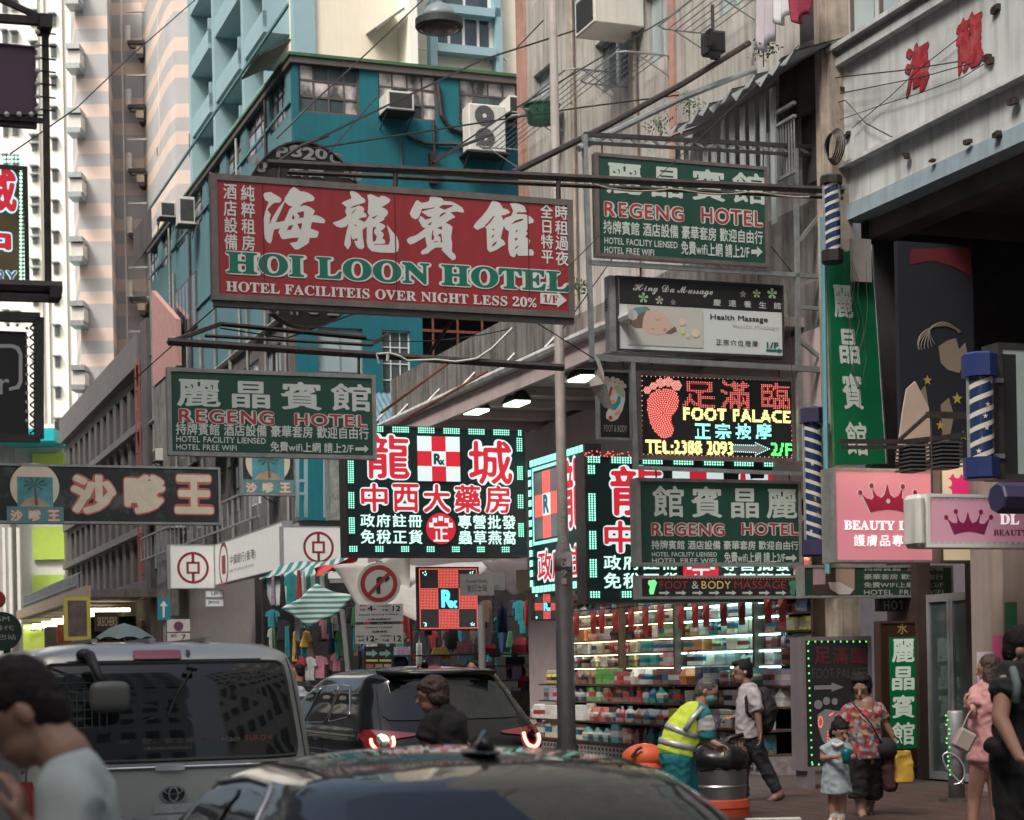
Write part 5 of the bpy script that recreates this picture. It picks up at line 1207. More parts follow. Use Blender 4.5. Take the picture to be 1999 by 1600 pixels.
# ---- support poles, stays and cables across the street
def beam(label,pts,r,m='steel_dark',name='sign_pole',n=7,group='dark poles carrying the signs',cat='pole'):
    mb=MB();mb.tube(pts,r,n);return tag(put(name,mb,K(m)),label,cat,group)
H_=lambda x,y,a:hit_a(x,y,a)
bm=thing('sign_beam','double black beam that carries the big red sign across the street','beam',(0,0,0))
mb=MB();mb.tube([H_(522,318,-0.72),H_(1645,372,-0.72)],0.05,7);put('pipe',mb,K('steel_dark'),bm)
mb=MB();mb.tube([H_(560,336,-0.55),H_(1645,386,-0.55)],0.028,6);put('thin_pipe',mb,K('steel_dark'),bm)
mb=MB();
for x in(545,772,1090):mb.tube([H_(x,322+(x-522)*0.048,-0.72),H_(x,345+(x-415)*0.064,-0.72)],0.03,6)
put('hanger',mb,K('steel_dark'),bm)
mb=MB();mb.tube([H_(1160,360,-0.75)]+[H_(1160+30*k,362+8*abs(math.sin(k*0.6))+k*1.1,-0.76)for k in range(1,15)],0.012,5);put('loose_wire',mb,K('pier'),bm)
lb=thing('sign_beam','pair of black poles that carries the lower left green sign','beam',(0,0,0))
mb=MB();mb.tube([H_(328,666,-1.45),H_(1100,717,-1.45)],0.045,7);put('pipe',mb,K('steel_dark'),lb)
mb=MB();mb.tube([H_(430,632,0.2),H_(715,660,0.2)],0.03,6);mb.tube([H_(330,668,-1.4),H_(430,632,0.2)],0.03,6);mb.tube([H_(400,655,-0.8),H_(725,673,-0.8)],0.022,6);mb.tube([H_(725,673,-0.8),H_(760,650,0.4)],0.022,6);put('thin_pipe',mb,K('steel_dark'),lb)
mb=MB();
for x in(360,535,700):mb.tube([H_(x,668+(x-330)*0.066,-1.45),H_(x,718+(x-330)*0.05,-1.45)],0.018,5)
put('hanger',mb,K('steel_dark'),lb)
beam('long rusty diagonal pole crossing the lamp post towards the corrugated roof',[H_(1000,338,0.1),H_(1180,248,1.0),H_(1330,165,1.6),H_(1462,84,2.2)],0.045,'steel_dark')
beam('grey diagonal pipe running just under the rusty pole',[H_(1130,290,0.4),H_(1330,192,1.6),H_(1610,80,2.8)],0.045,'galv')
beam('thin black diagonal stay under the red sign',[H_(900,600,-0.6),H_(832,698,0.2)],0.022)
beam('rusty slanting rod over the pharmacy sign',[H_(745,805,2),H_(880,705,4)],0.02,'rust');beam('second rusty slanting rod over the pharmacy sign',[H_(770,830,2),H_(950,725,4)],0.02,'rust')
CBL=thing('overhead_cables','thin black cables and wires strung between the buildings over the street','cable',(0,0,0))
def cable(pts,r=0.011,sag=0.0):
    a,b=Vector(pts[0]),Vector(pts[-1])
    if len(pts)==2:
        pts=[a.lerp(b,t_)-Vector((0,0,sag*4*t_*(1-t_)))for t_ in np.linspace(0,1,10)]
    mb=MB();mb.tube(pts,r,4,cap=False);put('cable',mb,K('cable'),CBL)
cable([H_(590,285,0),H_(945,115,6),H_(1310,0,10)],0.015);cable([H_(1060,40,-3),H_(1010,92,4)],0.01)
cable([H_(610,290,0),H_(900,245,2),H_(1130,210,4),H_(1600,150,6)],0.012);cable([H_(840,320,-0.6),H_(1000,215,2),H_(1360,0,5)],0.012)
cable([H_(540,270,8),H_(600,210,8),H_(720,100,12),H_(830,-5,16)],0.014);cable([H_(20,300,20),H_(150,210,25),H_(260,105,30),H_(380,0,35)],0.02)
cable([H_(240,760,30),H_(420,600,20)],0.02);cable([H_(690,660,1),H_(1000,640,2)],0.008,0.1);cable([H_(430,640,1),H_(560,660,1.5),H_(720,602,2)],0.010);cable([H_(520,330,-0.7),H_(590,283,-0.5),H_(640,265,1)],0.02)
cable([H_(845,318,-0.7),H_(900,285,0),H_(960,262,2)],0.02);cable([H_(640,300,1),H_(735,190,4)],0.012);cable([H_(1100,640,-0.5),H_(1220,470,2)],0.01);cable([H_(1000,600,-0.5),H_(1160,700,0)],0.008)
cable([H_(1590,60,1),H_(1300,330,0),H_(1070,560,-1)],0.006);cable([H_(1240,470,2),H_(1470,240,4)],0.006);cable([H_(1537,565,0.3),H_(1555,880,0.2)],0.004);cable([H_(1505,480,0.3),H_(1545,530,0.3)],0.008)
wt=MB();wt.tube([H_(x,y,-1.5)for x,y in((735,691),(760,689),(780,695),(795,704),(850,702),(890,706),(930,700),(960,680),(985,655),(1000,640))],0.015,5);wt.tube([H_(x,y,-1.5)for x,y in((757,690),(756,705))],0.02,5);wt.tube([H_(x,y,-1.5)for x,y in((735,691),(740,710))],0.01,5);wt.tube([H_(x,y,-1.5)for x,y in((770,690),(795,704))],0.01,5)
put('white_cable',wt,M('wire_white',(0.5,0.5,0.47),0.6,var=0),CBL)
# ---- round dark sign behind the red one
rs=thing('round_sign','round black pawn style sign mostly hidden behind the big red sign','sign',(0,1.6,0))
c0=H_(592,462,1.6);rr=H_(716,462,1.6).x-c0.x;rz_=H_(592,284,1.6).z-c0.z
q=MB();N=48;poly_plate(q,[(c0.x+rr*math.cos(2*PI*k/N),c0.z+rz_*math.sin(2*PI*k/N))for k in range(N)],0.0);pf=put('face',q,BLK_F,rs,solid=0.25)
q=MB();ring(q,c0.x,c0.z,rr,rr*1.02,-0.14,48,ez=rz_/rr);put('rim',q,K('steel_dark'),rs,solid=0.03)
dimw=M('dim_white',(0.24,0.24,0.25),0.6,var=0.3,scale=8)
for i,(ch,x,y,s_)in enumerate((('0',490,318,11),('P',546,302,12),('8',572,300,13),('2',598,305,13),('0',622,305,12),('C',650,314,12),('法',570,334,17),('日',612,338,15),('2',668,340,13),('8',690,347,12),('0',505,330,12),('作',572,605,14),('創',526,603,14),('8',607,606,12),('2',645,608,12))):
    a=H_(x-s_,y-s_,1.6);b=H_(x+s_,y+s_,1.6);put('lettering',text(ch,a.x,b.z,b.x,a.z,y=-0.14,w=0.04),dimw,rs)
# ---- vertical green banner, small signs near the doorway
vb=thing('green_banner','tall green vertical banner sign with four white characters beside the arcade','sign',(0,-1.0,0))
pt=[(1614,500),(1699,478),(1728,905),(1628,908)];Q=[H_(x,y,-1.0)for x,y in pt]
q=MB();poly_plate(q,[(v.x,v.z)for v in Q],0.0);put('panel',q,M('banner_green',(0.006,0.12,0.05),0.35,var=0.15,scale=1.0,coat=0.3),vb,solid=0.06)
for ch,x0,y0,x1,y1 in(('麗',1626,556,1664,622),('晶',1637,642,1677,712),('賓',1644,729,1684,800),('館',1651,823,1693,890)):
    a=H_(x0,y0,-1.0);b=H_(x1,y1,-1.0);put('lettering',text(ch,a.x,b.z,b.x,a.z,y=-0.034,w=0.02,R=100,shear=-0.08),LW2,vb)
q=MB();q.tube([(Q[0].x-0.05,0,Q[0].z+0.5),(Q[3].x-0.12,0,Q[3].z-1.4)],0.035,6);put('edge_pipe',q,M('teal_pipe',(0.10,0.30,0.36),0.5,var=0.1),vb)
q=MB();q.tube([(Q[1].x,0,Q[1].z),(Q[2].x,0,Q[2].z)],0.035,6);put('edge_strip',q,K('galv'),vb)
mb=MB();a=H_(1660,466,-1.1);b=H_(1698,552,-1.1);mb.box(a.x,b.x,-1.15,-1.08,b.z,a.z);tag(put('plywood_sheet',mb,M('ply',(0.22,0.20,0.19),0.8,var=0.15)),'grey plywood sheet propped behind the top of the green banner','board')
# vines of wire on the banner
mb=MB()
for k in range(6):
    x,y=random.uniform(1630,1700),510;pts_=[]
    for j in range(8):pts_.append(H_(x,y,-1.25));x+=random.uniform(-14,16);y+=random.uniform(25,50)
    mb.tube(pts_,0.004,4)
tag(put('loose_wires',mb,K('steel_dark')),'loose twisted wires dangling over the green banner','wire')
# ---- dark mural banner in the arcade: plain stars and flowing lines
mu=thing('dark_banner','dark navy banner with a red arc, gold stars and a pale face in profile','banner',(0,-2.0,0))
a=H_(1760,905,-2.0);b=H_(1898,480,-2.0);put('panel',MB().box(a.x,b.x,0,0.08,a.z,b.z),M('navy',(0.012,0.014,0.022),0.6,var=0.1),mu)
def mp(pts):return[(H_(x,y,-2.0).x,H_(x,y,-2.0).z)for x,y in pts]
q=MB();poly_plate(q,mp([(1778,486),(1894,482),(1896,538),(1860,520),(1820,508),(1776,516)]),-0.004);put('red_arc',q,M('mural_red',(0.10,0.012,0.016),0.6,var=0.1),mu)
pm=M('mural_pale',(0.20,0.165,0.13),0.6,var=0.1)
for pp in([(1832,676),(1850,664),(1866,660),(1872,682),(1884,668),(1888,690),(1882,712),(1872,728),(1850,722),(1836,708)],[(1790,770),(1806,752),(1812,790),(1796,850),(1782,900),(1772,900)],[(1836,790),(1852,776),(1862,812),(1850,870),(1840,860)]):put('pale_patch',outline_mesh([pp],[],lambda x,y:(H_(x,y,-2.0).x,H_(x,y,-2.0).z),-0.005,3.0),pm,mu)
for x,y,r in((1810,742,9),(1868,778,11),(1835,830,9),(1880,850,9)):
    q=MB();c_=H_(x,y,-2.0);rr=H_(x+r,y,-2.0).x-c_.x
    poly_plate(q,[(c_.x+(rr if k%2==0 else rr*0.42)*math.sin(k*PI/5),c_.z+(rr if k%2==0 else rr*0.42)*math.cos(k*PI/5))for k in range(10)],-0.007);put('star',q,M('gold',(0.35,0.27,0.07),0.5,var=0.1),mu)
q=MB()
for k in range(9):
    c0_=H_(1842,655,-2.0);rr=0.20+0.028*k;q.tube([(c0_.x+rr*(1.0+0.1*math.sin(3*t_+k))*math.cos(t_),-0.008,c0_.z+rr*0.85*math.sin(t_)-0.03*k)for t_ in np.linspace(0.3+0.1*k,3.9-0.12*k,18)],0.005,4)
put('flowing_line',q,pm,mu)
q=MB();poly_plate(q,mp([(1728,905),(1740,810),(1748,765),(1764,750),(1790,800),(1800,905)]),-0.25);o=put('pale_panel',q,M('palepanel',(0.42,0.33,0.28),0.6,var=0.08),mu,solid=0.03)
# ---- pink beauty shop signs
def pinkm(name,c1,c2,e):
    m,n,l,p=mk(name);p.inputs['Base Color'].default_value=c1+(1,);p.inputs['Roughness'].default_value=0.35
    p.inputs['Emission Color'].default_value=c2+(1,);p.inputs['Emission Strength'].default_value=e;_mc[name]=m;return m
PK=pinkm('pink_face',(0.62,0.24,0.30),(0.9,0.30,0.34),0.16)
aPk=-2.6
S13=Sign('beauty_sign','large pink light box with a dark red crown and white serif letters','sign',aPk,1630,1834,912,1097,0.3,PK,K('sign_frame'),0.03)
PWH=M('pink_white',(0.75,0.68,0.7),0.4,var=0,emit=0.5,ecol=(1,0.9,0.93));CR=M('crown_red',(0.36,0.012,0.06),0.5,var=0.05)
cz=lambda L_:[(1500+x/4,800+y/4)for x,y in L_]
crown=cz([(800,800),(735,660),(770,690),(810,700),(825,680),(812,610),(850,670),(885,685),(910,660),(932,570),(955,660),(985,685),(1020,670),(1050,610),(1045,690),(1075,700),(1110,680),(1140,660),(1080,805),(1010,785),(935,778),(860,785)])
def grow_poly(pts,d):
    cx=sum(p[0]for p in pts)/len(pts);cy=sum(p[1]for p in pts)/len(pts)
    return[(x+d*(x-cx)/math.hypot(x-cx,y-cy),y+d*(y-cy)/math.hypot(x-cx,y-cy))for x,y in pts]
put('crown_outline',outline_mesh([grow_poly(crown,2.4)],[],S13.L,S13.yy()),LW,S13.t)
for x,y in cz([(720,643),(808,590),(1052,597),(1148,643)]):S13.disc(x,y,6.2,LW,'crown_outline')
put('crown',outline_mesh([crown],[],S13.L,S13.yy()),CR,S13.t)
for x,y in cz([(720,643),(808,590),(1052,597),(1148,643)]):S13.disc(x,y,4.2,CR,'crown_ball')
S13.disc(*cz([(937,712)])[0],4.0,LW,'crown_gem')
S13.text(seriff('BEAUTY LAND'),1648,1015,1822,1034,PWH,w=0.025,R=80);S13.text('護膚品專門店',1667,1043,1812,1066,PWH,w=0.02,gap=0.1)
S14=Sign('beauty_sign','long low pink light box with a magenta crown at the right edge','sign',-4.6,1812,2100,963,1068,0.32,M('pink2',(0.55,0.30,0.38),0.4,var=0.03,emit=0.12,ecol=(0.9,0.4,0.55)),K('white_frame'),0.035)
put('rounded_end',MB().box(-0.13,-0.002,0.0,0.32,0.0,S14.h),M('end_white',(0.55,0.55,0.52),0.5,var=0.1,streak=0.3),S14.t,bevel=0.05)
crown2=cz([(1455,975),(1400,845),(1440,880),(1475,885),(1480,860),(1470,800),(1500,870),(1525,885),(1545,860),(1562,790),(1580,860),(1600,885),(1630,870),(1660,805),(1650,885),(1690,890),(1735,840),(1690,975),(1625,958),(1565,950),(1510,958)])
put('crown',outline_mesh([crown2],[],S14.L,S14.yy()),M('crown_mag',(0.28,0.02,0.10),0.5,var=0.05),S14.t)
for x,y in cz([(1393,838),(1467,792),(1663,796),(1742,837)]):S14.disc(x,y,4.2,K('crown_mag'),'crown_ball')
S14.text(seriff('DL'),1953,1003,1990,1023,PWH,w=0.02);S14.text(seriff('BEAUTY'),1940,1033,2006,1045,K('crown_mag'),w=0.02)
q=MB();yq=S14.yy()
for k in range(24):disc(q,0.06+k*(S14.w-0.1)/23,S14.h-0.035,0.03,yq,10);disc(q,0.06+k*(S14.w-0.1)/23,0.04,0.03,yq,10)
put('scallops',q,LW2,S14.t,kind='stuff')
S15=Sign('beauty_fascia','magenta shop fascia with cream scalloped border behind the pink light boxes','sign',-2.9,1838,2130,893,1098,0.2,M('cream_lit',(0.55,0.45,0.32),0.5,var=0.03,emit=0.25,ecol=(1,0.8,0.5)),K('sign_frame_brown'),0.03)
u0,v0,u1,v1=S15.box(1852,925,2120,1030);y=S15.yy();put('magenta_panel',MB().box(u0,u1,y,y+0.003,v0,v1),M('magenta',(0.5,0.02,0.12),0.5,var=0.03,emit=0.25,ecol=(1,0.05,0.22)),S15.t)
S15.text(seriff('DL LAND'),1893,943,2090,985,M('gold_l',(0.6,0.42,0.15),0.4,var=0.05,emit=0.2,ecol=(1,.7,.3)),w=0.02)
q=MB();yq=S15.yy();n=16
for k in range(n+1):disc(q,u0+(u1-u0)*k/n,v1,0.05,yq,10)
for k in range(6):disc(q,u0,v0+(v1-v0)*k/6,0.05,yq,10)
put('scallops',q,K('cream_lit'),S15.t,kind='stuff')
# floodlights on arms
FA=thing('floodlight_pair','black lamp arm with two ribbed floodlights above the pink beauty sign','lamp',(0,-3.4,0))
f_=lambda x,y:Vector((H_(x,y,-3.4).x,0,H_(x,y,-3.4).z))
mb=MB();mb.bar(f_(1640,861),f_(1810,862),0.05);mb.bar(f_(1645,873),f_(1805,872),0.04);mb.bar(f_(1752,862),f_(1812,808),0.04);mb.bar(f_(1810,809),f_(1890,811),0.07);mb.bar(f_(1770,862),f_(1890,848),0.06);put('arm',mb,K('steel_dark'),FA)
for x0,y0,x1,y1 in((1766,868,1796,922),(1826,862,1862,916)):
    a=f_(x0,y0);b=f_(x1,y1);mb=MB();mb.box(a.x,b.x,-0.15,0.15,b.z,a.z)
    o=put('floodlight',mb,K('cable'),FA,bevel=0.02)
    q=MB()
    for k in range(7):z=b.z+(a.z-b.z)*(k+0.3)/7;q.box(a.x-0.03,b.x+0.015,-0.165,0.165,z,z+0.018)
    put('cooling_fin',q,K('ac_grille'),o)
    q=MB();q.box(a.x+0.03,b.x-0.03,0.152,0.16,b.z+0.04,a.z-0.04);put('lens',q,glow('flood_lens',(1.0,0.72,0.45),9),o)
mb=MB();mb.tube([H_(1817,820,-4.5),H_(1820,962,-4.5)],0.012,4);tag(put('chain',mb,K('steel_dark')),'thin chain from which the long low pink box hangs','chain')
# ---- low board with the room photo
S16=Sign('hotel_board','dark green board with a small room photo and four lines of text','sign',-0.9,1568,1862,1103,1167,0.18,face('board_green',(0.012,0.045,0.032),0.0),K('sign_frame'),0.03)
S16.rect(1586,1107,1670,1160,flat('room_dark',(0.06,0.035,0.03)),'picture');S16.poly([(1588,1107),(1612,1107),(1612,1140),(1588,1141)],flat('room_pink',(0.35,0.24,0.26)),'picture_curtain');S16.poly([(1632,1108),(1669,1108),(1669,1150),(1650,1140),(1632,1136)],flat('room_beige',(0.34,0.25,0.20)),'picture_wall');S16.poly([(1617,1136),(1640,1136),(1668,1150),(1660,1160),(1638,1160),(1622,1150)],flat('room_bed',(0.5,0.48,0.45)),'picture_bed')
for t_,y0,y1 in(('持牌賓館  酒店設備',1106,1114),('豪華套房 歡迎自由行',1120,1131),('免費WIFI上網 請上2/F',1136,1147),('HOTEL  FREE  WIFI',1151,1161)):S16.text(t_,1687,y0,1842,y1,M('greytext2',(0.36,0.38,0.35),0.5,var=0.05),w=0.012,R=50)
# hotel awning strip and doorway lights
S17=Sign('hotel_strip','dark green strip with HOTEL in pale letters above the doorway','sign',-0.7,1716,1850,1168,1193,0.1,K('board_green'),K('sign_frame_dark'),0.01);S17.text('HOTEL',1726,1172,1788,1190,K('greytext2'),w=0.02,gap=0.15)
a=H_(1822,1207,-0.9);b=H_(1888,1213,-0.9);tl_=thing('tube_light','lit fluorescent tube above the hotel door','lamp',(a.x,-0.9,a.z));put('tube',MB().tube([(0,0,0),(b.x-a.x,0,0)],0.022,8),glow('tube_on',(0.75,1.0,0.92),8),tl_);put('fitting',MB().box(0,b.x-a.x,-0.03,0.04,0.03,0.08),K('white_frame'),tl_)
S18=Sign('door_sign','glowing green vertical sign with four white characters beside the hotel door','sign',-1.0,1722,1796,1212,1500,0.14,M('door_panel',(0.045,0.018,0.012),0.4,var=0.1),M('wood_frame',(0.06,0.035,0.03),0.5,var=0.2),0.03)
S18.rect(1736,1243,1789,1462,M('glow_green',(0.0,0.10,0.035),0.4,var=0.3,scale=2.5,emit=0.03,ecol=(0.0,0.75,0.2)),'green_panel')
for i,(ch,y0,y1)in enumerate((('麗',1247,1293),('晶',1301,1348),('賓',1357,1402),('館',1410,1455))):S18.text(ch,1741,y0,1785,y1,M('lit_pale',(0.6,0.66,0.6),0.5,var=0.05,emit=0.12,ecol=(0.8,1,0.85)),w=0.022,R=90,shear=0.03)
S18.text('水',1752,1216,1772,1238,M('gold',(0.35,0.27,0.07),0.5),w=0.01)
# floor light box
S19=Sign('floor_light_box','black foot massage light box on the pavement bordered by green LEDs','sign',-1.9,1570,1706,1243,1505,0.3,BLK_F,M('box_frame',(0.17,0.15,0.16),0.5,var=0.15,streak=0.2),0.05)
gp=[]
for k in range(10):gp.append((1580+k*12.4,1252));
for k in range(17):gp.append((1578+k*0.5,1256+k*14.5));gp.append((1698+k*0.5,1256+k*14.5))
for k in range(9):gp.append((1587+k*12.4,1492))
S19.dots(gp,0.013,LDG,'green_leds')
for ch,x0,x1 in(('足',1590,1622),('滿',1626,1656),('臨',1662,1692)):S19.text(ch,x0,1262,x1,1296,flat('vdim_red',(0.10,0.02,0.02)),w=0.02)
S19.text('FOOT PALACE',1586,1305,1692,1324,flat('vdim',(0.07,0.06,0.05)),w=0.0);S19.poly([(1590,1338),(1624,1337),(1624,1332),(1648,1341),(1624,1350),(1624,1345),(1590,1346)],flat('arrow_grey2',(0.22,0.21,0.22)),'arrow')
for x,y,r in((1598,1375,8),(1614,1368,7),(1630,1369,6)):S19.disc(x,y,r,K('arrow_grey2'),'toe')
put('foot_shape',outline_mesh([[(1596,1395),(1612,1384),(1640,1388),(1650,1410),(1640,1440),(1620,1462),(1606,1445),(1598,1420)]],[],S19.L,S19.yy()),K('arrow_grey2'),S19.t)
S19.dots([(1602+4*math.cos(t_),1409+10*math.sin(t_))for t_ in np.linspace(0,6.2,14)]+[(1620+k*1.2,1396-k*0.8)for k in range(6)]+[(1616+(k%3)*4,1428+k*2)for k in range(14)],0.011,LDR,'red_leds')
put('foot',MB().box(0.05,0.15,0,0.3,-S19.o.z+0.13,0).box(S19.w-0.15,S19.w-0.05,0,0.3,-S19.o.z+0.13,0),K('box_frame'),S19.t)
# ---- barber poles
def barber(label,x0,x1,ytop,ycap1,ycap2,ybot,a,capm,ang=1.0,stars=True,lit=0.0):
    c=H_((x0+x1)/2,ybot,a);top=H_((x0+x1)/2,ytop,a).z;w=(H_(x1,ybot,a).x-H_(x0,ybot,a).x)/2
    z1=H_(x0,ycap1,a).z;z2=H_(x0,ycap2,a).z
    t=thing('barber_pole',label,'barber pole',(c.x,a,0),0,'barber poles')
    put('cap',MB().lathe([(w,z1),(w*1.0,top-0.02),(w*0.9,top)],8,(0,0,0)),capm,t);put('cap',MB().lathe([(w*0.9,c.z),(w,c.z+0.02),(w,z2)],8),capm,t)
    put('cylinder',MB().lathe([(w*0.72,z2),(w*0.72,z1)],28),M('navy_cyl',(0.015,0.035,0.10),0.15,var=0.05,coat=0.5),t,smooth=False)
    R_=w*0.728
    nst=6;H=z1-z2;pitch=H/max(2.2,H/(w*1.6));
    for s in range(2):
        q=MB();V=[];Fs=[];m_=60;k=0;z0s=z2-pitch*1.2+s*pitch/2
        th=0;V=[];idx=[]
        tt=np.linspace(0,2*PI*(H/pitch+1.4),180)
        for u in tt:
            za=z0s+ang*pitch*u/(2*PI)if ang>0 else z1+pitch*1.2-s*pitch/2-pitch*u/(2*PI)
            zb=za+pitch*0.17;za_=min(max(za,z2+0.001),z1-0.001);zb_=min(max(zb,z2+0.001),z1-0.001)
            V+=[(R_*math.cos(u),R_*math.sin(u),za_),(R_*math.cos(u),R_*math.sin(u),zb_)]
        Fs=[(2*i,2*i+2,2*i+3,2*i+1)for i in range(len(tt)-1)if V[2*i+1][2]-V[2*i][2]>1e-4 or V[2*i+3][2]-V[2*i+2][2]>1e-4]
        q.add(V,Fs);put('stripe',q,M('stripe_white',(0.55,0.52,0.46),0.3,var=0.05,coat=0.3),t)
    for x in(-w*0.78,w*0.78):put('side_rod',MB().box(x-0.012,x+0.012,-0.012,0.012,z2,z1),K('alu'),t)
    if stars:
        for k in range(7):
            th=-PI/2+random.uniform(-0.9,0.9);z=z2+H*(k+0.5)/7;q=MB();rr=w*0.17
            tx_,ty_=-math.sin(th),math.cos(th);cx,cy=(R_+0.004)*math.cos(th),(R_+0.004)*math.sin(th)
            q.add([(cx+tx_*(rr if j%2==0 else rr*0.4)*math.sin(j*PI/5),cy+ty_*(rr if j%2==0 else rr*0.4)*math.sin(j*PI/5),z+(rr if j%2==0 else rr*0.4)*math.cos(j*PI/5))for j in range(10)],[tuple(range(10))]);put('star',q,K('stripe_white'),t)
    q=MB();q.box(w*0.9,w*1.5,-0.02,0.02,z1-0.05,z1);q.box(w*0.9,w*1.5,-0.02,0.02,z2,z2+0.05);put('bracket',q,K('galv'),t)
    return t
barber('slim blue and cream barber pole fixed high on the corner pier',1606,1645,343,358,488,514,-1.3,K('cable'),stars=False)
barber('tall narrow barber pole with tilted white stripes between the pharmacy and pink signs',1568,1613,796,825,1054,1086,-0.2,M('navy_cap',(0.035,0.03,0.08),0.5,var=0.1),ang=-1.0)
barber('big star spangled barber pole with blue caps at the right edge',1886,1946,690,735,893,936,-5.2,M('blue_cap',(0.02,0.035,0.13),0.4,var=0.1),ang=1.0)
S20=Sign('glass_case_sign','tall dark framed glass sign case at the right edge beside the big barber pole','sign',-5.2,1953,2080,668,935,0.3,M('case_glass',(0.30,0.36,0.36),0.2,var=0.1),K('sign_frame_dark'),0.06)
S20.rect(1958,690,1984,930,BLK_F,'dark_side')
t=thing('octagonal_drum','dark purple octagonal drum end hanging at the right edge','drum',H_(1975,972,-6.5));q=MB();T=Matrix.Rotation(PI/2,4,'Y');q.lathe([(0.14,-0.18),(0.155,-0.16),(0.155,0.5)],8,T=T);put('body',q,K('navy_cap'),t)
# LED panel fragments right of the frame
S21=Sign('led_display_sign','narrow flickering LED panel seen between the barber pole and the bulb sign','sign',2.2,1560,1605,722,1100,0.1,BLK_F,K('sign_frame_dark'),0.01)
for(y0,y1,m,x0,x1)in((734,746,LDC,1562,1600),(755,768,LDC,1562,1602),(770,776,LDR,1562,1602),(783,800,LDR,1562,1590),(800,838,LDR,1563,1569),(840,860,LDB,1563,1569),(875,895,LDC,1563,1570),(900,950,LDR,1561,1572),(960,975,LDC,1564,1572),(1085,1098,LDC,1572,1605)):
    L_=[(x,y)for x in np.arange(x0,x1,3.0)for y in np.arange(y0,y1,3.0)];S21.dots(L_,0.0085,m,'leds')
# ---- satay king sign at the left and its copy
def satay(label,a,xl,xr,yt,yb,sc,x_off,y_off,full=True):
    s=Sign('restaurant_sign',label,'sign',a,xl,xr,yt,yb,0.25,M('peeling_black',(0.016,0.022,0.024),0.6,var=0.2,scale=3,dirt=(0.10,0.13,0.13),dirt_amt=1.0),K('galv'),0.04)
    X=lambda x:x_off+x*sc;Y=lambda y:y_off+y*sc
    cream=M('cream_letter',(0.60,0.54,0.44),0.6,var=0.12,scale=4);pkc=M('pink_rim',(0.42,0.12,0.10),0.6,var=0.1)
    if full:
        for ch,x0,x1 in(('沙',138,226),('嗲',242,322),('王',340,416)):s.text(ch,X(x0),Y(926),X(x1),Y(1002),cream,out=0.05,outm=pkc,w=0.055,R=90)
    put('emblem_disc',(lambda q:(ring(q,*s.L(X(68),Y(950)),0,s.L(X(68+48),Y(950))[0]-s.L(X(68),Y(950))[0],s.yy(),36),q)[1])(MB()),cream,s.t)
    s.rect(X(33),Y(930),X(103),Y(990),M('beach',(0.08,0.28,0.33),0.5,var=0.4,scale=2),'beach_picture')
    s.poly([(X(36),Y(990)),(X(50),Y(975)),(X(70),Y(968)),(X(90),Y(980)),(X(100),Y(990))],M('sand',(0.4,0.3,0.2),0.7,var=0.3),'beach_sand')
    for th in range(0,360,40):c_,s_=math.cos(math.radians(th)),math.sin(math.radians(th));s.poly([(X(68),Y(945)),(X(68+20*c_-5*s_),Y(945+12*s_+4*c_)),(X(68+24*c_),Y(945+16*s_))],M('palm',(0.03,0.12,0.10),0.7,var=0.2),'palm_frond')
    s.poly([(X(66),Y(945)),(X(70),Y(945)),(X(74),Y(985)),(X(69),Y(985))],K('brown_slat'),'palm_trunk')
    s.rect(X(13),Y(988),X(124),Y(1021),M('teal_plate',(0.10,0.24,0.27),0.6,var=0.2),'name_plate')
    for ch,x0,x1 in(('沙',20,44),('嗲',56,80),('王',93,117)):s.text(ch,X(x0),Y(995),X(x1),Y(1017),cream,out=0.05,outm=pkc,w=0.05)
    return s
satay('long peeling black restaurant sign with three cream characters and palm emblem',12.0,-30,432,903,1020,1.0,0,0)
satay('small restaurant sign with palm emblem under the lower green sign',20.0,472,578,880,966,0.9,462,46,False)
t=thing('sign_rack','pale blue steel sign rack beside the small palm sign','frame',(0,21,0));mb=MB()
g_=lambda x,y:Vector((H_(x,y,21).x,0,H_(x,y,21).z))
for x in(580,597,635):mb.bar(g_(x,880),g_(x,1010),0.08)
for y in(890,940,965):mb.bar(g_(500,y),g_(600,y-2),0.07)
put('frame',mb,K('light_blue'),t)
S22=Sign('restaurant_sign','narrow tall peeling picture sign left of the pharmacy sign','sign',19.0,640,678,885,1015,0.2,M('mottle',(0.25,0.28,0.26),0.6,var=0.6,scale=3,dirt=(0.05,0.09,0.1),dirt_amt=0.9),K('sign_frame'),0.04)
# ---- signs at the left edge, nearer the camera
aZ=-9.5
def lsign(name,label,xl,xr,yt,yb,fm,frm,fw,cat='sign',dp=0.25):return Sign(name,label,cat,aZ,xl,xr,yt,yb,dp,fm,frm,fw)
LF=thing('sign_scaffold','black scaffold frame with small bulbs holding the signs at the left edge','frame',(0,aZ,0))
l_=lambda x,y:Vector((H_(x,y,aZ).x,0,H_(x,y,aZ).z))
mb=MB();mb.bar(l_(88,50),l_(94,560),0.042);put('post',mb,K('steel_dark'),LF)
mb=MB();mb.bar(l_(-260,18),l_(92,42),0.05);mb.bar(l_(-60,-30),l_(88,38),0.035);put('top_bar',mb,K('steel_dark'),LF)
for q in(MB().bar(l_(-260,212),l_(90,236),0.03),MB().tube([l_(-260,548),l_(121,561)],0.045,7),MB().bar(l_(-260,572),l_(98,582),0.05)):put('cross_bar',q,K('steel_dark'),LF)
mb=MB();mb.box(l_(84,0).x,l_(106,0).x,-0.1,0.1,l_(90,585).z,l_(90,562).z);put('clamp',mb,K('steel_dark'),LF);mb=MB();mb.box(l_(74,0).x,l_(98,0).x,-0.1,0.1,l_(90,62).z,l_(90,36).z);put('clamp',mb,K('steel_dark'),LF)
q=MB();L_=[(l_(72,y).x,l_(72,y).z)for y in range(66,232,25)]+[(l_(x,226).x,l_(x,226).z)for x in range(-180,74,24)]
for x,z in L_:q.ball((x,-0.04,z),0.018,6,4)
put('small_bulb',q,K('ac_white'),LF,kind='stuff')
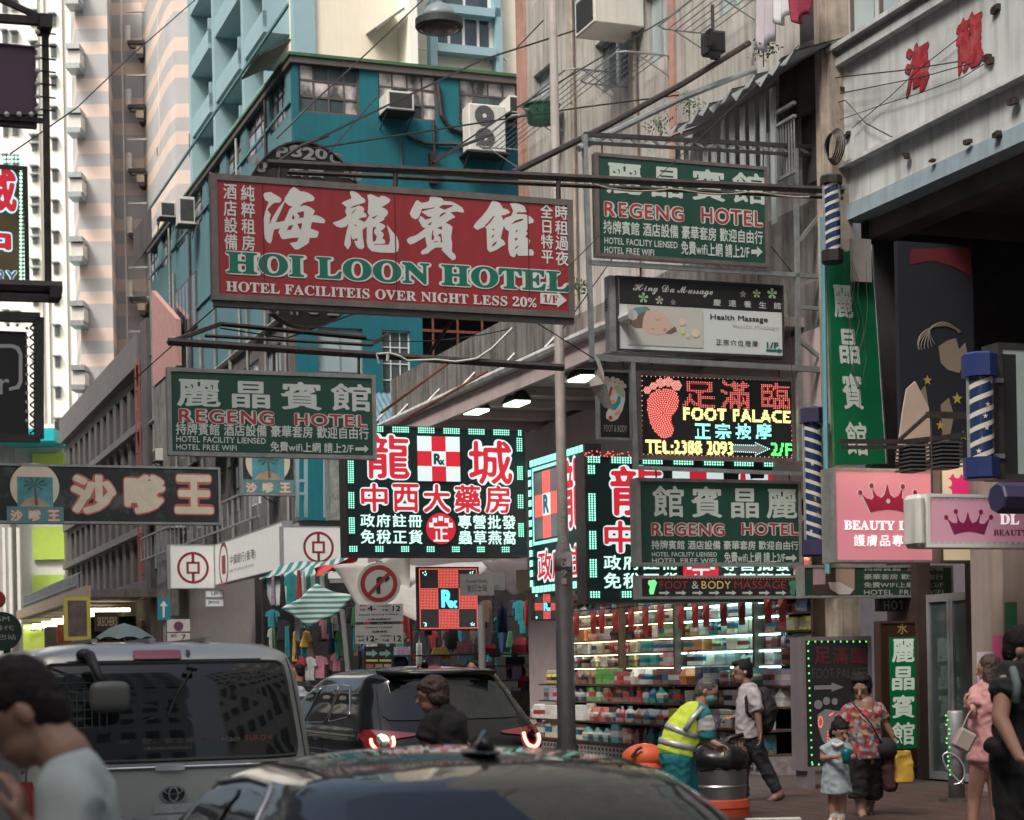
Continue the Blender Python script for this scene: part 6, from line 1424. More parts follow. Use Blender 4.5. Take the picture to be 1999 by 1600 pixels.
q=MB();
for x,z in L_:q.tube([(x,-0.04,z),(x+0.12,0,z+0.01)],0.006,4)
put('bulb_wire',q,K('cable'),LF,kind='stuff')
s=lsign('cloth_banner','deep purple cloth banner stretched in the frame at the left edge',-260,72,66-8,222,M('purple',(0.105,0.065,0.11),0.8,var=0.1,bump=0.3,bscale=3),M('purple',(0.1,0.06,0.1)),0.01,'banner',0.05)
s=lsign('gold_bulb_sign','gold foil sign with red outlined characters and green bulbs at the left edge',-300,58,298,552-10,M('gold_foil',(0.24,0.18,0.10),0.3,metal=0.6,var=0.6,scale=1.2,bump=0.5,bscale=4),K('sign_frame_dark'),0.03)
gr=glow('neon_edge',(0.45,0.9,1.0),0.8)
s.text('威',-40,325,32,408,GRD,out=0.06,outm=gr,w=0.04);s.text('中',-45,440,22,500,GRD,out=0.06,outm=gr,w=0.05);s.text('APOTHECARY',-190,516,33,543,flat('lilac',(0.4,0.25,0.45)),out=0.05,outm=gr,w=0.03)
L2=[(x,y)for x in(41,49)for y in np.arange(308,545,7.6)]+[(x,y)for y in(306,314)for x in np.arange(-280,40,7.6)]
s.dots(L2,0.011,glow('bulb_mint',(0.55,1.0,0.75),1.3))
mb=MB();mb.tube([l_(28,240),l_(28,300)],0.012,5);mb.tube([l_(36,580),l_(36,612)],0.012,5);mb.box(l_(-40,0).x,l_(30,0).x,-0.1,0.1,l_(0,268).z,l_(0,246).z);tag(put('hanging_chain',mb,K('steel_dark')),'short chains and bracket linking the gold sign and the black sign','chain')
s=lsign('black_sign','black sign with a rounded grey outline and the letter r at the left edge',-300,56,632,838,M('blk2',(0.018,0.018,0.02),0.5,var=0.03),K('sign_frame_dark'),0.005)
mb=MB();mb.bar(l_(-320,608),l_(78,620),0.06);mb.bar(l_(76,620),l_(76,856),0.06);mb.bar(l_(-320,852),l_(78,856),0.05);tag(put('sign_outer_frame',mb,K('sign_frame_dark')),'dark square tube frame around the black sign at the left edge','frame');bpy.data.objects['sign_outer_frame'].matrix_world=MS@Matrix.Translation((0,aZ,0))
c1=flat('grey_line',(0.45,0.47,0.48));q=MB();y=s.yy()
A=[s.L(x,yy2)for x,yy2 in((-200,670),(25,671),(38,676),(44,690),(44,745),(38,758),(18,762))];B=[s.L(x,yy2)for x,yy2 in((-200,677),(23,678),(32,682),(37,692),(37,743),(32,752),(18,756))]
q.add([(u,y,v)for u,v in A+B],[(i,i+1,len(A)+i+1,len(A)+i)[::-1]for i in range(len(A)-1)]);put('outline_bar',q,c1,s.t)
s.text('cafe bar',-180,716,18,764,c1,w=0.0)
q=MB();L_=[(s.L(53,y)[0],s.L(53,y)[1])for y in range(640,836,18)]+[s.L(x,634)for x in range(-200,52,18)]
dots(q,L_,0.012,s.yy(),6);put('small_bulb',q,K('ac_white'),s.t,kind='stuff')
mb=MB();pr=None
for k in range(24):
    p=l_(58 if k%2 else 70,630+k*9.4)
    if pr is not None:mb.tube([pr,p],0.006,4)
    pr=p
o=tag(put('zigzag_wire',mb,K('cable')),'zigzag wire lacing beside the black sign','wire');o.matrix_world=MS@Matrix.Translation((0,aZ,0))
# ---- street furniture: lamp post, lamp head, traffic signs
c_=P(1107,1470,25.0);lp=thing('lamp_post','tall grey concrete coloured lamp post standing at the kerb in the middle','lamp post',(c_.x,c_.y,0),world=True)
put('shaft',MB().lathe([(0.125,3.0),(0.12,3.2),(0.075,3.4),(0.05,12)],16),M('post_paint',(0.30,0.26,0.24),0.6,var=0.25,scale=3,streak=0.6,dirt=(0.17,0.21,0.23),dirt_amt=0.5),lp,smooth=True)
put('base_section',MB().lathe([(0.16,0.1),(0.155,0.6),(0.125,0.75),(0.122,3.02)],16),M('post_dark',(0.05,0.05,0.052),0.6,var=0.3,scale=6),lp,smooth=True)
sp=MB();sp.add([(0.0,-0.14,3.9)],[]);
for i,(ch,z)in enumerate(zip('H212 DF1091',np.linspace(4.0,2.85,11))):
    if ch!=' ':sp=text(ch,-0.035,z-0.04,0.035,z+0.04,y=-0.128,w=0.02,mb=sp)
put('number_lettering',sp,M('stencil',(0.35,0.34,0.33),0.6,var=0.1),lp)
put('sticker',MB().box(0.03,0.1,-0.118,-0.11,3.05,3.25),flat('stk',(0.4,0.4,0.42)),lp)
c_=P(857,40,20.0);lh=thing('street_lamp_head','grey dome street lamp head hanging at the top of the picture','lamp',tuple(c_),world=True)
put('dome',MB().lathe([(0.05,0.19),(0.13,0.15),(0.19,0.07),(0.215,0.0),(0.0,0.18)][:4][::-1],32),M('lamp_shell',(0.20,0.25,0.27),0.4,var=0.1),lh,smooth=True)
put('rim',MB().lathe([(0.245,-0.09),(0.26,-0.07),(0.26,0.005),(0.22,0.02)],36),M('lamp_rim',(0.05,0.055,0.06),0.5,var=0.1),lh)
put('lens',MB().lathe([(0.05,-0.14),(0.15,-0.125),(0.24,-0.085)],36),M('lamp_lens',(0.10,0.105,0.11),0.2,var=0.3,scale=12),lh,smooth=True)
put('arm',MB().tube([(0,0,0.18),(0,0,1.2),(0.3,0,1.6),(3.5,1.0,1.8)],0.04,8),K('galv'),lh)
def road_sign(label,D,px,py_c,r_px,pole_to,name='road_sign'):
    c=P(px,py_c,D);t=thing(name,label,'road sign',(c.x,c.y,0),world=True);return t,c
t,c=road_sign('round no right turn sign with time plates below it',22.6,740,1139,42,1310)
r=42/FPX*22.6;gw=M('sign_white',(0.50,0.49,0.47),0.5,var=0.05);srd=M('sign_red',(0.30,0.03,0.03),0.5,var=0.1);skb=flat('sign_black',(0.02,0.02,0.02))
put('pole',MB().tube([(0,0.05,0),(0,0.05,c.z+r+0.02)],0.04,10),K('galv'),t)
q=MB();q.lathe([(r,-0.012),(r,0.012)],36,T=Matrix.Translation((0,0,c.z))@Matrix.Rotation(PI/2,4,'X'));put('disc',q,gw,t)
q=MB();ring(q,0,c.z,r*0.66,r*0.86,-0.016,40);put('red_ring',q,srd,t)
q=MB();poly_plate(q,[(-0.12*r-0.0,c.z-0.45*r),(0.06*r,c.z-0.45*r),(0.06*r,c.z+0.18*r),(0.30*r,c.z+0.18*r),(0.30*r,c.z+0.02*r),(0.52*r,c.z+0.26*r),(0.30*r,c.z+0.46*r),(0.30*r,c.z+0.32*r),(-0.02*r,c.z+0.32*r),(-0.12*r,c.z+0.22*r)],-0.018);put('arrow',q,skb,t)
q=MB();q.bar((-r*0.52,-0.02,c.z-r*0.52),(r*0.52,-0.02,c.z+r*0.52),0.14*r,0.004,up=(0,1,0));put('red_bar',q,srd,t)
def plate(t,c,D,x0,y0,x1,y1,rows,m=None,y=-0.03):
    a=P(x0,y1,D)-Vector((c.x,c.y,0));b=P(x1,y0,D)-Vector((c.x,c.y,0));m=m or gw
    pl=put('plate',MB().box(a.x,b.x,y,y+0.02,a.z,b.z),m,t,bevel=0.0)
    for(tx_,X0,Y0,X1,Y1,mm)in rows:
        p=P(X0,Y1,D)-Vector((c.x,c.y,0));q_=P(X1,Y0,D)-Vector((c.x,c.y,0));put('lettering',text(tx_,p.x,p.z,q_.x,q_.z,y=y-0.003,w=0.025),mm,pl)
    return pl
plate(t,c,22.6,694,1178,787,1214,[('pm',703,1181,716,1184,skb),('下午',702,1188,714,1193,skb),('4-',718,1182,735,1193,skb),('midnight',737,1181,764,1185,skb),('午夜',746,1188,758,1193,skb),('12',767,1182,782,1193,skb),('Except General Holidays',701,1197,779,1202,skb),('公眾假期除外',718,1206,764,1211,skb)])
plate(t,c,22.6,694,1218,787,1257,[('General Holidays',714,1222,766,1227,skb),('公眾假期',726,1230,756,1235,skb),('Noon',697,1239,712,1243,skb),('中午',700,1247,712,1252,skb),('12-',716,1240,738,1252,skb),('midnight',742,1239,765,1243,skb),('午夜',747,1247,760,1252,skb),('12',769,1240,784,1252,skb)])
pb=plate(t,c,22.6,712,1261,768,1306,[],BLK_F)
def wpoly(par,c,D,pts,m,y,name):
    q=MB();poly_plate(q,[((P(x,yv,D)-Vector((c.x,c.y,0))).x,P(x,yv,D).z)for x,yv in pts],y);return put(name,q,m,par)
for x in(715,741):wpoly(pb,c,22.6,[(x,1272),(x+12,1272),(x+12,1267),(x+23,1275),(x+12,1283),(x+12,1279),(x,1279)],M('arrow_teal',(0.25,0.45,0.45),0.5,var=0.3),-0.034,'arrow');wpoly(pb,c,22.6,[(x,1287),(x+23,1287),(x+23,1291),(x,1291)],LY,-0.034,'yellow_strip')
for x,cc in((715,(0.4,0.15,0.15)),(733,(0.4,0.3,0.2)),(750,(0.5,0.35,0.3))):wpoly(pb,c,22.6,[(x,1296),(x+14,1296),(x+14,1305),(x,1305)],flat('pic%d'%x,cc),-0.034,'picture')
# street name plate
D=23.5;c=P(941,1300,D);t=thing('street_name_sign','grey street name plate on a pole in front of the LED cross','road sign',(c.x,c.y,0),world=True)
put('pole',MB().tube([(0,0.05,0),(0,0.05,P(941,1180,D).z)],0.045,10),M('pole_grey',(0.28,0.28,0.28),0.6,var=0.1),t)
for k,(x0,y0,x1,y1,dy)in enumerate(((898,1119,964,1163,0),(945,1116,985,1152,0.12))):
    a=P(x0,y1,D)-Vector((c.x,c.y,0));b=P(x1,y0,D)-Vector((c.x,c.y,0));pl=put('plate',MB().box(a.x,b.x,-0.02+dy,0.0+dy,a.z,b.z),M('plate_grey',(0.20,0.195,0.19),0.5,var=0.1),t);
    if k==0:
        for tx_,u0,v0,u1,v1 in(('Dundas Street',0.2,0.6,0.8,0.75),('登打士街',0.2,0.2,0.8,0.5)):put('lettering',text(tx_,a.x+(b.x-a.x)*u0,a.z+(b.z-a.z)*v0,a.x+(b.x-a.x)*u1,a.z+(b.z-a.z)*v1,y=-0.024,w=0.0),flat('dimink',(0.06,0.06,0.06)),pl)
# leaning grey post near the stall
a=P(672,1195,24);b=P(705,1310,24);q=MB();q.box(-0.1,0.1,-0.04,0.04,0,1);t=tag(put('leaning_post',MB().bar((P(700,1420,24).x,24,0.1),P(668,1190,24),0.17,0.05),M('postw',(0.32,0.32,0.33),0.6,var=0.2,scale=5)),'scratched pale post leaning beside the market stall','post');t.matrix_world=Matrix.Identity(4)
# bank signs
BKW=M('bank_white',(0.66,0.68,0.66),0.4,var=0.04,emit=0.06,ecol=(1,1,0.97));BKR=M('bank_red',(0.24,0.025,0.03),0.5,var=0.05)
def bank_logo(s,x,y,r,conv):
    u,v=conv(x,y);rr=abs(conv(x+r,y)[0]-u);q=MB();yq=s.yy();ring(q,u,v,rr*0.84,rr,yq,44)
    q.box(u-rr*0.09,u+rr*0.09,yq,yq+0.002,v+rr*0.30,v+rr*0.86);q.box(u-rr*0.09,u+rr*0.09,yq,yq+0.002,v-rr*0.86,v-rr*0.30)
    for(x0,x1,z0,z1)in((-0.42,0.42,0.24,0.38),(-0.42,0.42,-0.38,-0.24),(-0.42,-0.27,-0.24,0.24),(0.27,0.42,-0.24,0.24)):q.box(u+rr*x0,u+rr*x1,yq,yq+0.0021,v+rr*z0,v+rr*z1)
    put('logo',q,BKR,s.t)
aK1=hit_b(420,1100,bT-1.2).y;aK0=hit_b(553,1060,bT-1.2).y
s=Sign('bank_sign','square white bank light box with a round red coin logo','sign',aK1,332,420,1062,1149,0.5,BKW,K('alu'),0.03);bank_logo(s,377,1108,31,s.L)
s=SideSign('bank_fascia','long white bank fascia running along the street','sign',bT-1.22,420,553,1062,1142,0.3,BKW,K('alu'));s.text('中國銀行(香港)',448,1085,498,1106,flat('ink',(0.05,0.05,0.05)),w=0.01);s.text('BANK OF CHINA (HONG KONG)',447,1112,495,1120,flat('ink2',(0.2,0.2,0.2)),w=0.0)
u,v=s.L(436,1102);q=MB();ring(q,u,v,0.6,0.75,s.yy(),30);q.box(u-0.3,u+0.3,s.yy(),s.y0-0.001,v-0.3,v+0.3);put('logo',q,BKR,s.t)
s=Sign('bank_fascia','white bank fascia with a large coin logo on the corner of the teal building','sign',aK0,553,720,1026,1130,0.4,BKW,K('alu'),0.02);bank_logo(s,622,1068,30,s.L)
for i,(y0,y1,tx_)in enumerate(((1152,1166,'UP'),(1168,1184,'Jetco'))):
    s=Sign('bank_notice',['small white card network plate under the bank box','small white plate reading Jetco under the bank box'][i],'sign',aK1,401,437,y0,y1,0.1,BKW,K('alu'),0.02);s.text(tx_,412 if i==0 else 406,y0+3,426 if i==0 else 428,y1-4,flat('teal_ink',(0.0,0.15,0.2)),w=0.03)
# far traffic signs
D=48
c=P(320,1190,D);t=thing('one_way_sign','small blue one way arrow sign in the distance','road sign',(c.x,c.y,0),world=True);put('pole',MB().tube([(0,0.1,0),(0,0.1,c.z)],0.05,8),K('galv'),t)
plate(t,c,D,308,1168,333,1210,[],M('sign_blue',(0.02,0.20,0.26),0.5,var=0.05));wpoly(t,c,D,[(318,1205),(318,1183),(312,1183),(320,1172),(328,1183),(322,1183),(322,1205)],LW,-0.035,'arrow')
c=P(349,1222,D);t=thing('no_stopping_sign','white no stopping plate with a blue and red disc','road sign',(c.x,c.y,0),world=True);put('pole',MB().tube([(0,0.1,0),(0,0.1,c.z)],0.05,8),K('galv'),t)
plate(t,c,D,327,1208,371,1233,[]);plate(t,c,D,327,1235,371,1256,[('7',355,1238,363,1248,skb),('am',334,1238,345,1244,skb)])
q=MB();disc(q,0,c.z,0.12,-0.034,24);put('disc',q,flat('sb',(0.02,0.08,0.2)),t);q=MB();ring(q,0,c.z,0.10,0.125,-0.037,24);q.bar((-0.08,-0.04,c.z-0.08),(0.08,-0.04,c.z+0.08),0.02,0.003,up=(0,1,0));q.bar((-0.08,-0.042,c.z+0.08),(0.08,-0.042,c.z-0.08),0.02,0.003,up=(0,1,0));put('red_cross',q,srd,t)
D=30;c=P(4,1232,D);t=thing('bus_stop_sign','round dark green minibus stop sign at the left edge','road sign',(c.x,c.y,0),world=True);put('pole',MB().tube([(0.05,0.1,0),(0.05,0.1,c.z)],0.06,8),M('gp',(0.02,0.07,0.05),0.5),t)
r=38/FPX*D;q=MB();q.lathe([(r,-0.03),(r,0.03)],36,T=Matrix.Translation((0,0,c.z))@Matrix.Rotation(PI/2,4,'X'));put('disc',q,M('bus_green',(0.012,0.035,0.03),0.5,var=0.1),t)
for tx_,x0,y0,x1,y1 in(('35M',-14,1203,19,1213),('專代',-12,1220,28,1231),('小巴站',-20,1238,32,1249)):
    a=P(x0,y1,D)-Vector((c.x,c.y,0));b=P(x1,y0,D)-Vector((c.x,c.y,0));put('lettering',text(tx_,a.x,a.z,b.x,b.z,y=-0.034,w=0.0),M('dimw',(0.4,0.42,0.4),0.5,var=0),t)
q=P(0,1175,31);o=tag(put('red_disc_sign',MB().lathe([(0.15,0),(0.15,0.02)],24,T=Matrix.Translation(P(-6,1170,31))@Matrix.Rotation(PI/2,4,'X')),srd),'sliver of a red disc sign at the left edge','road sign');o.matrix_world=Matrix.Identity(4)
# awning lamps under the canopy
for i,(x0,y0,x1,y1,b,lab)in enumerate(((1113,712,1162,735,-1.6,'lit black awning lamp just left of the torn canvas'),(912,778,948,800,-2.3,'lit black awning lamp highest over the pharmacy sign'),(985,758,1032,784,-2.0,'lit black awning lamp left of the lamp post'),(1203,686,1243,694,-1.2,'lit lamp under the massage sign'))):
    p=hit_b((x0+x1)/2,y1,b);t=thing('awning_lamp',lab,'lamp',p,0,'lit lamps under the canopy');w=0.3
    put('shade',MB().add([(-0.16,-w,0),(0.16,-w,0),(0.16,w,0),(-0.16,w,0),(-0.07,-w*0.8,0.16),(0.07,-w*0.8,0.16),(0.07,w*0.8,0.16),(-0.07,w*0.8,0.16)],[(0,1,5,4),(1,2,6,5),(2,3,7,6),(3,0,4,7),(4,5,6,7)]),K('cable'),t,solid=0.01)
    put('lens',MB().box(-0.14,0.14,-w*0.92,w*0.92,-0.05,-0.012),glow('lamp_on',(0.78,1.0,0.75),3.2),t);put('rod',MB().tube([(0,0,0.16),(0.2,0,zC-0.06-p.z)],0.02,5),K('steel_dark'),t)
# ================================================================ vehicles
PB=M('paint_black',(0.006,0.007,0.008),0.3,var=0,coat=1.0,spec=0.05);PG=M('paint_silver',(0.30,0.325,0.32),0.34,metal=0.4,var=0.03,coat=0.5)
PD=M('paint_dark',(0.014,0.016,0.018),0.3,var=0,coat=1.0,spec=0.05);GT=M('tinted_glass',(0.006,0.008,0.009),0.03,var=0,spec=0.5)
RUB=M('rubber',(0.012,0.012,0.013),0.6,var=0);CHR=M('chrome',(0.6,0.6,0.6),0.12,metal=1.0,var=0)
for m_ in(PB,PD,GT):m_.node_tree.nodes['Principled BSDF'].inputs['Coat IOR'].default_value=1.38
def shell(levels,crown=0.03,bow=0.04,nz=44,ncorner=7,nside=10):
    """closed car body from horizontal outlines: (z, y_rear, y_front, half width, corner radius)"""
    L=np.array(levels,float);z=np.linspace(L[0,0],L[-1,0],nz)
    z=np.unique(np.concatenate([z,L[:,0]]))
    def cub(c): # smooth interpolation through the levels
        x,y=L[:,0],L[:,c];m=np.gradient(y,x);out=[]
        for q in z:
            i=min(max(np.searchsorted(x,q)-1,0),len(x)-2);h=x[i+1]-x[i];t=(q-x[i])/h
            out.append((2*t**3-3*t**2+1)*y[i]+(t**3-2*t**2+t)*h*m[i]+(-2*t**3+3*t**2)*y[i+1]+(t**3-t**2)*h*m[i+1])
        return np.array(out)
    yr,yf,hw,rc=(cub(c)for c in(1,2,3,4));rings=[]
    def outline(yr,yf,hw,rc):
        rc=min(rc,hw*0.98,(yf-yr)*0.48);P_=[]
        segs=[((-hw+rc,yr),(hw-rc,yr),(hw-rc,yr+rc),-PI/2),((hw,yr+rc),(hw,yf-rc),(hw-rc,yf-rc),0),((hw-rc,yf),(-hw+rc,yf),(-hw+rc,yf-rc),PI/2),((-hw,yf-rc),(-hw,yr+rc),(-hw+rc,yr+rc),PI)]
        for(a,b,c,th)in segs:
            for k in range(nside):t=k/nside;P_.append((a[0]+(b[0]-a[0])*t,a[1]+(b[1]-a[1])*t))
            for k in range(ncorner):t=th+PI/2*k/ncorner;P_.append((c[0]+rc*math.cos(t),c[1]+rc*math.sin(t)))
        P_=np.array(P_);ym=(yr+yf)/2
        w=np.clip(1-(P_[:,0]/hw)**2,0,1);P_[:,1]+=np.where(P_[:,1]<ym,-bow,bow)*w*np.clip(np.abs(P_[:,1]-ym)/(abs(yf-yr)/2),0,1)**4
        return P_
    for i in range(len(z)):
        P_=outline(yr[i],yf[i],hw[i],rc[i]);rings.append(np.column_stack([P_,np.full(len(P_),z[i])]))
    P_=rings[-1];c=P_.mean(0);n=len(P_)
    for s in(0.93,0.8,0.62,0.42,0.2,0.05):
        Q=P_.copy();Q[:,:2]=c[:2]+(P_[:,:2]-c[:2])*s;Q[:,2]=P_[:,2]+crown*(1-s*s);rings.append(Q)
    mb=MB();Fs=[]
    for i in range(len(rings)-1):
        for k in range(n):k2=(k+1)%n;Fs.append((i*n+k,i*n+k2,(i+1)*n+k2,(i+1)*n+k))
    Fs.append(tuple(range(n))[::-1]);Fs.append(tuple((len(rings)-1)*n+k for k in range(n)))
    V=np.concatenate(rings);mb.add(V,Fs);return mb,BVHTree.FromPolygons([Vector(v)for v in V],Fs)
def proj(bvh,u,v,side):
    if side=='rear':o,d=Vector((u,-5,v)),Vector((0,1,0))
    elif side=='left':o,d=Vector((-5,u,v)),Vector((1,0,0))
    elif side=='right':o,d=Vector((5,u,v)),Vector((-1,0,0))
    else:o,d=Vector((u,v,5)),Vector((0,0,-1))
    r=bvh.ray_cast(o,d)
    if r[0]is None:return None
    nn=r[1]if r[1].dot(d)<0 else-r[1]
    return r[0],nn
def chaikin(p,k=2):
    for _ in range(k):p=[q for i in range(len(p))for q in(tuple(0.75*a+0.25*b for a,b in zip(p[i],p[(i+1)%len(p)])),tuple(0.25*a+0.75*b for a,b in zip(p[i],p[(i+1)%len(p)])))]
    return p
def decal(bvh,poly,side,off,smooth=2,sub=8):
    d=[]
    for i in range(len(poly)):
        a,b=poly[i],poly[(i+1)%len(poly)]
        for t in(0,0.33,0.67):d.append((a[0]+(b[0]-a[0])*t,a[1]+(b[1]-a[1])*t))
    poly=chaikin(d,smooth);cu=sum(p[0]for p in poly)/len(poly);cv=sum(p[1]for p in poly)/len(poly);n=len(poly);V=[];ok=True
    for j in range(sub):
        s=1-j/sub
        for u,v in poly:
            r=proj(bvh,cu+(u-cu)*s,cv+(v-cv)*s,side)
            if r is None:r=(Vector(V[-1])if V else Vector((0,0,1)),Vector((0,0,0)))
            V.append(tuple(r[0]+r[1]*off))
    r=proj(bvh,cu,cv,side);V.append(tuple(r[0]+r[1]*off));Fs=[]
    for j in range(sub-1):
        for k in range(n):k2=(k+1)%n;Fs.append((j*n+k,j*n+k2,(j+1)*n+k2,(j+1)*n+k))
    for k in range(n):Fs.append(((sub-1)*n+k,(sub-1)*n+(k+1)%n,sub*n))
    return MB().add(V,Fs)
def line_on(bvh,pts,side,r,off=0.0,mb=None,n=5,sub=8):
    P_=[]
    for a,b in zip(pts[:-1],pts[1:]):
        for k in range(sub):
            t=k/sub;q=proj(bvh,a[0]+(b[0]-a[0])*t,a[1]+(b[1]-a[1])*t,side)
            if q:P_.append(q[0]+q[1]*off)
    mb=mb or MB();mb.tube(P_,r,n);return mb
def outline_line(bvh,poly,side,r,off=0.0):
    p=chaikin([q for i in range(len(poly))for q in[tuple(poly[i][c]+(poly[(i+1)%len(poly)][c]-poly[i][c])*t for c in(0,1))for t in(0,.33,.67)]],2);return line_on(bvh,p+[p[0]],side,r,off,sub=1)
def car_at(px,D,name,label,cat='car'):
    w=ray(px,1300);return thing(name,label,cat,(w.x*D,D,0),YAW,world=True)
def wheel(par,x,y,r=0.32,w=0.2):
    T=Matrix.Translation((x,y,r))@Matrix.Rotation(PI/2,4,'Y')
    o=put('wheel',MB().lathe([(r*0.6,-w/2),(r*0.95,-w/2),(r,-w*0.3),(r,w*0.3),(r*0.95,w/2),(r*0.6,w/2)],28,T=T),RUB,par,smooth=True);put('rim',MB().lathe([(r*0.6,-w*0.52),(r*0.6,w*0.52)],20,T=T),M('alloy',(0.35,0.35,0.36),0.3,metal=0.9,var=0.05),o)
# ---- silver van
vn=car_at(331,10.75,'parked_van','silver grey passenger van with a dark tinted rear window, seen from behind on the left','van')
mb,bv=shell([(0.30,0.06,4.7,0.83,0.12),(0.55,0.0,4.8,0.85,0.12),(0.95,0.0,4.8,0.86,0.12),(1.2,0.03,4.4,0.855,0.12),(1.5,0.08,4.0,0.82,0.12),(1.70,0.13,3.7,0.78,0.13),(1.78,0.18,3.6,0.74,0.13),(1.83,0.28,3.4,0.65,0.2)],0.04,0.035)
put('body',mb,PG,vn,smooth=True)
rw=[(-0.74,1.175),(0.74,1.175),(0.755,1.25),(0.70,1.70),(0.66,1.725),(-0.66,1.725),(-0.70,1.70),(-0.755,1.25)]
gz=put('rear_window',decal(bv,rw,'rear',0.006),GT,vn,smooth=True);put('window_seal',outline_line(bv,rw,'rear',0.012,0.002),RUB,vn)
for sd in('left','right'):
    for y0,y1 in((0.35,1.45),(1.55,2.6),(2.75,3.5)):w_=[(y0,1.22),(y1,1.22),(y1-0.02,1.66),(y0+0.05,1.66)];put('side_window',decal(bv,w_,sd,0.006),GT,vn,smooth=True)
tl=[(-0.84,0.72),(-0.76,0.72),(-0.78,1.08),(-0.85,1.08)]
for k in(1,-1):put('tail_light',decal(bv,[(-k*x,z)for x,z in tl],'rear',0.008,1),M('lamp_red',(0.20,0.008,0.012),0.15,var=0,coat=1),vn,smooth=True)
put('brake_light',decal(bv,[(-0.19,1.745),(0.09,1.745),(0.09,1.79),(-0.19,1.79)],'rear',0.014,2),K('lamp_red'),vn,smooth=True);put('washer_nozzle',decal(bv,[(0.12,1.76),(0.145,1.76),(0.145,1.785),(0.12,1.785)],'rear',0.016,2,3),RUB,vn)
q=line_on(bv,[(-0.84,1.135),(0.84,1.135)],'rear',0.014,0.006);q.mi=[];put('chrome_strip',MB().add(np.concatenate(q.v),q.f),CHR,vn,smooth=True)
put('handle_plate',decal(bv,[(-0.1,1.115),(0.07,1.115),(0.07,1.15),(-0.1,1.15)],'rear',0.028,1),CHR,vn)
put('garnish',decal(bv,[(-0.5,0.80),(0.5,0.80),(0.5,0.87),(-0.5,0.87)],'rear',0.022,1),CHR,vn,smooth=True)
put('bumper',decal(bv,[(-0.83,0.34),(0.83,0.34),(0.83,0.62),(-0.83,0.62)],'rear',0.05,1),PG,vn,smooth=True)
em=MB();y_=-0.05;ring(em,0,0.985,0.066,0.078,y_,36,ez=0.66);ring(em,0,0.985,0.022,0.030,y_-0.002,28,ez=1.5);ring(em,0,1.005,0.048,0.056,y_-0.001,30,ez=0.38);em.mi=[]
put('badge',em,CHR,vn,solid=0.006);q=MB();disc(q,0,0.985,0.066,-0.046,30,0.044);put('badge_back',q,RUB,vn)
def on_rear(bv,s,x0,z0,x1,z1,off=0.010,**kw):
    def wf(Q):
        out=[]
        for x,y,z in Q:
            r=proj(bv,x,z,'rear');out.append(tuple(r[0]+r[1]*off)if r else(x,y,z))
        return np.array(out)
    return text(s,x0,z0,x1,z1,warp=wf,**kw)
dk=M('sticker_grey',(0.13,0.12,0.12),0.5,var=0);put('lettering',on_rear(bv,'Hiace',0.30,1.27,0.41,1.30,R=40),dk,gz);put('lettering',on_rear(bv,'EURO 4',0.44,1.27,0.60,1.30,R=40),M('sticker_red',(0.20,0.04,0.03),0.5,var=0),gz);put('lettering',on_rear(bv,'CROWN MOTORS',-0.16,1.235,0.12,1.25,R=40),dk,gz);put('lettering',on_rear(bv,'地、愛、安全優質新',-0.30,1.27,0.27,1.30,R=40),M('sticker_dim',(0.07,0.055,0.055),0.5,var=0),gz)
q=MB();line_on(bv,[(-0.80,0.66),(-0.82,1.1),(-0.74,1.74),(0.74,1.74),(0.82,1.1),(0.80,0.66)],'rear',0.005,0.0,q);line_on(bv,[(-0.8,0.64),(0.8,0.64)],'rear',0.005,0.0,q);put('panel_gap',q,RUB,vn);put('door_handle',decal(bv,[(-0.12,0.88),(0.12,0.88),(0.12,0.93),(-0.12,0.93)],'rear',0.03,1),CHR,vn,smooth=True)
# rear under-mirror on its arm
mm_=MB().ball((0,0,0),1,24,16);mm_.v=[np.column_stack([np.sign(v[:,0])*np.abs(v[:,0])**0.5*0.115-0.38,v[:,1]*0.045-0.24,np.sign(v[:,2])*np.abs(v[:,2])**0.5*0.085+1.545])for v in mm_.v];mi=put('rear_mirror',mm_,M('mirror_grey',(0.09,0.095,0.095),0.45,var=0.1),vn,smooth=True)
put('arm',MB().tube([(-0.46,-0.02,1.775),(-0.44,-0.12,1.70),(-0.42,-0.2,1.63)],[0.032,0.026,0.016],10),RUB,mi,smooth=True);put('mount',MB().ball((-0.47,0.12,1.78),1,12,8,(0.05,0.05,0.035)),RUB,mi,smooth=True)
put('wiper',line_on(bv,[(0.16,1.70),(0.05,1.55),(-0.02,1.40)],'rear',0.008,0.02).tube([(0.16,-0.0,1.69),(0.10,-0.0,1.70)],0.02,6),RUB,vn)
g=MB()
for k in range(9):line_on(bv,[(-0.70+k*0.042,1.36),(-0.69+k*0.042,1.67)],'rear',0.0022,0.010,g,3,4)
for k in range(7):line_on(bv,[(-0.70,1.37+k*0.05),(-0.36,1.37+k*0.05)],'rear',0.0022,0.010,g,3,4)
put('window_grille',g,M('grille_dim',(0.05,0.06,0.06),0.5,var=0),gz,kind='stuff')
ra_=MB()
for x in(-0.35,0.0,0.35):ra_.box(x-0.02,x+0.02,0.6,3.0,1.855,1.878)
put('roof_rib',ra_,PG,vn);put('number_plate',MB().box(-0.26,0.26,-0.06,-0.045,0.66,0.77),M('plate_yellow',(0.6,0.5,0.1),0.5,var=0.05),vn)
for x in(-0.7,0.7):
    for y in(0.9,3.8):wheel(vn,x,y)
vn.scale=(1,1,1.03)
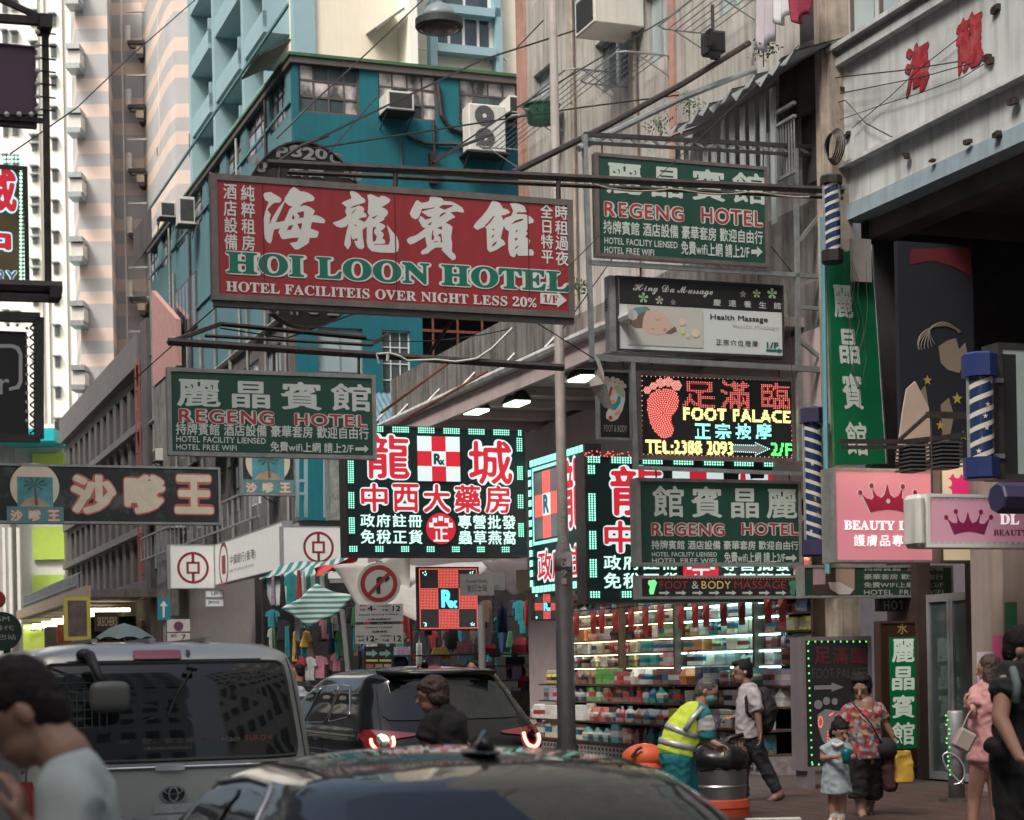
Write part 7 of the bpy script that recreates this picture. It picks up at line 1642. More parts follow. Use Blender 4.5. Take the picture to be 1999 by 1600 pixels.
# ---- black hatchback SUV
sv=car_at(893,16.6,'black_suv','glossy black hatchback SUV with glowing red tail lights in the middle of the street')
k_=1.045
mb,bv=shell([(0.32*k_,0.10,4.1,0.80,0.25),(0.55*k_,0.0,4.25,0.87,0.28),(0.80*k_,-0.02,4.25,0.885,0.30),(0.98*k_,0.03,4.15,0.88,0.30),(1.07*k_,0.12,3.6,0.84,0.28),(1.25*k_,0.34,3.0,0.76,0.25),(1.42*k_,0.52,2.6,0.68,0.25),(1.50*k_,0.56,2.35,0.60,0.28),(1.535*k_,0.66,2.1,0.50,0.3)],0.03,0.07)
put('body',mb,PB,sv,smooth=True)
put('rear_window',decal(bv,[(-0.60,1.17),(0.60,1.17),(0.65,1.22),(0.52,1.50),(-0.52,1.50),(-0.65,1.22)],'rear',0.008,1),GT,sv,smooth=True)
for sd in('left','right'):
    for w_ in([(0.75,1.20),(1.45,1.14),(1.42,1.47),(1.1,1.46)],[(1.52,1.14),(2.3,1.12),(2.05,1.46),(1.5,1.47)],[(2.38,1.12),(3.3,1.1),(2.75,1.36),(2.15,1.46)]):put('side_window',decal(bv,w_,sd,0.008,1),GT,sv,smooth=True);put('window_trim',outline_line(bv,w_,sd,0.008,0.004),CHR,sv,smooth=True)
RL=M('lens_red',(0.13,0.004,0.006),0.12,var=0,coat=1,emit=0.04,ecol=(1,0.02,0.03));LIT=glow('tail_lit',(1.0,0.20,0.14),5.0)
for s in(-1,1):
    o=put('tail_light',decal(bv,[(s*0.86,1.05),(s*0.80,1.10),(s*0.40,1.06),(s*0.42,1.04),(s*0.60,1.02),(s*0.64,0.95),(s*0.82,0.91)],'rear',0.014,1),RL,sv,smooth=True)
    q=MB();P_=[]
    for t in np.linspace(PI*0.9,PI*2.05,16):
        r=proj(bv,s*(0.70)+0.085*math.cos(t)*s*1.0,1.005+0.085*math.sin(t),'rear');P_.append(r[0]+r[1]*0.02)
    q.tube(P_,0.016,7);put('light_ring',q,LIT,o,smooth=True);put('lens_core',decal(bv,[(s*0.70+0.05*math.cos(t),1.01+0.05*math.sin(t))for t in np.linspace(0,5.5,8)],'rear',0.02,1,3),CHR,o,smooth=True)
bl_=MB()
for k in range(7):r=proj(bv,-0.10+k*0.035,1.555,'rear');bl_.ball(tuple(r[0]+r[1]*0.01),0.015,6,4)
put('brake_light',bl_,glow('brake_lit',(1.0,0.05,0.04),3.0),sv)
q=MB();line_on(bv,[(-0.70,0.60),(-0.72,1.0),(-0.60,1.48)],'rear',0.006,0.0,q);line_on(bv,[(0.70,0.60),(0.72,1.0),(0.60,1.48)],'rear',0.006,0.0,q);line_on(bv,[(-0.7,0.6),(0.7,0.6)],'rear',0.006,0.0,q)
for y_ in(1.48,2.34):line_on(bv,[(y_,0.45),(y_,1.1)],'left',0.005,0.0,q)
put('panel_gap',q,RUB,sv);put('door_handle',decal(bv,[(1.55,0.98),(1.75,0.98),(1.75,1.01),(1.55,1.01)],'left',0.02,1),CHR,sv)
put('spoiler',MB().add([(-0.52,0.40,1.575),(0.52,0.40,1.575),(0.55,0.75,1.60),(-0.55,0.75,1.60),(-0.50,0.42,1.54),(0.50,0.42,1.54),(0.55,0.7,1.55),(-0.55,0.7,1.55)],[(0,1,2,3),(7,6,5,4),(0,4,5,1),(1,5,6,2),(3,7,4,0)]),PB,sv,smooth=True)
put('fin_antenna',MB().add([(-0.03,0.95,1.62),(0.03,0.95,1.62),(0.0,1.25,1.62),(0,0.93,1.71)],[(0,1,3),(1,2,3),(2,0,3),(2,1,0)]),PB,sv,smooth=True)
q=MB();ring(q,0.02,0.93,0.055,0.07,-0.12,28,ez=0.8);put('badge',q,CHR,sv,solid=0.008);put('wiper',line_on(bv,[(0.0,1.16),(-0.35,1.18)],'rear',0.010,0.02),RUB,sv)
put('number_plate',MB().box(-0.26,0.26,-0.11,-0.095,0.72,0.84),K('plate_yellow'),sv)
for x in(-0.76,0.76):
    for y in(0.75,3.3):wheel(sv,x,y)
sv.scale=(1,1,1.065)
# ---- near dark car, only its roof in view
S_=Vector((-math.sin(YAW),math.cos(YAW),0));o_=Vector((-0.02,5.42,0))-S_*0.62
nc=thing('dark_car','shiny dark car in the foreground, only its roof and side windows in view','car',o_,YAW,world=True)
mb,bv=shell([(0.30,0.10,4.2,0.84,0.25),(0.55,0.0,4.0,0.88,0.3),(0.85,0.0,3.9,0.885,0.32),(0.97,0.06,2.85,0.86,0.3),(1.15,0.26,2.25,0.74,0.3),(1.28,0.45,2.05,0.65,0.3),(1.355,0.62,1.85,0.57,0.32),(1.385,0.74,1.7,0.49,0.35)],0.040,0.10)
put('body',mb,PD,nc,smooth=True)
rw=[(-0.60,1.02),(0.60,1.02),(0.62,1.10),(0.50,1.325),(-0.50,1.325),(-0.62,1.10)]
put('rear_window',decal(bv,rw,'rear',0.007,1),GT,nc,smooth=True)
for sd in('left','right'):
    for w_ in([(0.72,1.02),(1.30,1.0),(1.28,1.31),(1.0,1.30),(0.80,1.14)],[(1.37,1.0),(1.95,1.0),(1.85,1.27),(1.36,1.31)],[(2.02,1.0),(2.5,1.0),(2.25,1.12),(1.98,1.22)]):put('side_window',decal(bv,w_,sd,0.007,1),GT,nc,smooth=True)
    put('window_trim',outline_line(bv,[(0.66,1.0),(2.55,0.98),(2.3,1.13),(1.9,1.29),(1.4,1.335),(1.0,1.33)],sd,0.010,0.004),CHR,nc,smooth=True)
s_=MB();line_on(bv,[(-0.56,0.80),(-0.3,0.70),(0.0,0.66),(0.3,0.70),(0.56,0.80)],'top',0.004,0.0,s_);
for x in(-0.50,0.50):line_on(bv,[(x,0.78),(x*1.03,1.3),(x,1.75)],'top',0.005,0.001,s_)
put('seam',s_,RUB,nc)
fa=put('fin_antenna',MB().add([(-0.034,0.80,1.415),(0.034,0.80,1.415),(0.0,0.98,1.425),(0.0,0.79,1.478),(0,0.82,1.485)],[(0,1,3),(1,2,4,3),(2,0,3,4),(2,1,0)]),PB,nc,smooth=True);put('fin_base',MB().ball((0,0.86,1.415),1,14,6,(0.055,0.12,0.012)),PB,fa,smooth=True)
for x in(-0.76,0.76):
    for y in(0.75,3.3):wheel(nc,x,y)
nc.scale=(1,1,1.03)
# pale car further up behind the SUV and van
pc=car_at(560,27,'pale_car','pale car mostly hidden between the van and the black SUV')
mb,bv=shell([(0.30,0.10,4.1,0.80,0.25),(0.55,0.0,4.25,0.85,0.28),(0.9,0.0,4.2,0.86,0.3),(1.0,0.1,3.6,0.82,0.28),(1.25,0.5,2.9,0.70,0.25),(1.40,0.8,2.4,0.55,0.28)],0.03,0.06,30)
put('body',mb,M('paint_pale',(0.45,0.48,0.48),0.3,metal=0.4,var=0,coat=0.5),pc,smooth=True);put('rear_window',decal(bv,[(-0.6,1.03),(0.6,1.03),(0.5,1.32),(-0.5,1.32)],'rear',0.01,1),GT,pc,smooth=True)
for w_ in([(0.8,1.04),(3.1,1.02),(2.6,1.3),(1.2,1.33)],):put('side_window',decal(bv,w_,'left',0.01,1),GT,pc,smooth=True)
for x in(-0.74,0.74):
    for y in(0.75,3.3):wheel(pc,x,y)
# ================================================================ the pharmacy at street level
sh=thing('shop_shelving','dark wooden shelving of the open pharmacy front full of goods','shelving',(0,0,0))
a0,a1=0.9,10.4;HWOOD=M('shelf_wood',(0.09,0.055,0.04),0.6,var=0.2)
put('back_panel',MB().box(0.62,0.7,a0,a1,0.1,4.0),M('shop_back',(0.38,0.34,0.30),0.7,var=0.3),sh)
rows=[0.42,0.76,1.08,1.38,1.68,1.92,2.16,2.42,2.64,2.92]
for i,z in enumerate(rows):
    b0=-0.75 if i<2 else(-0.42 if i<4 else 0.12)
    put('shelf',MB().box(b0,0.62,a0,a1,z-0.03,z),HWOOD,sh)
for a in(0.85,2.6,5.35,7.6,10.4):put('upright',MB().box(0.0,0.62,a-0.03,a+0.03,0.1,4.0),HWOOD,sh)
put('plinth',MB().box(-0.72,0.6,a0,a1,0.12,0.39),M('plinth',(0.28,0.24,0.25),0.6,var=0.4,scale=14),sh)
q=MB()
for k in range(60):
    a=a0+0.1+k*0.157
    for z in(0.18,0.27):q.box(-0.728,-0.721,a,a+0.08,z,z+0.05)
put('vent_holes',q,K('dark_void'),sh,kind='stuff')
put('shop_ceiling',MB().box(-0.1,4.0,a0,a1,3.75,3.85),K('soffit'),sh)
for k in range(4):t=thing('tube_light','unseen fill tube added inside the top of the pharmacy, %s from the near end'%['first','second','third','fourth'][k],'lamp',(-0.3,1.6+k*2.3,3.6),0,'added fill tubes of the pharmacy');put('tube',MB().tube([(0,-0.6,0),(0,0.6,0)],0.02,6),glow('added_tube_warm',(1.0,0.95,0.85),70),t);put('fitting',MB().box(-0.04,0.04,-0.62,0.62,0.03,0.07),K('white_frame'),t)  # unseen tubes added behind the signs to brighten the shop
LT=glow('led_tube',(0.50,1.0,0.92),4.5)
nm=['lowest','second lowest','middle','second highest','highest']
for i,z in enumerate(rows[4:9]):
    for j,(u0,u1)in enumerate(((1.95,3.55),(3.6,5.3))):
        o=put('led_tube',MB().tube([(0.09,u0,z-0.045),(0.09+0.03*j,u1,z-0.045)],0.016,6),LT);tag(o,'%s cyan white LED tube under a shelf of the pharmacy, %s half'%(nm[i],['near','far'][j]),'lamp','LED tubes on the pharmacy shelves')
for i,z in enumerate(rows[3:9]):tag(put('shelf_light',MB().box(0.10,0.13,5.45,7.5,z-0.045,z-0.034),glow('warm_strip',(1.0,0.93,0.6),3.0)),'%s pale yellow light strip in the middle bay of the pharmacy'%['lowest','second','third','fourth','fifth','highest'][i],'lamp','yellow shelf lights of the pharmacy')
for i,z in enumerate(rows[3:9]):tag(put('shelf_light',MB().box(0.10,0.13,7.7,10.2,z-0.045,z-0.034),K('warm_strip')),'%s added pale yellow fill strip in the far bay of the pharmacy'%['lowest','second','third','fourth','fifth','highest'][i],'lamp','yellow shelf lights of the pharmacy')  # strips added in the far bay to brighten its goods
# goods -------------------------------------------------------
cols=[('white',(0.62,0.62,0.6)),('cream',(0.55,0.47,0.36)),('teal',(0.02,0.24,0.27)),('green',(0.08,0.28,0.06)),('red',(0.35,0.03,0.04)),('pink',(0.55,0.22,0.3)),('black',(0.02,0.02,0.022)),('orange',(0.5,0.17,0.05)),('navy',(0.03,0.05,0.14)),('lilac',(0.34,0.27,0.4)),('yellow',(0.55,0.5,0.1)),('brown',(0.16,0.08,0.05)),('grey',(0.25,0.27,0.28)),('maroon',(0.15,0.03,0.04))]
def packm(n,c):
    c=tuple(min(0.8,x*1.3)for x in c)
    m,nn,l,p=mk('pack_'+n);tc=nn.new('ShaderNodeTexCoord');oi=nn.new('ShaderNodeObjectInfo');vo=nn.new('ShaderNodeTexVoronoi');vo.inputs['Scale'].default_value=4.0;vo.distance='CHEBYCHEV'
    ad=nn.new('ShaderNodeVectorMath');ad.operation='ADD';l.new(tc.outputs['Object'],ad.inputs[0]);l.new(oi.outputs['Random'],ad.inputs[1]);l.new(ad.outputs[0],vo.inputs['Vector'])
    mx=nn.new('ShaderNodeMix');mx.data_type='RGBA';mx.inputs['A'].default_value=c+(1,);l.new(vo.outputs['Color'],mx.inputs['B'])
    th=nn.new('ShaderNodeMath');th.operation='GREATER_THAN';th.inputs[1].default_value=0.16;l.new(vo.outputs['Distance'],th.inputs[0]);ml=nn.new('ShaderNodeMath');ml.operation='MULTIPLY';ml.inputs[1].default_value=0.2;l.new(th.outputs[0],ml.inputs[0]);l.new(ml.outputs[0],mx.inputs['Factor'])
    s2=nn.new('ShaderNodeSeparateXYZ');l.new(tc.outputs['Generated'],s2.inputs[0]);sb=nn.new('ShaderNodeMath');sb.operation='COMPARE';sb.inputs[1].default_value=0.48;sb.inputs[2].default_value=0.17;l.new(s2.outputs['Z'],sb.inputs[0])
    rc=nn.new('ShaderNodeValToRGB');rc.color_ramp.interpolation='CONSTANT';e=rc.color_ramp.elements;e[0].color=(0.6,0.58,0.55,1);e[1].position=0.35;e[1].color=c+(1,)
    for ps,cc in((0.6,(0.04,0.04,0.05,1)),(0.72,(0.4,0.05,0.06,1)),(0.84,(0.02,0.16,0.25,1))):x=e.new(ps);x.color=cc
    l.new(oi.outputs['Random'],rc.inputs[0]);m2=nn.new('ShaderNodeMix');m2.data_type='RGBA';l.new(sb.outputs[0],m2.inputs['Factor']);l.new(mx.outputs['Result'],m2.inputs['A']);l.new(rc.outputs[0],m2.inputs['B']);l.new(m2.outputs['Result'],p.inputs['Base Color']);p.inputs['Roughness'].default_value=0.3;return m
PM={n:packm(n,c)for n,c in cols}
def mesh_of(mb,m,sm=False):me=mb.mesh('goods',sm);me.materials.append(m);return me
_pm={}
def goods(kind,cn,w,d,h):
    k=(kind,cn)
    if k not in _pm:
        if kind=='box':mb=MB().box(-.5,.5,-.5,.5,0,1)
        elif kind=='bottle':mb=MB().lathe([(0.42,0),(0.48,0.04),(0.48,0.6),(0.36,0.74),(0.16,0.8),(0.16,0.86)],12)
        elif kind=='jar':mb=MB().lathe([(0.46,0),(0.5,0.05),(0.5,0.7),(0.42,0.78)],12)
        else:mb=MB().add([(-.5,-.3,0),(.5,-.3,0),(.5,.3,0),(-.5,.3,0),(-.55,-.4,.5),(.55,-.4,.5),(.55,.4,.5),(-.55,.4,.5),(-.42,-.06,1),(.42,-.06,1),(.42,.06,1),(-.42,.06,1)],[(3,2,1,0),(0,1,5,4),(1,2,6,5),(2,3,7,6),(3,0,4,7),(4,5,9,8),(5,6,10,9),(6,7,11,10),(7,4,8,11),(8,9,10,11)])
        _pm[k]=mesh_of(mb,PM[cn],kind in('bottle','jar'))
    return _pm[k]
capme={c:mesh_of(MB().lathe([(0.2,0.86),(0.2,1.0)],10),flat('cap_'+c,col,0.4))for c,col in(('white',(0.6,0.6,0.6)),('teal',(0.0,0.25,0.28)),('black',(0.02,0.02,0.02)))}
lidme=mesh_of(MB().lathe([(0.52,0.78),(0.52,0.98),(0.46,1.0)],12),flat('lid',(0.5,0.48,0.42),0.4))
rown=['bottom','second','third','fourth','fifth','sixth','seventh','eighth','ninth','top']
bayn=lambda a:'nearest bay' if a<2.6 else 'LED lit bay' if a<5.35 else 'middle bay' if a<7.6 else 'far bay'
cnt={}
def add_good(kind,cn,b,a,z,w,d,h,row):
    nm_={'box':'product_box','bottle':'bottle','jar':'jar','bag':'packet'}[kind]
    if cnt.get(nm_,0)>=200:nm_='carton'
    cnt[nm_]=cnt.get(nm_,0)+1
    o=bpy.data.objects.new(nm_,goods(kind,cn,w,d,h));COL.objects.link(o)
    o.matrix_world=MS@Matrix.Translation((b,a,z+0.001))@Matrix.Rotation(random.uniform(-0.08,0.08),4,'Z')@Matrix.Diagonal((d,w,h,1))
    szn='wide' if w>0.24 else 'narrow' if w<0.16 else 'medium';o['label']=szn+' %s %s on the %s pharmacy shelf, %s'%(cn,nm_.replace('_',' '),rown[row],bayn(a));o['category']=nm_.replace('_',' ');o['group']='goods on the %s pharmacy shelf'%rown[row]
    if kind=='bottle' or kind=='jar':
        c=bpy.data.objects.new('cap' if kind=='bottle' else 'lid',capme[random.choice(list(capme))]if kind=='bottle' else lidme);COL.objects.link(c);c.parent=o
rr_=random.Random(11)
for i,z in enumerate(rows):
    gap=(rows[i+1]-z)if i+1<len(rows)else 0.45
    a=a0+0.08;b=(-0.62 if i<2 else(-0.3 if i<4 else 0.24))
    while a<a1-0.2:
        kind=rr_.choices(['box','bottle','jar','bag'],[5,3 if a<5.3 else 1,1,2 if a>4 else 0.6])[0];cn=rr_.choices([c[0]for c in cols],[6,3,3,2,3,2,3,2,1,2,1,2,2,2])[0]
        n=rr_.randint(1,3);w={'box':rr_.uniform(0.16,0.38),'bottle':rr_.uniform(0.11,0.18),'jar':rr_.uniform(0.15,0.24),'bag':rr_.uniform(0.24,0.40)}[kind];h=min(gap*rr_.uniform(0.68,0.92),0.34)
        for _ in range(n):
            if a+w>a1-0.05:break
            add_good(kind,cn,b+rr_.uniform(-0.03,0.05),a+w/2,z,w*0.93,w*rr_.uniform(0.6,0.9)if kind!='bottle' else w*0.93,h,i);a+=w
        a+=rr_.uniform(0.0,0.05)
# red packets hanging from the top
for k in range(15):
    a=1.1+k*0.58+random.uniform(-.15,.15);t=tag(put('hanging_packet',MB().add([(-0.3,a-0.13,2.66),(-0.3,a+0.13,2.66),(-0.3,a+0.10,2.26),(-0.3,a-0.10,2.26),(-0.36,a,2.45),(-0.24,a,2.45)],[(0,1,4),(1,2,4),(2,3,4),(3,0,4),(1,0,5),(2,1,5),(3,2,5),(0,3,5)]),M('packet_red',(0.42,0.05,0.05),0.35,var=0.3,scale=9)),'%s red foil packet from the near end of the rail over the pharmacy shelves'%['first','second','third','fourth','fifth','sixth','seventh','eighth','ninth','tenth','eleventh','twelfth','thirteenth','fourteenth','fifteenth'][k],'packet','red packets hanging over the pharmacy shelves')
r_=thing('hanging_rail','thin steel rail with red packets under the pharmacy ceiling','rail',(0,0,0));put('rail',MB().tube([(-0.3,a0,2.68),(-0.3,9.4,2.68)],0.012,5),K('steel_dark'),r_)
# pillar shop items near lamp post: railing
rg=thing('kerb_railing','grey steel kerb railing left of the lamp post','railing',(0,0,0));q=MB()
ra0,ra1=2.4,6.4
for z in(0.35,0.62,0.9,1.12):q.tube([(-4.4,ra0,z),(-4.4,ra1,z)],0.02,6)
put('rail',q,K('steel_dark'),rg)
for k in range(4):a=ra0+k*(ra1-ra0)/3;put('post',MB().tube([(-4.4,a,0.1),(-4.4,a,1.14)],0.03,6),K('steel_dark'),rg)
# ================================================================ worker's bins and bags
c=P(1405,1600,19.0);bn=thing('litter_bin','round steel litter bin with an orange base and a black bag at the kerb','bin',(c.x,c.y,0.0),world=True)
rb0=57/FPX*19.0;zz=lambda y:P(1405,y,19.0).z
STL=M('brushed_steel',(0.32,0.33,0.33),0.34,metal=0.9,var=0.12,scale=3);ORG=M('bin_orange',(0.55,0.08,0.03),0.45,var=0.08)
put('drum',MB().lathe([(rb0*0.90,zz(1563)),(rb0*0.92,zz(1535)),(rb0*0.95,zz(1533)),(rb0*0.92,zz(1530)),(rb0*0.94,zz(1500))],72),STL,bn)
put('base',MB().lathe([(rb0*0.9,0),(rb0*1.02,0.05),(rb0*1.02,zz(1576)),(rb0*1.05,zz(1574)),(rb0*1.0,zz(1560)),(rb0*0.88,zz(1558))],72),ORG,bn)
def crumple(mb,amp,sc,seed=0,smooth=True):
    from mathutils import noise
    V=np.concatenate(mb.v);out=[]
    for v in V:n=noise.noise_vector(Vector(v)*sc+Vector((seed,seed,seed)));out.append(tuple(Vector(v)+n*amp))
    mb.v=[np.array(out)];return mb
BAG=M('bin_bag',(0.012,0.012,0.013),0.28,var=0,bump=0.6,bscale=9)
put('bag',crumple(MB().lathe([(rb0*0.96,zz(1500)),(rb0*0.99,zz(1486)),(rb0*0.98,zz(1475)),(rb0*0.8,zz(1462)),(rb0*0.45,zz(1452)),(rb0*0.25,zz(1448))],36),0.045,11),BAG,bn,smooth=True)
q=MB();q.tube([Vector((-0.02,0,zz(1462))),P(1415,1452,19)-Vector((c.x,c.y,0)),P(1425,1440,19)-Vector((c.x,c.y,0)),P(1452,1435,19)-Vector((c.x,c.y,0))],[0.12,0.06,0.04,0.02],8);put('bag_neck',crumple(q,0.02,12),BAG,bn,smooth=True)
c=P(1262,1550,19.6);t=thing('bag_pile','pile of black rubbish bags and a cart left of the worker','bags',(c.x,c.y,0),world=True)
for x,z,r in((1228,1530,0.26),(1265,1525,0.24),(1285,1560,0.3),(1215,1580,0.3)):p=P(x,z,19.6)-Vector((c.x,c.y,0));put('bag',crumple(MB().ball(tuple(p),r,16,10,(1,0.8,0.62)),0.05,9,x),BAG,t,smooth=True)
put('cart_body',MB().box(-0.3,0.35,0.1,0.6,0.12,0.55),K('steel_dark'),t)
c=P(1258,1480,20.2);t=thing('orange_bin','shiny orange plastic bin lid behind the black bags','bin',(c.x,c.y,0),world=True);cz_=P(1258,1470,20.2).z
put('lid',MB().ball((0,0,cz_-0.05),1,20,10,(0.25,0.2,0.16)),M('lid_orange',(0.6,0.11,0.04),0.3,var=0.05),t,smooth=True);put('body',MB().lathe([(0.17,0),(0.2,cz_-0.1)],20),ORG,t,smooth=True)
put('handle',MB().tube([P(1232,1478,20)-Vector((c.x,c.y,0)),P(1245,1462,20)-Vector((c.x,c.y,0)),P(1253,1458,20)-Vector((c.x,c.y,0))],0.02,6),RUB,t)
# bollard with green lights, doorway papers
c=P(1868,1565,20.3);t=thing('steel_bollard','grey tubular bollard with green fairy lights beside the hotel door','bollard',(c.x,c.y,0.13),world=True)
zt=P(1862,1387,20.3).z-0.13;put('tube',MB().lathe([(0.09,0),(0.09,zt-0.02),(0.08,zt)],16),K('sign_frame'),t,smooth=True);put('base',MB().lathe([(0.2,0),(0.19,0.04),(0.1,0.05)],20),K('steel_dark'),t)
q=MB();dots(q,[(-0.10+random.uniform(-.02,.02),zt-0.05-0.05*k)for k in range(14)],0.011,-0.06);put('fairy_lights',q,LDG,t,kind='stuff');q=MB();q.tube([(-0.05+0.12*math.sin(x*1.2),-0.1,0.2+0.35*(1-math.cos(x))*0.5)for x in np.linspace(0,PI*1.9,20)],0.01,5);put('hose',q,K('alu'),t)
c=P(1508,1596,18.2);t=thing('white_barrier_rail','end of a white rail at the bottom edge beside the litter bin','rail',(c.x,c.y,0),world=True);put('bar',MB().box(-0.27,0.28,-0.05,0.05,c.z-0.06,c.z),M('barrier_white',(0.5,0.5,0.48),0.5,var=0.1),t,bevel=0.01)
for x in(-0.24,0.25):put('leg',MB().box(x-0.02,x+0.02,-0.03,0.03,0,c.z-0.061),K('galv'),t)
# ================================================================ market stall in the side street
def W(px,py,D):return P(px,py,D)
D=40.0
st=thing('market_stall','market stall under green and white striped awnings beside the bank','stall',(0,0,0),world=True)
def stripem(n,c1,c2,sc,axis='X'):
    m,nn,l,p=mk(n);tc=nn.new('ShaderNodeTexCoord');sx=nn.new('ShaderNodeSeparateXYZ');l.new(tc.outputs['Object'],sx.inputs[0]);a=nn.new('ShaderNodeMath');a.operation='MULTIPLY';a.inputs[1].default_value=sc;l.new(sx.outputs[axis],a.inputs[0])
    b=nn.new('ShaderNodeMath');b.operation='FRACT';l.new(a.outputs[0],b.inputs[0]);r=nn.new('ShaderNodeValToRGB');r.color_ramp.interpolation='CONSTANT';e=r.color_ramp.elements;e[0].color=c1+(1,);e[1].position=0.5;e[1].color=c2+(1,);l.new(b.outputs[0],r.inputs[0]);l.new(r.outputs[0],p.inputs['Base Color']);p.inputs['Roughness'].default_value=0.8;return m
SG=stripem('green_stripe',(0.02,0.17,0.16),(0.42,0.47,0.46),5.2);SP=stripem('pale_stripe',(0.05,0.24,0.23),(0.55,0.60,0.58),9.0,'Z')
def sheet(name,quad,m,par,n=10,sag=0.1,seed=0,**k): # cloth sheet between four world corners
    A,B,C_,Dd=quad;V=[];Fs=[]
    for j in range(n+1):
        for i in range(n+1):
            u,v=i/n,j/n;p=A.lerp(B,u).lerp(Dd.lerp(C_,u),v);p=p+Vector((0,0,-sag*4*u*(1-u)*(0.3+v)))+Vector((0,0.08*math.sin(7*u+seed+v*3),0.03*math.sin(9*u+5*v+seed)));V.append(tuple(p))
    for j in range(n):
        for i in range(n):a=j*(n+1)+i;Fs.append((a,a+1,a+n+2,a+n+1))
    return put(name,MB().add(V,Fs),m,par,smooth=True,solid=0.01,**k)
sheet('awning',(W(560,1100,D+2),W(695,1088,D+2),W(660,1118,D),W(506,1128,D)),SG,st,sag=0.0)
sheet('awning_flap',(W(548,1188,D-1),W(618,1140,D-1),W(690,1165,D-1),W(600,1222,D-1)),SP,st,sag=0.1)
sheet('awning_valance',(W(506,1128,D),W(640,1120,D),W(636,1178,D),W(530,1182,D)),SG,st,sag=0.02)
CN=M('tarp_white',(0.42,0.41,0.39),0.85,var=0.15,streak=0.2,dirt=(0.2,0.19,0.18));
sheet('red_flap',(W(612,1110,D-1),W(700,1086,D-1),W(690,1100,D-1),W(618,1124,D-1)),M('flap_red',(0.5,0.05,0.05),0.7,var=0.1),st,sag=0.02)
t2=thing('market_stall','market stall under a sagging off white tarpaulin behind the no turn sign','stall',(0,0,0),world=True)
sheet('tarpaulin',(W(648,1104,D-3),W(800,1075,D-3),W(800,1165,D-3),W(700,1185,D-3)),CN,t2,sag=0.2);sheet('tarpaulin',(W(760,1096,D-2),W(960,1090,D-2),W(930,1150,D-4),W(755,1180,D-4)),CN,t2,sag=0.35,seed=2);sheet('tarpaulin',(W(940,1092,D-3),W(1045,1090,D-3),W(1040,1150,D-4),W(985,1146,D-4)),M('tarp_pink',(0.45,0.38,0.35),0.85,var=0.1),t2,sag=0.1,seed=4)
for par,xs in((st,(512,590,640)),(t2,(700,800,960,1040))):
    for x in xs:a=W(x,1130,D);put('post',MB().tube([(a.x,a.y,0),tuple(a)],0.04,6),K('steel_dark'),par)
put('dark_backdrop',MB().box(W(700,0,D+3).x,W(1070,0,D+3).x,D+3,D+3.1,0,W(0,1150,D+3).z),M('back_dark',(0.018,0.018,0.02),0.9,var=0.6,scale=3),t2);put('dark_backdrop',MB().box(W(575,0,D+4).x,W(700,0,D+4).x,D+4,D+4.1,0,W(0,1150,D+4).z),K('back_dark'),st)  # near-black backdrops painted in place of the dark stall interiors
put('counter',MB().box(W(715,0,D-2).x,W(1060,0,D-2).x,D-2,D-1,0.1,1.2),K('steel_dark'),t2);put('counter',MB().box(W(560,0,D-2).x,W(690,0,D-2).x,D-2,D-1,0.1,1.1),K('steel_dark'),st)
put('price_board',MB().box(W(986,0,D-4).x,W(1034,0,D-4).x,D-4.1,D-4.05,W(0,1172,D-4).z,W(0,1132,D-4).z),M('board_beige',(0.42,0.35,0.27),0.7,var=0.1),t2)
gcol=[('teal',(0.02,0.26,0.29)),('dark',(0.02,0.022,0.03)),('pink',(0.5,0.2,0.27)),('red',(0.33,0.03,0.04)),('yellow',(0.5,0.34,0.08)),('white',(0.45,0.47,0.47)),('green',(0.05,0.18,0.08)),('navy',(0.03,0.05,0.13)),('lilac',(0.36,0.27,0.4)),('brown',(0.13,0.08,0.06))]
GM={n:M('cloth_'+n,c,0.9,var=0.35,scale=5,streak=0.3,bump=0.8,bscale=6)for n,c in gcol}
def garment(px,py,w,h,D,cn,lab,kind='shirt'):
    c=W(px,py,D);s=1/FPX*D;w*=s;h*=s
    pl=[(-.15,0),(-.5,-.12),(-.62,-.38),(-.42,-.42),(-.38,-.3),(-.38,-1),(.38,-1),(.38,-.3),(.42,-.42),(.62,-.38),(.5,-.12),(.15,0)]if kind=='shirt' else[(-.2,0),(-.5,-.9),(-.45,-1),(.45,-1),(.5,-.9),(.2,0)]if kind=='dress' else[(-.4,0),(-.45,-1),(-.05,-1),(0,-.35),(.05,-1),(.45,-1),(.4,0)]
    q=MB();q.prism([(x*w,z*h)for x,z in pl],-0.04,0.04);o=put('garment',q,GM[cn],None,bevel=0.02);o.matrix_world=Matrix.Translation(c)@Matrix.Rotation(random.uniform(-0.5,0.5),4,'Z');tag(o,lab,'garment','clothes hanging in the market')
kn={'shirt':'shirt','dress':'dress','pants':'pair of trousers'}
L_=[(rr_.randint(520,700),rr_.choice([1185,1200,1225,1250,1275]),rr_.randint(10,20),rr_.randint(26,46),rr_.choice(['dark','teal','navy','pink','white','brown','green']),rr_.choice(['shirt','dress','pants']))for _ in range(26)]+[(533,1122,10,60,'lilac','dress'),(551,1122,12,60,'dark','dress'),(568,1118,24,62,'teal','shirt'),(583,1112,12,58,'red','dress'),(592,1112,8,50,'white','dress'),(532,1190,24,34,'teal','shirt'),(552,1210,26,38,'dark','shirt'),(598,1232,28,32,'yellow','dress'),(634,1205,18,42,'pink','shirt'),(560,1222,10,60,'teal','pants'),(575,1232,12,60,'yellow','dress'),(622,1280,34,44,'pink','shirt'),(605,1282,26,46,'white','shirt'),(585,1280,24,46,'red','shirt'),(650,1215,20,60,'navy','pants'),(665,1230,20,50,'green','shirt')]
xx=715
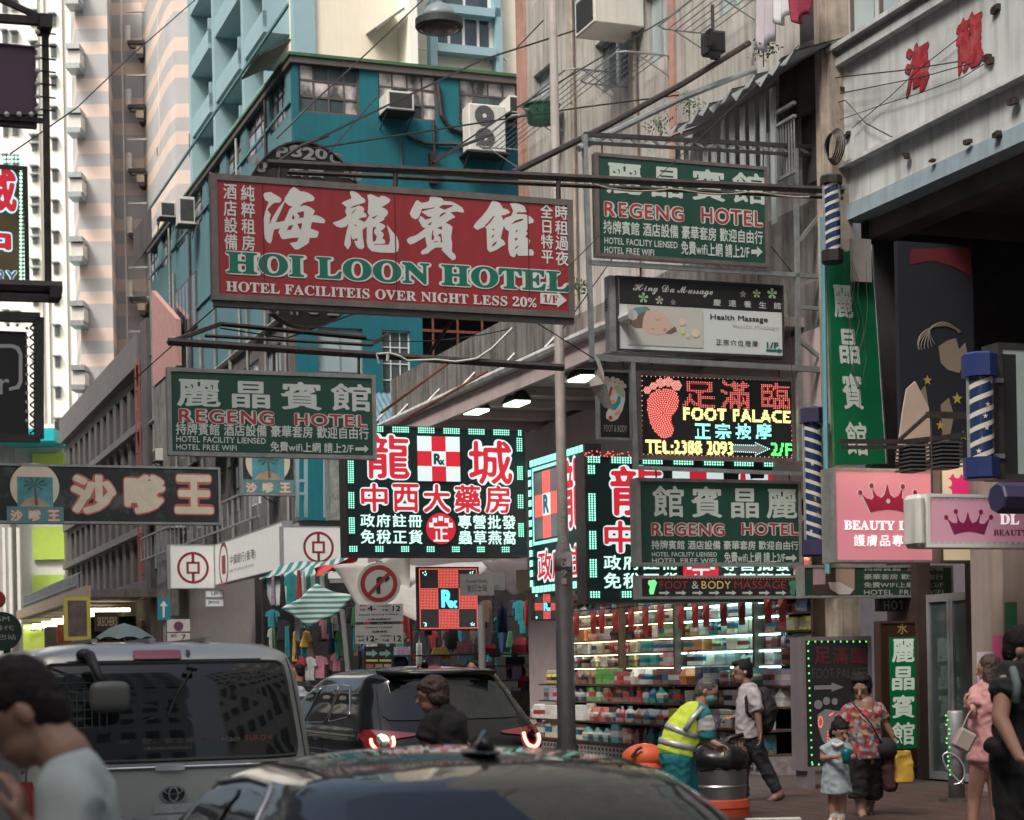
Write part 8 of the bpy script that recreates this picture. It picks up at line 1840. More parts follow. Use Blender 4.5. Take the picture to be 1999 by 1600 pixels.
while xx<1090:L_.append((xx,rr_.choice([1172,1185,1205,1232,1255]),rr_.randint(13,24),rr_.randint(30,62),rr_.choice(['dark','dark','navy','green','brown','teal','red','white','dark']),rr_.choice(['shirt','dress','pants'])));xx+=rr_.randint(4,8)
pos=['left market part','market middle','market end by the lamp post']
for i,(x,y,w,h,cn,k)in enumerate(L_):garment(x,y,w,h,D-(0.5 if x<700 else rr_.uniform(-1,1.5)),cn,'%s %s hanging %s, %s'%(cn,kn[k],'high' if y<1200 else 'low',pos[0 if x<700 else 1 if x<940 else 2]),k)
for i in range(46): # bags and boxes piled on the counters
    x=rr_.uniform(560,690)if i<14 else rr_.uniform(718,1055);cn=rr_.choice(list(GM));c=W(x,1300,D-1.5);kind=rr_.choice(['box','bag']);h=rr_.uniform(0.15,0.4);zt_=rr_.choice([1.1,1.2,1.45,1.75,2.0])if i>=14 else 1.1
    o=bpy.data.objects.new('goods_bag' if kind=='bag' else 'goods_box',goods(kind,'white',1,1,1).copy());o.data.materials.clear();o.data.materials.append(GM[cn]);COL.objects.link(o);o.matrix_world=Matrix.Translation((c.x,D-1.5,zt_))@Matrix.Rotation(rr_.uniform(-.5,.5),4,'Z')@Matrix.Diagonal((rr_.uniform(.2,.4),.3,h,1));tag(o,'%s %s on the market counter, %s'%(cn,'bag' if kind=='bag' else 'box',pos[0 if x<700 else 1 if x<900 else 2]),kind,'goods on the market counters')
for z in(1.44,1.74,1.99):put('shelf',MB().box(W(715,0,D-1.8).x,W(1060,0,D-1.8).x,D-1.75,D-1.2,z-0.03,z-0.002),K('steel_dark'),t2)
# umbrella by the far pavement, far shop front
c=P(243,1250,46);t=thing('parasol','grey green parasol open in front of the far shops','parasol',(c.x,c.y,0),world=True);r=56/FPX*46;zb=P(243,1248,46).z;zt=P(243,1216,46).z
q=MB();V=[(0,0,zt)];n=8
for k in range(n*3):th=2*PI*k/(n*3);rr=0.5*r;V.append((rr*math.cos(th),rr*math.sin(th),zt-(zt-zb)*0.28))
for k in range(n*3):th=2*PI*k/(n*3);V.append((r*math.cos(th),r*math.sin(th),zb+(0.06 if k%3 else 0)))
m_=n*3;q.add(V,[(0,1+k,1+(k+1)%m_)for k in range(m_)]+[(1+k,1+m_+k,1+m_+(k+1)%m_,1+(k+1)%m_)for k in range(m_)]);put('canopy',q,M('parasol_grey',(0.10,0.14,0.14),0.7,var=0.1),t,smooth=True);put('pole',MB().tube([(0,0,0),(0,0,zt)],0.03,6),K('galv'),t)
s=Sign('shop_sign','black far shop sign with dull golden letters above the parasol','sign',aP-22.0,186,232,1194,1232,0.2,BLK_F,K('sign_frame_dark'),0.02);s.text('SKECHERS',190,1204,228,1222,M('dull_gold',(0.35,0.24,0.13),0.5,var=0.1),w=0.02)
s=Sign('shop_sign','yellow edged picture board left of the far black shop sign','sign',aP-21.0,126,178,1165,1250,0.2,M('pic_board',(0.12,0.09,0.09),0.5,var=0.5,scale=2),M('yel',(0.5,0.45,0.08),0.5),0.12)
# ================================================================ people
TS=bpy.data.scenes.new('tmp')
def cap_(mb,a,b,ra,rb,n=12,fl=False):
    a,b=Vector(a),Vector(b);t=b-a
    if t.length<1e-5:return mb.ball(tuple(a),ra,n,8)
    t.normalize();P_=[];R_=[]
    for k in(0.02,0.35,0.7,0.93):P_.append(a-t*ra*math.sqrt(max(0,1-k*k)));R_.append(ra*k)
    P_+=[a,b];R_+=[ra,rb]
    for k in((0.9,0.02)if fl else(0.93,0.7,0.35,0.02)):P_.append(b+t*(0.004 if fl else rb*math.sqrt(max(0,1-k*k))));R_.append(rb*k)
    return mb.tube(P_,R_,n)
def chain(mb,pts,rs,fl=False):
    for i in range(len(pts)-1):cap_(mb,pts[i],pts[i+1],rs[i],rs[i+1],fl=fl and i==len(pts)-2)
    return mb
def ell(mb,c,r,f=None,u=None,n=18):
    f=Vector(f or(0,-1,0)).normalized();u=Vector(u or(0,0,1));s=f.cross(u).normalized();u=s.cross(f)
    T=Matrix(((s.x,f.x,u.x,c[0]),(s.y,f.y,u.y,c[1]),(s.z,f.z,u.z,c[2]),(0,0,0,1)))
    return mb.ball((0,0,0),1,n,12,r,T)
def blob(name,mb,m,parent,vox=0.010,it=5,wr=0.0,wsc=7,seed=0.0,**k):
    me=mb.mesh(name);o=bpy.data.objects.new(name,me);TS.collection.objects.link(o)
    r=o.modifiers.new('r','REMESH');r.mode='VOXEL';r.voxel_size=vox;r.use_smooth_shade=True
    s=o.modifiers.new('s','SMOOTH');s.factor=0.5;s.iterations=it
    with bpy.context.temp_override(scene=TS,view_layer=TS.view_layers[0]):dg=bpy.context.evaluated_depsgraph_get();m2=bpy.data.meshes.new_from_object(o.evaluated_get(dg))
    bpy.data.objects.remove(o)
    if wr:
        from mathutils import noise
        n=len(m2.vertices);co=np.zeros(n*3);m2.vertices.foreach_get('co',co);co=co.reshape(-1,3);nn=np.zeros(n*3);m2.vertices.foreach_get('normal',nn);nn=nn.reshape(-1,3)
        d=np.array([noise.noise(Vector((x*wsc+seed,y*wsc,z*wsc*0.6)))+(0.6-2.2*abs(noise.noise(Vector((x*wsc*0.9+z*wsc*0.8,y*wsc*0.9+seed,z*wsc*1.1-x*wsc*0.5)))))for x,y,z in co]);co=co+nn*(d*wr)[:,None];m2.vertices.foreach_set('co',co.ravel())
    m2.name=name;m2.polygons.foreach_set('use_smooth',[True]*len(m2.polygons));m2.materials.clear()
    return put(name,m2,m,parent,**k)
SKIN=M('skin',(0.36,0.20,0.145),0.5,var=0.08,scale=20);SKIN2=M('skin_tan',(0.26,0.155,0.115),0.5,var=0.08,scale=20);HAIR=M('hair_black',(0.010,0.008,0.008),0.65,spec=0.25,var=0.4,scale=60,bump=0.5,bscale=140);HAIRB=M('hair_brown',(0.05,0.025,0.018),0.45,var=0.4,scale=60,bump=0.5,bscale=140);HAIRG=M('hair_grey',(0.08,0.075,0.07),0.6,var=0.5,scale=60)
EYE=flat('eye_dark',(0.01,0.008,0.008),0.2);LIP=flat('lips',(0.28,0.09,0.08),0.5);BRW=K('hair_black')
class Person:
    def __init__(s,label,D,px,gz=0.13,skin=SKIN,vox=0.009,group=None):
        w=ray(px,1300);s.D=D;s.o=Vector((w.x*D,D,gz));s.t=thing('person',label,'person',s.o,world=True,group=group);s.b=MB();s.skin=skin;s.vox=vox
    def J(s,px,py,d=0.0):return P(px,py,s.D+d)-s.o
    def head(s,c,f,u=(0,0,1),k=1.0,neck=None,nr=0.055):
        f=Vector(f).normalized();u=Vector(u);sd=f.cross(u).normalized();u=sd.cross(f).normalized();s.hc,s.f,s.u,s.sd,s.k=c,f,u,sd,k
        ell(s.b,c+u*0.02*k,(0.076*k,0.096*k,0.098*k),f,u);ell(s.b,c+f*0.022*k-u*0.055*k,(0.056*k,0.068*k,0.060*k),f,u);ell(s.b,c+f*0.055*k-u*0.10*k,(0.024*k,0.022*k,0.018*k),f,u,10)
        cap_(s.b,c+f*0.088*k+u*0.01*k,c+f*0.108*k-u*0.028*k,0.009*k,0.015*k,8);ell(s.b,c+f*0.084*k+u*0.022*k,(0.05*k,0.012*k,0.012*k),f,u,10)
        for e in(-1,1):ell(s.b,c+sd*e*0.079*k-f*0.008*k-u*0.01*k,(0.010*k,0.018*k,0.031*k),f,u,10)
        if neck is not None:cap_(s.b,c-f*0.02*k-u*0.05*k,neck,nr*k,nr*1.15*k)
    def face(s,mask=False,glasses=False):
        c,f,u,sd,k=s.hc,s.f,s.u,s.sd,s.k
        for e in(-1,1):
            q=MB();ell(q,c+sd*e*0.031*k+f*0.086*k+u*0.002*k,(0.013*k,0.006*k,0.006*k),f,u,8);put('eye',q,EYE,s.t,smooth=True)
            q=MB();cap_(q,c+sd*e*0.016*k+f*0.092*k+u*0.022*k,c+sd*e*0.048*k+f*0.080*k+u*0.022*k,0.004*k,0.003*k,6);put('eyebrow',q,BRW,s.t)
        if not mask:q=MB();cap_(q,c-sd*0.02*k+f*0.083*k-u*0.062*k,c+sd*0.02*k+f*0.083*k-u*0.062*k,0.007*k,0.007*k,8);put('lips',q,LIP,s.t,smooth=True)
        if glasses:
            q=MB()
            for e in(-1,1):
                cc=c+sd*e*0.032*k+f*0.102*k+u*0.0;q.tube([cc+sd*0.024*math.cos(a)+u*0.02*math.sin(a)for a in np.linspace(0,2*PI,13)],0.002,4);q.tube([cc+sd*e*0.024,c+sd*e*0.083*k],0.002,4)
            put('glasses',q,RUB,s.t)
    def hair(s,m=HAIR,balls=None,wr=0.010,sc=1.0):
        c,f,u,sd,k=s.hc,s.f,s.u,s.sd,s.k;q=MB()
        ell(q,c-f*0.018*k+u*0.042*k,(0.087*k*sc,0.098*k*sc,0.092*k*sc),f,u);ell(q,c-f*0.050*k-u*0.01*k,(0.078*k*sc,0.062*k*sc,0.082*k*sc),f,u)
        for(a,b,d,r)in(balls or[]):ell(q,c+f*a*k+u*b*k+sd*d*k,tuple(x*k for x in r),f,u)
        return blob('hair',q,m,s.t,0.009,2,wr*0.45,38)
    def hand(s,w,d,n,curl=0.5,k=1.0,side=1):
        d=Vector(d).normalized();n=Vector(n).normalized();x=d.cross(n).normalized();n=x.cross(d)
        ell(s.b,w+d*0.045*k,(0.040*k,0.048*k,0.016*k),d,n,10)
        for i,L in enumerate((0.070,0.080,0.074,0.058)):
            b=w+d*0.082*k+x*(0.028-i*0.0187)*k;a1=curl*0.9;m_=b+(d*math.cos(a1)+n*math.sin(a1))*L*0.5*k;a2=curl*2.0;e=m_+(d*math.cos(a2)+n*math.sin(a2))*L*0.45*k
            cap_(s.b,b-d*0.02*k,m_,0.0092*k,0.0085*k,7);cap_(s.b,m_,e,0.0085*k,0.0075*k,7)
        b=w+d*0.02*k+x*0.03*k*side;m_=b+(d*0.7+x*0.6*side+n*0.3).normalized()*0.038*k;cap_(s.b,b,m_,0.012*k,0.010*k,7);cap_(s.b,m_,m_+(d+n*0.6*curl).normalized()*0.03*k,0.010*k,0.008*k,7)
    def arm(s,pts,rs=(0.052,0.042,0.028)):chain(s.b,pts,rs)
    def body(s,it=3):return blob('body',s.b,s.skin,s.t,s.vox,it)
    def wear(s,name,m,chains,vox=0.012,it=4,wr=0.010,wsc=9,extra=None,**k):
        q=MB()
        for pts,rs in chains:chain(q,pts,rs,fl=name in('shirt','sleeve','dress','blouse','t_shirt','trousers','vest'))
        for c,r,f in(extra or[]):ell(q,c,r,f)
        return blob(name,q,m,s.t,vox,it,wr,wsc,s.D,**k)
def clothm(n,c,**k):return M(n,c,0.85,var=k.pop('var',0.12),scale=6,bump=0.25,bscale=25,**k)
up=Vector((0,0,1))
# 1 street cleaner
p=Person('street cleaner in a yellow reflective vest and green mask bending over the litter bin',17.9,1330,0.0);J=p.J
p.head(J(1380,1350),(0.86,-0.25,-0.42),(0.42,0,0.9),1.05,J(1366,1384));chain(p.b,[J(1366,1384),J(1340,1420),J(1322,1475)],[0.08,0.14,0.14])
p.arm([J(1378,1404,-.1),J(1378,1440,-.15),J(1402,1454,-.2)]);p.hand(J(1402,1454,-.2),(0.8,0,-0.25),(0,-0.4,-1),0.9);p.arm([J(1368,1404,.2),J(1368,1445,.2),J(1395,1460,.1)]);p.hand(J(1395,1460,.1),(0.9,0,-0.1),(0,-0.4,-1),0.9)
chain(p.b,[J(1322,1478,-.05),J(1328,1555,-.05),J(1322,1632,-.05),J(1342,1640,-.08)],[0.1,0.07,0.05,0.045]);chain(p.b,[J(1328,1478,.12),J(1345,1555,.15),J(1345,1628,.2),J(1362,1634,.2)],[0.1,0.07,0.05,0.045]);p.body();p.face(mask=True);p.hair(HAIRG,wr=0.008)
q=MB();ell(q,p.hc+p.f*0.055-p.u*0.045,(0.066,0.062,0.058),p.f,p.u);blob('face_mask',q,clothm('mask_teal',(0.10,0.30,0.28)),p.t,0.008,2)
TEA=clothm('uniform_teal',(0.01,0.16,0.18));GRY=clothm('sleeve_grey',(0.33,0.32,0.33));VST=clothm('hi_vis',(0.50,0.60,0.05),emit=0.08,ecol=(0.7,0.9,0.1));REF=M('reflective',(0.45,0.46,0.48),0.35,metal=0.3,var=0.2,scale=15)
p.wear('shirt',TEA,[([J(1365,1388),J(1336,1425),J(1320,1478),J(1318,1490)],[0.10,0.165,0.165,0.16]),([J(1372,1396,-.1),J(1378,1404,-.12)],[0.09,0.085])]);p.wear('sleeve',GRY,[([J(1377,1406,-.12),J(1380,1428,-.14)],[0.085,0.09]),([J(1368,1400,.2),J(1370,1428,.2)],[0.085,0.085])])
p.wear('sleeve_trim',TEA,[([J(1380.5,1431,-.14),J(1381,1433,-.14)],[0.086,0.086])])
p.wear('vest',VST,[([J(1360,1388),J(1350,1398),J(1334,1426),J(1322,1455),J(1318,1470)],[0.10,0.145,0.182,0.182,0.185])],wr=0.008)
def band(p,a,b,r,w=0.03):
    q=MB();d=(b-a).normalized();T=Matrix.Translation(a)@d.to_track_quat('Z','X').to_matrix().to_4x4();q.lathe([(r,-w),(r*1.02,0),(r,w)],28,T=T);return put('reflective_band',q,REF,p.t,smooth=True)
band(p,J(1333,1428),J(1322,1458),0.184);band(p,J(1322.5,1453),J(1319,1468),0.188);q=MB();q.tube([J(1372,1380,-.16),J(1352,1402,-.185),J(1338,1424,-.195)],0.028,6);put('reflective_strap',q,REF,p.t,smooth=True)
p.wear('trousers',TEA,[([J(1320,1485,-.05),J(1328,1555,-.05),J(1324,1622,-.05)],[0.15,0.105,0.09]),([J(1330,1488,.1),J(1346,1555,.15),J(1346,1618,.2)],[0.14,0.10,0.085])]);p.wear('shoes',RUB,[([J(1322,1632,-.06),J(1345,1640,-.1)],[0.055,0.05]),([J(1345,1628,.2),J(1364,1634,.2)],[0.055,0.05])],wr=0)
# 2 walker with backpack
p=Person('young man in a pale shirt with a black backpack walking left past the shelves',20.8,1462,0.13,SKIN2);J=p.J
p.head(J(1449,1311),(-1,-0.25,-0.02),(0.0,0,1),1.1,J(1460,1342));chain(p.b,[J(1463,1350),J(1462,1395),J(1462,1438)],[0.1,0.13,0.12]);p.arm([J(1473,1358,-.17),J(1480,1398,-.2),J(1484,1432,-.2)]);p.hand(J(1484,1432,-.2),(0.02,0,-1),(-1,0,0),0.5)
p.arm([J(1455,1358,.15),J(1450,1395,.15),J(1430,1400,.1)]);p.hand(J(1430,1400,.1),(-1,0,-.1),(0,0,-1),0.5)
chain(p.b,[J(1468,1442),J(1492,1492),J(1520,1548),J(1510,1560)],[0.1,0.07,0.05,0.045]);chain(p.b,[J(1458,1442),J(1447,1500,.1),J(1452,1560,.1),J(1432,1566,.1)],[0.1,0.07,0.05,0.045]);p.body();p.face();p.hair(balls=[(0.06,0.085,0,(0.05,0.05,0.03))])
q=MB();q.ball(tuple(p.hc+p.sd*-0.0+Vector((0.02,-0.098,-0.005))),0.009,6,5);put('earphone',q,flat('earphone_white',(0.8,0.8,0.8),0.3),p.t)
p.wear('shirt',clothm('shirt_lilac',(0.36,0.33,0.35)),[([J(1462,1350),J(1463,1372),J(1460,1415),J(1462,1440)],[0.12,0.155,0.148,0.152]),([J(1471,1356,-.15),J(1479,1388,-.2)],[0.085,0.075]),([J(1456,1356,.15),J(1452,1385,.15)],[0.08,0.07])])
p.wear('backpack',clothm('bp_black',(0.012,0.012,0.014)),[([J(1489,1358),J(1496,1385),J(1492,1412)],[0.10,0.13,0.11])],wr=0.012);q=MB();q.tube([J(1486,1350,-.13),J(1466,1345,-.15),J(1456,1362,-.18),J(1458,1390,-.18),J(1475,1410,-.1)],0.017,6);put('backpack_strap',q,K('bp_black'),p.t,smooth=True)
p.wear('trousers',clothm('trousers_dark',(0.02,0.022,0.028)),[([J(1466,1442),J(1491,1492),J(1517,1543)],[0.13,0.085,0.065]),([J(1460,1442,.05),J(1448,1500,.1),J(1452,1553,.1)],[0.13,0.085,0.065])]);p.wear('shoes',M('shoe_brown',(0.10,0.05,0.035),0.5,var=0.1),[([J(1524,1552),J(1504,1563)],[0.05,0.045]),([J(1453,1562,.1),J(1432,1567,.1)],[0.05,0.045])],wr=0,vox=0.009)
# 3 woman in floral blouse
def floral():
    m,n,l,q=mk('floral');tc=n.new('ShaderNodeTexCoord');v=n.new('ShaderNodeTexVoronoi');v.inputs['Scale'].default_value=27;l.new(tc.outputs['Object'],v.inputs['Vector']);sp=n.new('ShaderNodeSeparateColor');l.new(v.outputs['Color'],sp.inputs[0]);r=n.new('ShaderNodeValToRGB');r.color_ramp.interpolation='CONSTANT';e=r.color_ramp.elements;e[0].color=(0.24,0.22,0.21,1);e[1].position=0.25;e[1].color=(0.30,0.02,0.03,1)
    for ps,c in((0.5,(0.06,0.07,0.09,1)),(0.65,(0.28,0.2,0.1,1)),(0.8,(0.16,0.18,0.2,1)),(0.9,(0.35,0.05,0.07,1))):x=e.new(ps);x.color=c
    l.new(sp.outputs[0],r.inputs[0]);l.new(r.outputs[0],q.inputs['Base Color']);q.inputs['Roughness'].default_value=0.8;return m
p=Person('woman with short dark hair in a red floral blouse walking behind the little girl',18.6,1690,0.13,SKIN2);J=p.J
p.head(J(1682,1344),(-0.35,-0.88,-0.22),(-0.1,-0.2,0.97),1.18,J(1689,1370));chain(p.b,[J(1688,1376),J(1685,1420),J(1688,1478)],[0.11,0.14,0.14]);p.arm([J(1714,1380),J(1728,1412),J(1744,1440)]);p.hand(J(1744,1440),(0.3,0,-1),(-1,0,0),0.6);p.arm([J(1656,1384),J(1642,1412,-.1),J(1652,1446,-.2)]);p.hand(J(1652,1446,-.2),(0.2,-.2,-1),(1,0,0),0.6)
chain(p.b,[J(1675,1480),J(1674,1530),J(1682,1584),J(1686,1597,-.1)],[0.1,0.07,0.045,0.04]);chain(p.b,[J(1702,1480),J(1706,1530,.15),J(1697,1576,.25),J(1698,1588,.15)],[0.1,0.07,0.045,0.04]);p.body();p.face();p.hair(balls=[(0.03,0.09,0,(0.075,0.06,0.035)),(-0.01,0.02,0.06,(0.03,0.07,0.06)),(-0.01,0.02,-0.06,(0.03,0.07,0.06))],wr=0.014,sc=1.05)
p.wear('blouse',floral(),[([J(1688,1386),J(1684,1405),J(1686,1440),J(1690,1480)],[0.10,0.165,0.185,0.185]),([J(1672,1387),J(1655,1392),J(1641,1410,-.05)],[0.085,0.09,0.08]),([J(1702,1384),J(1715,1388),J(1725,1405)],[0.08,0.085,0.07])],wr=0.014)
p.wear('trousers',clothm('black_cloth',(0.012,0.012,0.013)),[([J(1678,1480),J(1674,1520),J(1676,1556)],[0.16,0.125,0.105]),([J(1700,1480,.05),J(1706,1520,.1),J(1703,1556,.15)],[0.16,0.12,0.10])]);p.wear('shoes',M('shoe_dark',(0.05,0.03,0.02),0.5),[([J(1682,1592),J(1690,1600,-.15)],[0.045,0.04]),([J(1697,1582,.25),J(1700,1590,.1)],[0.045,0.04])],wr=0,vox=0.009)
q=MB();q.tube([J(1660,1366,-.13),J(1672,1380,-.2),J(1700,1412,-.22),J(1718,1445,-.18),J(1728,1455,-.1)],0.009,5);q.ball(tuple(J(1728,1460,-.1)),1,14,8,(0.12,0.09,0.11));tag(put('shoulder_bag',q,K('bp_black'),None,smooth=True),'black shoulder bag worn across by the woman in the floral blouse','bag').matrix_world=Matrix.Translation(p.o)
c=P(1763,1500,18.5);t=thing('yellow_bag','yellow and black childs rucksack dangling from the hand of the woman','bag',tuple(c),world=True);q=MB();q.box(-0.085,0.095,-0.06,0.06,-0.14,0.13).box(-0.06,0.08,-0.06,0.06,0.12,0.18);blob('pouch',q,M('bag_yellow',(0.42,0.25,0.03),0.5,var=0.15),t,0.012,3,0.01);q=MB();chain(q,[Vector((-0.12,0.08,0.22)),Vector((-0.13,0.08,0.0)),Vector((-0.11,0.08,-0.16))],[0.06,0.09,0.08]);blob('dark_side',q,clothm('bag_maroon',(0.05,0.015,0.02)),t,0.012,3,0.01);put('strap',MB().tube([(0.0,0,0.2),(-0.04,0,0.3),(-0.09,0,0.33)],0.008,5),K('bp_black'),t)
# 4 little girl
p=Person('little girl in a pale blue school dress holding a teal cup',17.8,1632,0.13,SKIN,0.008);J=p.J
p.head(J(1640,1427),(0.35,-0.85,-0.3),(0.1,-0.4,0.9),0.93,J(1636,1450),0.04);chain(p.b,[J(1634,1458),J(1632,1500)],[0.08,0.10]);p.arm([J(1608,1462),J(1606,1480),J(1630,1477,-.2)],(0.034,0.029,0.022));p.hand(J(1630,1477,-.2),(1,-.2,.2),(0,-1,0),0.7,0.7);p.arm([J(1657,1462),J(1666,1478),J(1658,1480,-.2)],(0.034,0.029,0.022));p.hand(J(1660,1480,-.2),(-.6,-.2,-.1),(0,-1,0),0.7,0.7)
chain(p.b,[J(1626,1545),J(1626,1572),J(1628,1598),J(1624,1606,-.1)],[0.055,0.045,0.032,0.03]);chain(p.b,[J(1642,1545),J(1644,1572),J(1642,1600),J(1640,1608,-.1)],[0.055,0.045,0.032,0.03]);p.body();p.face();p.hair(balls=[(-0.05,0.12,0,(0.04,0.04,0.035)),(0.06,0.06,0,(0.06,0.03,0.03)),(-0.04,-0.03,0.08,(0.02,0.03,0.06)),(-0.04,-0.03,-0.08,(0.02,0.03,0.06))])
DR=clothm('dress_blue',(0.27,0.33,0.36));p.wear('dress',DR,[([J(1634,1457),J(1632,1480),J(1632,1515),J(1634,1548)],[0.085,0.11,0.13,0.16]),([J(1620,1458),J(1606,1468)],[0.06,0.06]),([J(1648,1458),J(1660,1468)],[0.06,0.06])],wr=0.012);p.wear('collar',clothm('white_cloth',(0.5,0.5,0.5)),[([J(1626,1452,-.09),J(1634,1456,-.11),J(1644,1451,-.09)],[0.018,0.02,0.018])],wr=0,vox=0.007,it=2)
p.wear('socks',K('white_cloth'),[([J(1628,1588),J(1627,1598)],[0.04,0.04]),([J(1643,1590),J(1642,1600)],[0.04,0.04])],wr=0,vox=0.008);p.wear('shoes',K('white_cloth'),[([J(1626,1600),J(1620,1607,-.1)],[0.038,0.035]),([J(1642,1602),J(1638,1609,-.1)],[0.038,0.035])],wr=0,vox=0.008)
q=MB().lathe([(0.035,-0.09),(0.04,-0.03),(0.046,0.0),(0.05,0.04),(0.02,0.055)],16);tag(put('cup',q,M('cup_teal',(0.0,0.12,0.16),0.3,var=0.05),None,smooth=True),'teal plastic cup held by the little girl','cup').matrix_world=Matrix.Translation(P(1652,1472,17.55))
# 5 woman in pink
p=Person('woman with long brown hair in a pink dress near the right edge',16.0,1922,0.13,SKIN);J=p.J
p.head(J(1930,1306),(-0.85,0.4,-0.1),(0,0,1),1.0,J(1930,1336));chain(p.b,[J(1928,1346),J(1925,1400),J(1925,1470)],[0.09,0.12,0.13]);p.arm([J(1905,1356),J(1896,1396,-.15),J(1886,1378,-.25)],(0.042,0.035,0.025));p.hand(J(1886,1378,-.25),(-.2,0,1),(1,0,0),0.8,0.9)
chain(p.b,[J(1914,1480),J(1902,1555),J(1897,1630),J(1890,1640,-.1)],[0.09,0.06,0.04,0.035]);chain(p.b,[J(1940,1480),J(1944,1555),J(1950,1630),J(1946,1638,-.1)],[0.09,0.06,0.04,0.035]);p.body()
p.hair(HAIRB,[(-0.05,-0.08,0,(0.08,0.07,0.12)),(-0.08,-0.20,0.0,(0.075,0.055,0.13)),(-0.11,-0.32,0.0,(0.06,0.045,0.12)),(0.0,-0.10,0.07,(0.03,0.05,0.14)),(0.0,-0.10,-0.07,(0.03,0.05,0.14))],0.012)
PNK=clothm('pink_tee',(0.50,0.25,0.26));p.wear('dress',PNK,[([J(1928,1350),J(1924,1380),J(1922,1420),J(1928,1470),J(1926,1488)],[0.12,0.15,0.14,0.165,0.165]),([J(1912,1354),J(1901,1380,-.08)],[0.085,0.07])],wr=0.016)
p.wear('shoes',K('white_cloth'),[([J(1897,1632),J(1888,1642,-.12)],[0.042,0.038]),([J(1950,1632),J(1945,1640,-.1)],[0.042,0.038])],wr=0)
c=P(1882,1442,15.7);t=thing('handbag','beige handbag hanging from the arm of the woman in pink','bag',tuple(c),world=True);q=MB();T=Matrix.Rotation(0.5,4,'Y');q.box(-0.075,0.085,-0.05,0.05,-0.10,0.08,T);put('bag_body',q,M('bag_beige',(0.33,0.28,0.26),0.5,var=0.08),t,bevel=0.02);put('strap',MB().tube([(-0.02,0,0.08),(0.04,0.02,0.2),(0.09,0.05,0.26)],0.007,5),K('bag_beige'),t)
# 6 man in black at right edge
p=Person('tall man in a black T-shirt with a grey backpack strap at the right edge',10.4,2000,0.13,SKIN,0.010);J=p.J
p.head(J(1998,1268),(0.9,-0.45,-0.15),(0,0,1),1.05,J(1996,1306),0.062);chain(p.b,[J(2000,1330),J(2005,1400),J(2000,1470)],[0.14,0.16,0.14]);p.arm([J(1962,1335,-.15),J(1952,1402,-.2),J(1990,1478,-.3)],(0.056,0.048,0.032));p.hand(J(1990,1478,-.3),(0.5,-.2,-.8),(1,0,0),0.6);chain(p.b,[J(1985,1480),J(1985,1650),J(1985,1830),J(1995,1845)],[0.12,0.08,0.05,0.045]);chain(p.b,[J(2025,1480,.1),J(2030,1650,.1),J(2030,1830,.1),J(2040,1845)],[0.12,0.08,0.05,0.045]);p.body();p.face();p.hair(sc=1.0)
p.wear('t_shirt',K('black_cloth'),[([J(2002,1325),J(2004,1350),J(2000,1420),J(2000,1478)],[0.14,0.19,0.175,0.17]),([J(1975,1325,-.1),J(1956,1362,-.18)],[0.10,0.088])],wr=0.014);p.wear('trousers',K('black_cloth'),[([J(1985,1480),J(1985,1650),J(1985,1820)],[0.16,0.11,0.09]),([J(2025,1480,.1),J(2030,1650,.1),J(2030,1820,.1)],[0.16,0.11,0.09])])
q=MB();STG=clothm('strap_grey',(0.13,0.17,0.18));q.tube([J(1972,1302,.02),J(1978,1308,-.2),J(1985,1335,-.24),J(1982,1372,-.24)],0.024,6);o=put('backpack_strap',q,STG,p.t,smooth=True);p.wear('waist_pouch',K('bp_black'),[([J(1938,1455,-.1),J(1952,1462,-.15)],[0.05,0.06])],wr=0.01)
# 7 near man at the left edge
p=Person('man in a white T-shirt looking down at the left edge, nearest to the camera',4.15,130,0.0,SKIN2,0.007);J=p.J
p.head(J(38,1392),(-0.86,-0.25,-0.62),(-0.62,-0.1,0.85),0.98,J(122,1470),0.054);chain(p.b,[J(125,1470,.02),J(150,1540),J(158,1700),J(156,1950)],[0.06,0.075,0.09,0.10]);p.arm([J(138,1570,-.16),J(110,1720,-.2),J(42,1610,-.18)]);p.hand(J(42,1610,-.18),(-.1,0,1),(-1,0,0),0.8);p.arm([J(165,1570,.16),J(180,1750,.18),J(110,1850,.1)])
for dx in(-40,40):chain(p.b,[J(160+dx,1950),J(160+dx,2350),J(160+dx,2750),J(100+dx,2790)],[0.12,0.08,0.055,0.05])
p.body();p.face();p.hair(balls=[(0.05,0.08,0,(0.06,0.06,0.04))],wr=0.010)
p.wear('t_shirt',clothm('tee_white',(0.33,0.39,0.40)),[([J(140,1506),J(152,1560),J(160,1660),J(156,1900)],[0.066,0.085,0.105,0.12]),([J(142,1530,-.02),J(138,1560,-.15),J(118,1665,-.19)],[0.07,0.075,0.068]),([J(150,1530),J(165,1560,.15),J(180,1665,.19)],[0.07,0.07,0.065]),([J(150,1600,-.1),J(156,1900,-.1)],[0.08,0.10]),([J(160,1600,.1),J(160,1900,.1)],[0.08,0.10])],wr=0.012,wsc=6);p.wear('trousers',K('trousers_dark'),[([J(160+dx,1920),J(160+dx,2350),J(160+dx,2740)],[0.15,0.10,0.085])for dx in(-40,40)])
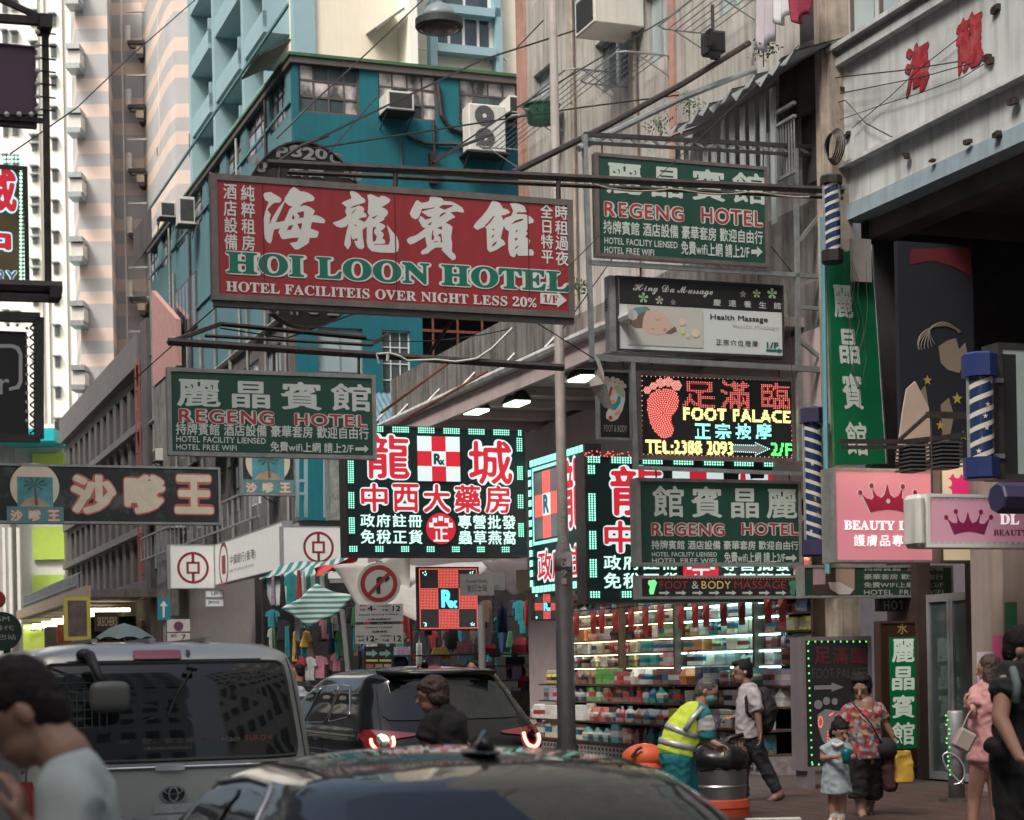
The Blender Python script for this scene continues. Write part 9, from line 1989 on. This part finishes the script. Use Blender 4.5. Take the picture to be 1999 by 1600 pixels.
# 8 man with glasses behind the SUV
p=Person('young man with glasses and brown hair in a black T-shirt standing behind the black SUV',12.6,868,0.0,SKIN,0.008);J=p.J
p.head(J(844,1358),(-0.95,-0.25,-0.12),(-0.1,0,1),1.02,J(866,1390));chain(p.b,[J(868,1405),J(866,1450),J(868,1520)],[0.07,0.10,0.10]);p.arm([J(835,1412,-.1),J(832,1480,-.1),J(815,1520,-.25)]);p.arm([J(892,1412,.1),J(896,1480,.1),J(890,1540)])
for dx in(-16,16):chain(p.b,[J(868+dx,1520),J(868+dx,1650),J(868+dx,1785),J(850+dx,1790)],[0.11,0.08,0.05,0.045])
p.body();p.face(glasses=True);p.hair(HAIRB,[(0.05,0.07,0,(0.06,0.05,0.035)),(-0.02,-0.02,-0.07,(0.03,0.06,0.05))],0.014,1.08);p.wear('t_shirt',K('black_cloth'),[([J(867,1399),J(866,1425),J(868,1500)],[0.10,0.165,0.155]),([J(845,1408,-.1),J(832,1445,-.12)],[0.085,0.075]),([J(886,1408,.1),J(895,1445,.1)],[0.085,0.075])]);p.wear('trousers',K('trousers_dark'),[([J(868+dx,1520),J(868+dx,1650),J(868+dx,1770)],[0.13,0.09,0.075])for dx in(-16,16)])
# 9, 10 far people
for(lab,D,px,py,f,hm,tm,k)in(('balding man in a pale shirt standing at the market stall',31,566,1313,(1,-0.3,0),HAIRG,clothm('pale_shirt',(0.36,0.36,0.40)),1.1),('dark haired person looking over the roof of the black SUV',27,923,1306,(-0.3,-1,0),HAIR,K('black_cloth'),1.1),('person in black among the market clothes',33,584,1310,(-0.6,0.7,0),HAIR,K('bp_black'),1.05)):
    p=Person(lab,D,px,0.0,SKIN,0.012);J=p.J;s=D/FPX;h0=J(px,py);p.head(h0,f,(0,0,1),k,h0-up*0.2*k);zt=h0.z-0.25;c0=Vector((0,0,0))+Vector((h0.x,0,0))
    chain(p.b,[c0+up*(zt-0.05),c0+up*(zt*0.62)],[0.13,0.13]);ex=Vector((0.2,0,0))
    for e in(-1,1):chain(p.b,[c0+ex*e+up*(zt-0.06),c0+ex*e*1.25+up*(zt-0.35),c0+ex*e*1.1+Vector((0,-.1,zt-0.6))],[0.05,0.042,0.03]);p.hand(c0+ex*e*1.1+Vector((0,-.1,zt-0.6)),(0,0,-1),(e,0,0),0.5);chain(p.b,[c0+ex*e*0.45+up*zt*0.6,c0+ex*e*0.45+up*0.45,c0+ex*e*0.45+up*0.08,c0+ex*e*0.45+Vector((0,-.13,0.05))],[0.1,0.07,0.045,0.04])
    p.body();p.face();p.hair(hm);p.wear('shirt',tm,[([c0+up*(zt-0.06),c0+up*(zt*0.6)],[0.16,0.165])]+[([c0+ex*e*0.9+up*(zt-0.06),c0+ex*e*1.2+up*(zt-0.28)],[0.08,0.065])for e in(-1,1)]);p.wear('trousers',K('trousers_dark'),[([c0+ex*e*0.45+up*zt*0.6,c0+ex*e*0.45+up*0.45,c0+ex*e*0.45+up*0.12],[0.13,0.085,0.07])for e in(-1,1)])
bpy.data.scenes.remove(TS)
# ================================================================ tell look-alikes apart by their order in the picture
from collections import defaultdict
bpy.context.view_layer.update();same=defaultdict(list);ci=cam.matrix_world.inverted()
for o in SC.objects:
    if o.parent is None and o.get('category'):same[o['label']].append(o)
ordn=['leftmost','second from left','third from left','fourth from left','fifth from left','sixth from left','seventh from left','eighth from left','ninth from left','tenth from left']
def px_of(o):
    c=sum((Vector(q)for q in o.bound_box),Vector())/8 if o.type=='MESH' else Vector();p=ci@(o.matrix_world@c);return p.x/max(0.01,-p.z)
for lab,L in same.items():
    if len(L)>1:
        for k,o in enumerate(sorted(L,key=px_of)):o['label']=lab+', '+ordn[min(k,9)]
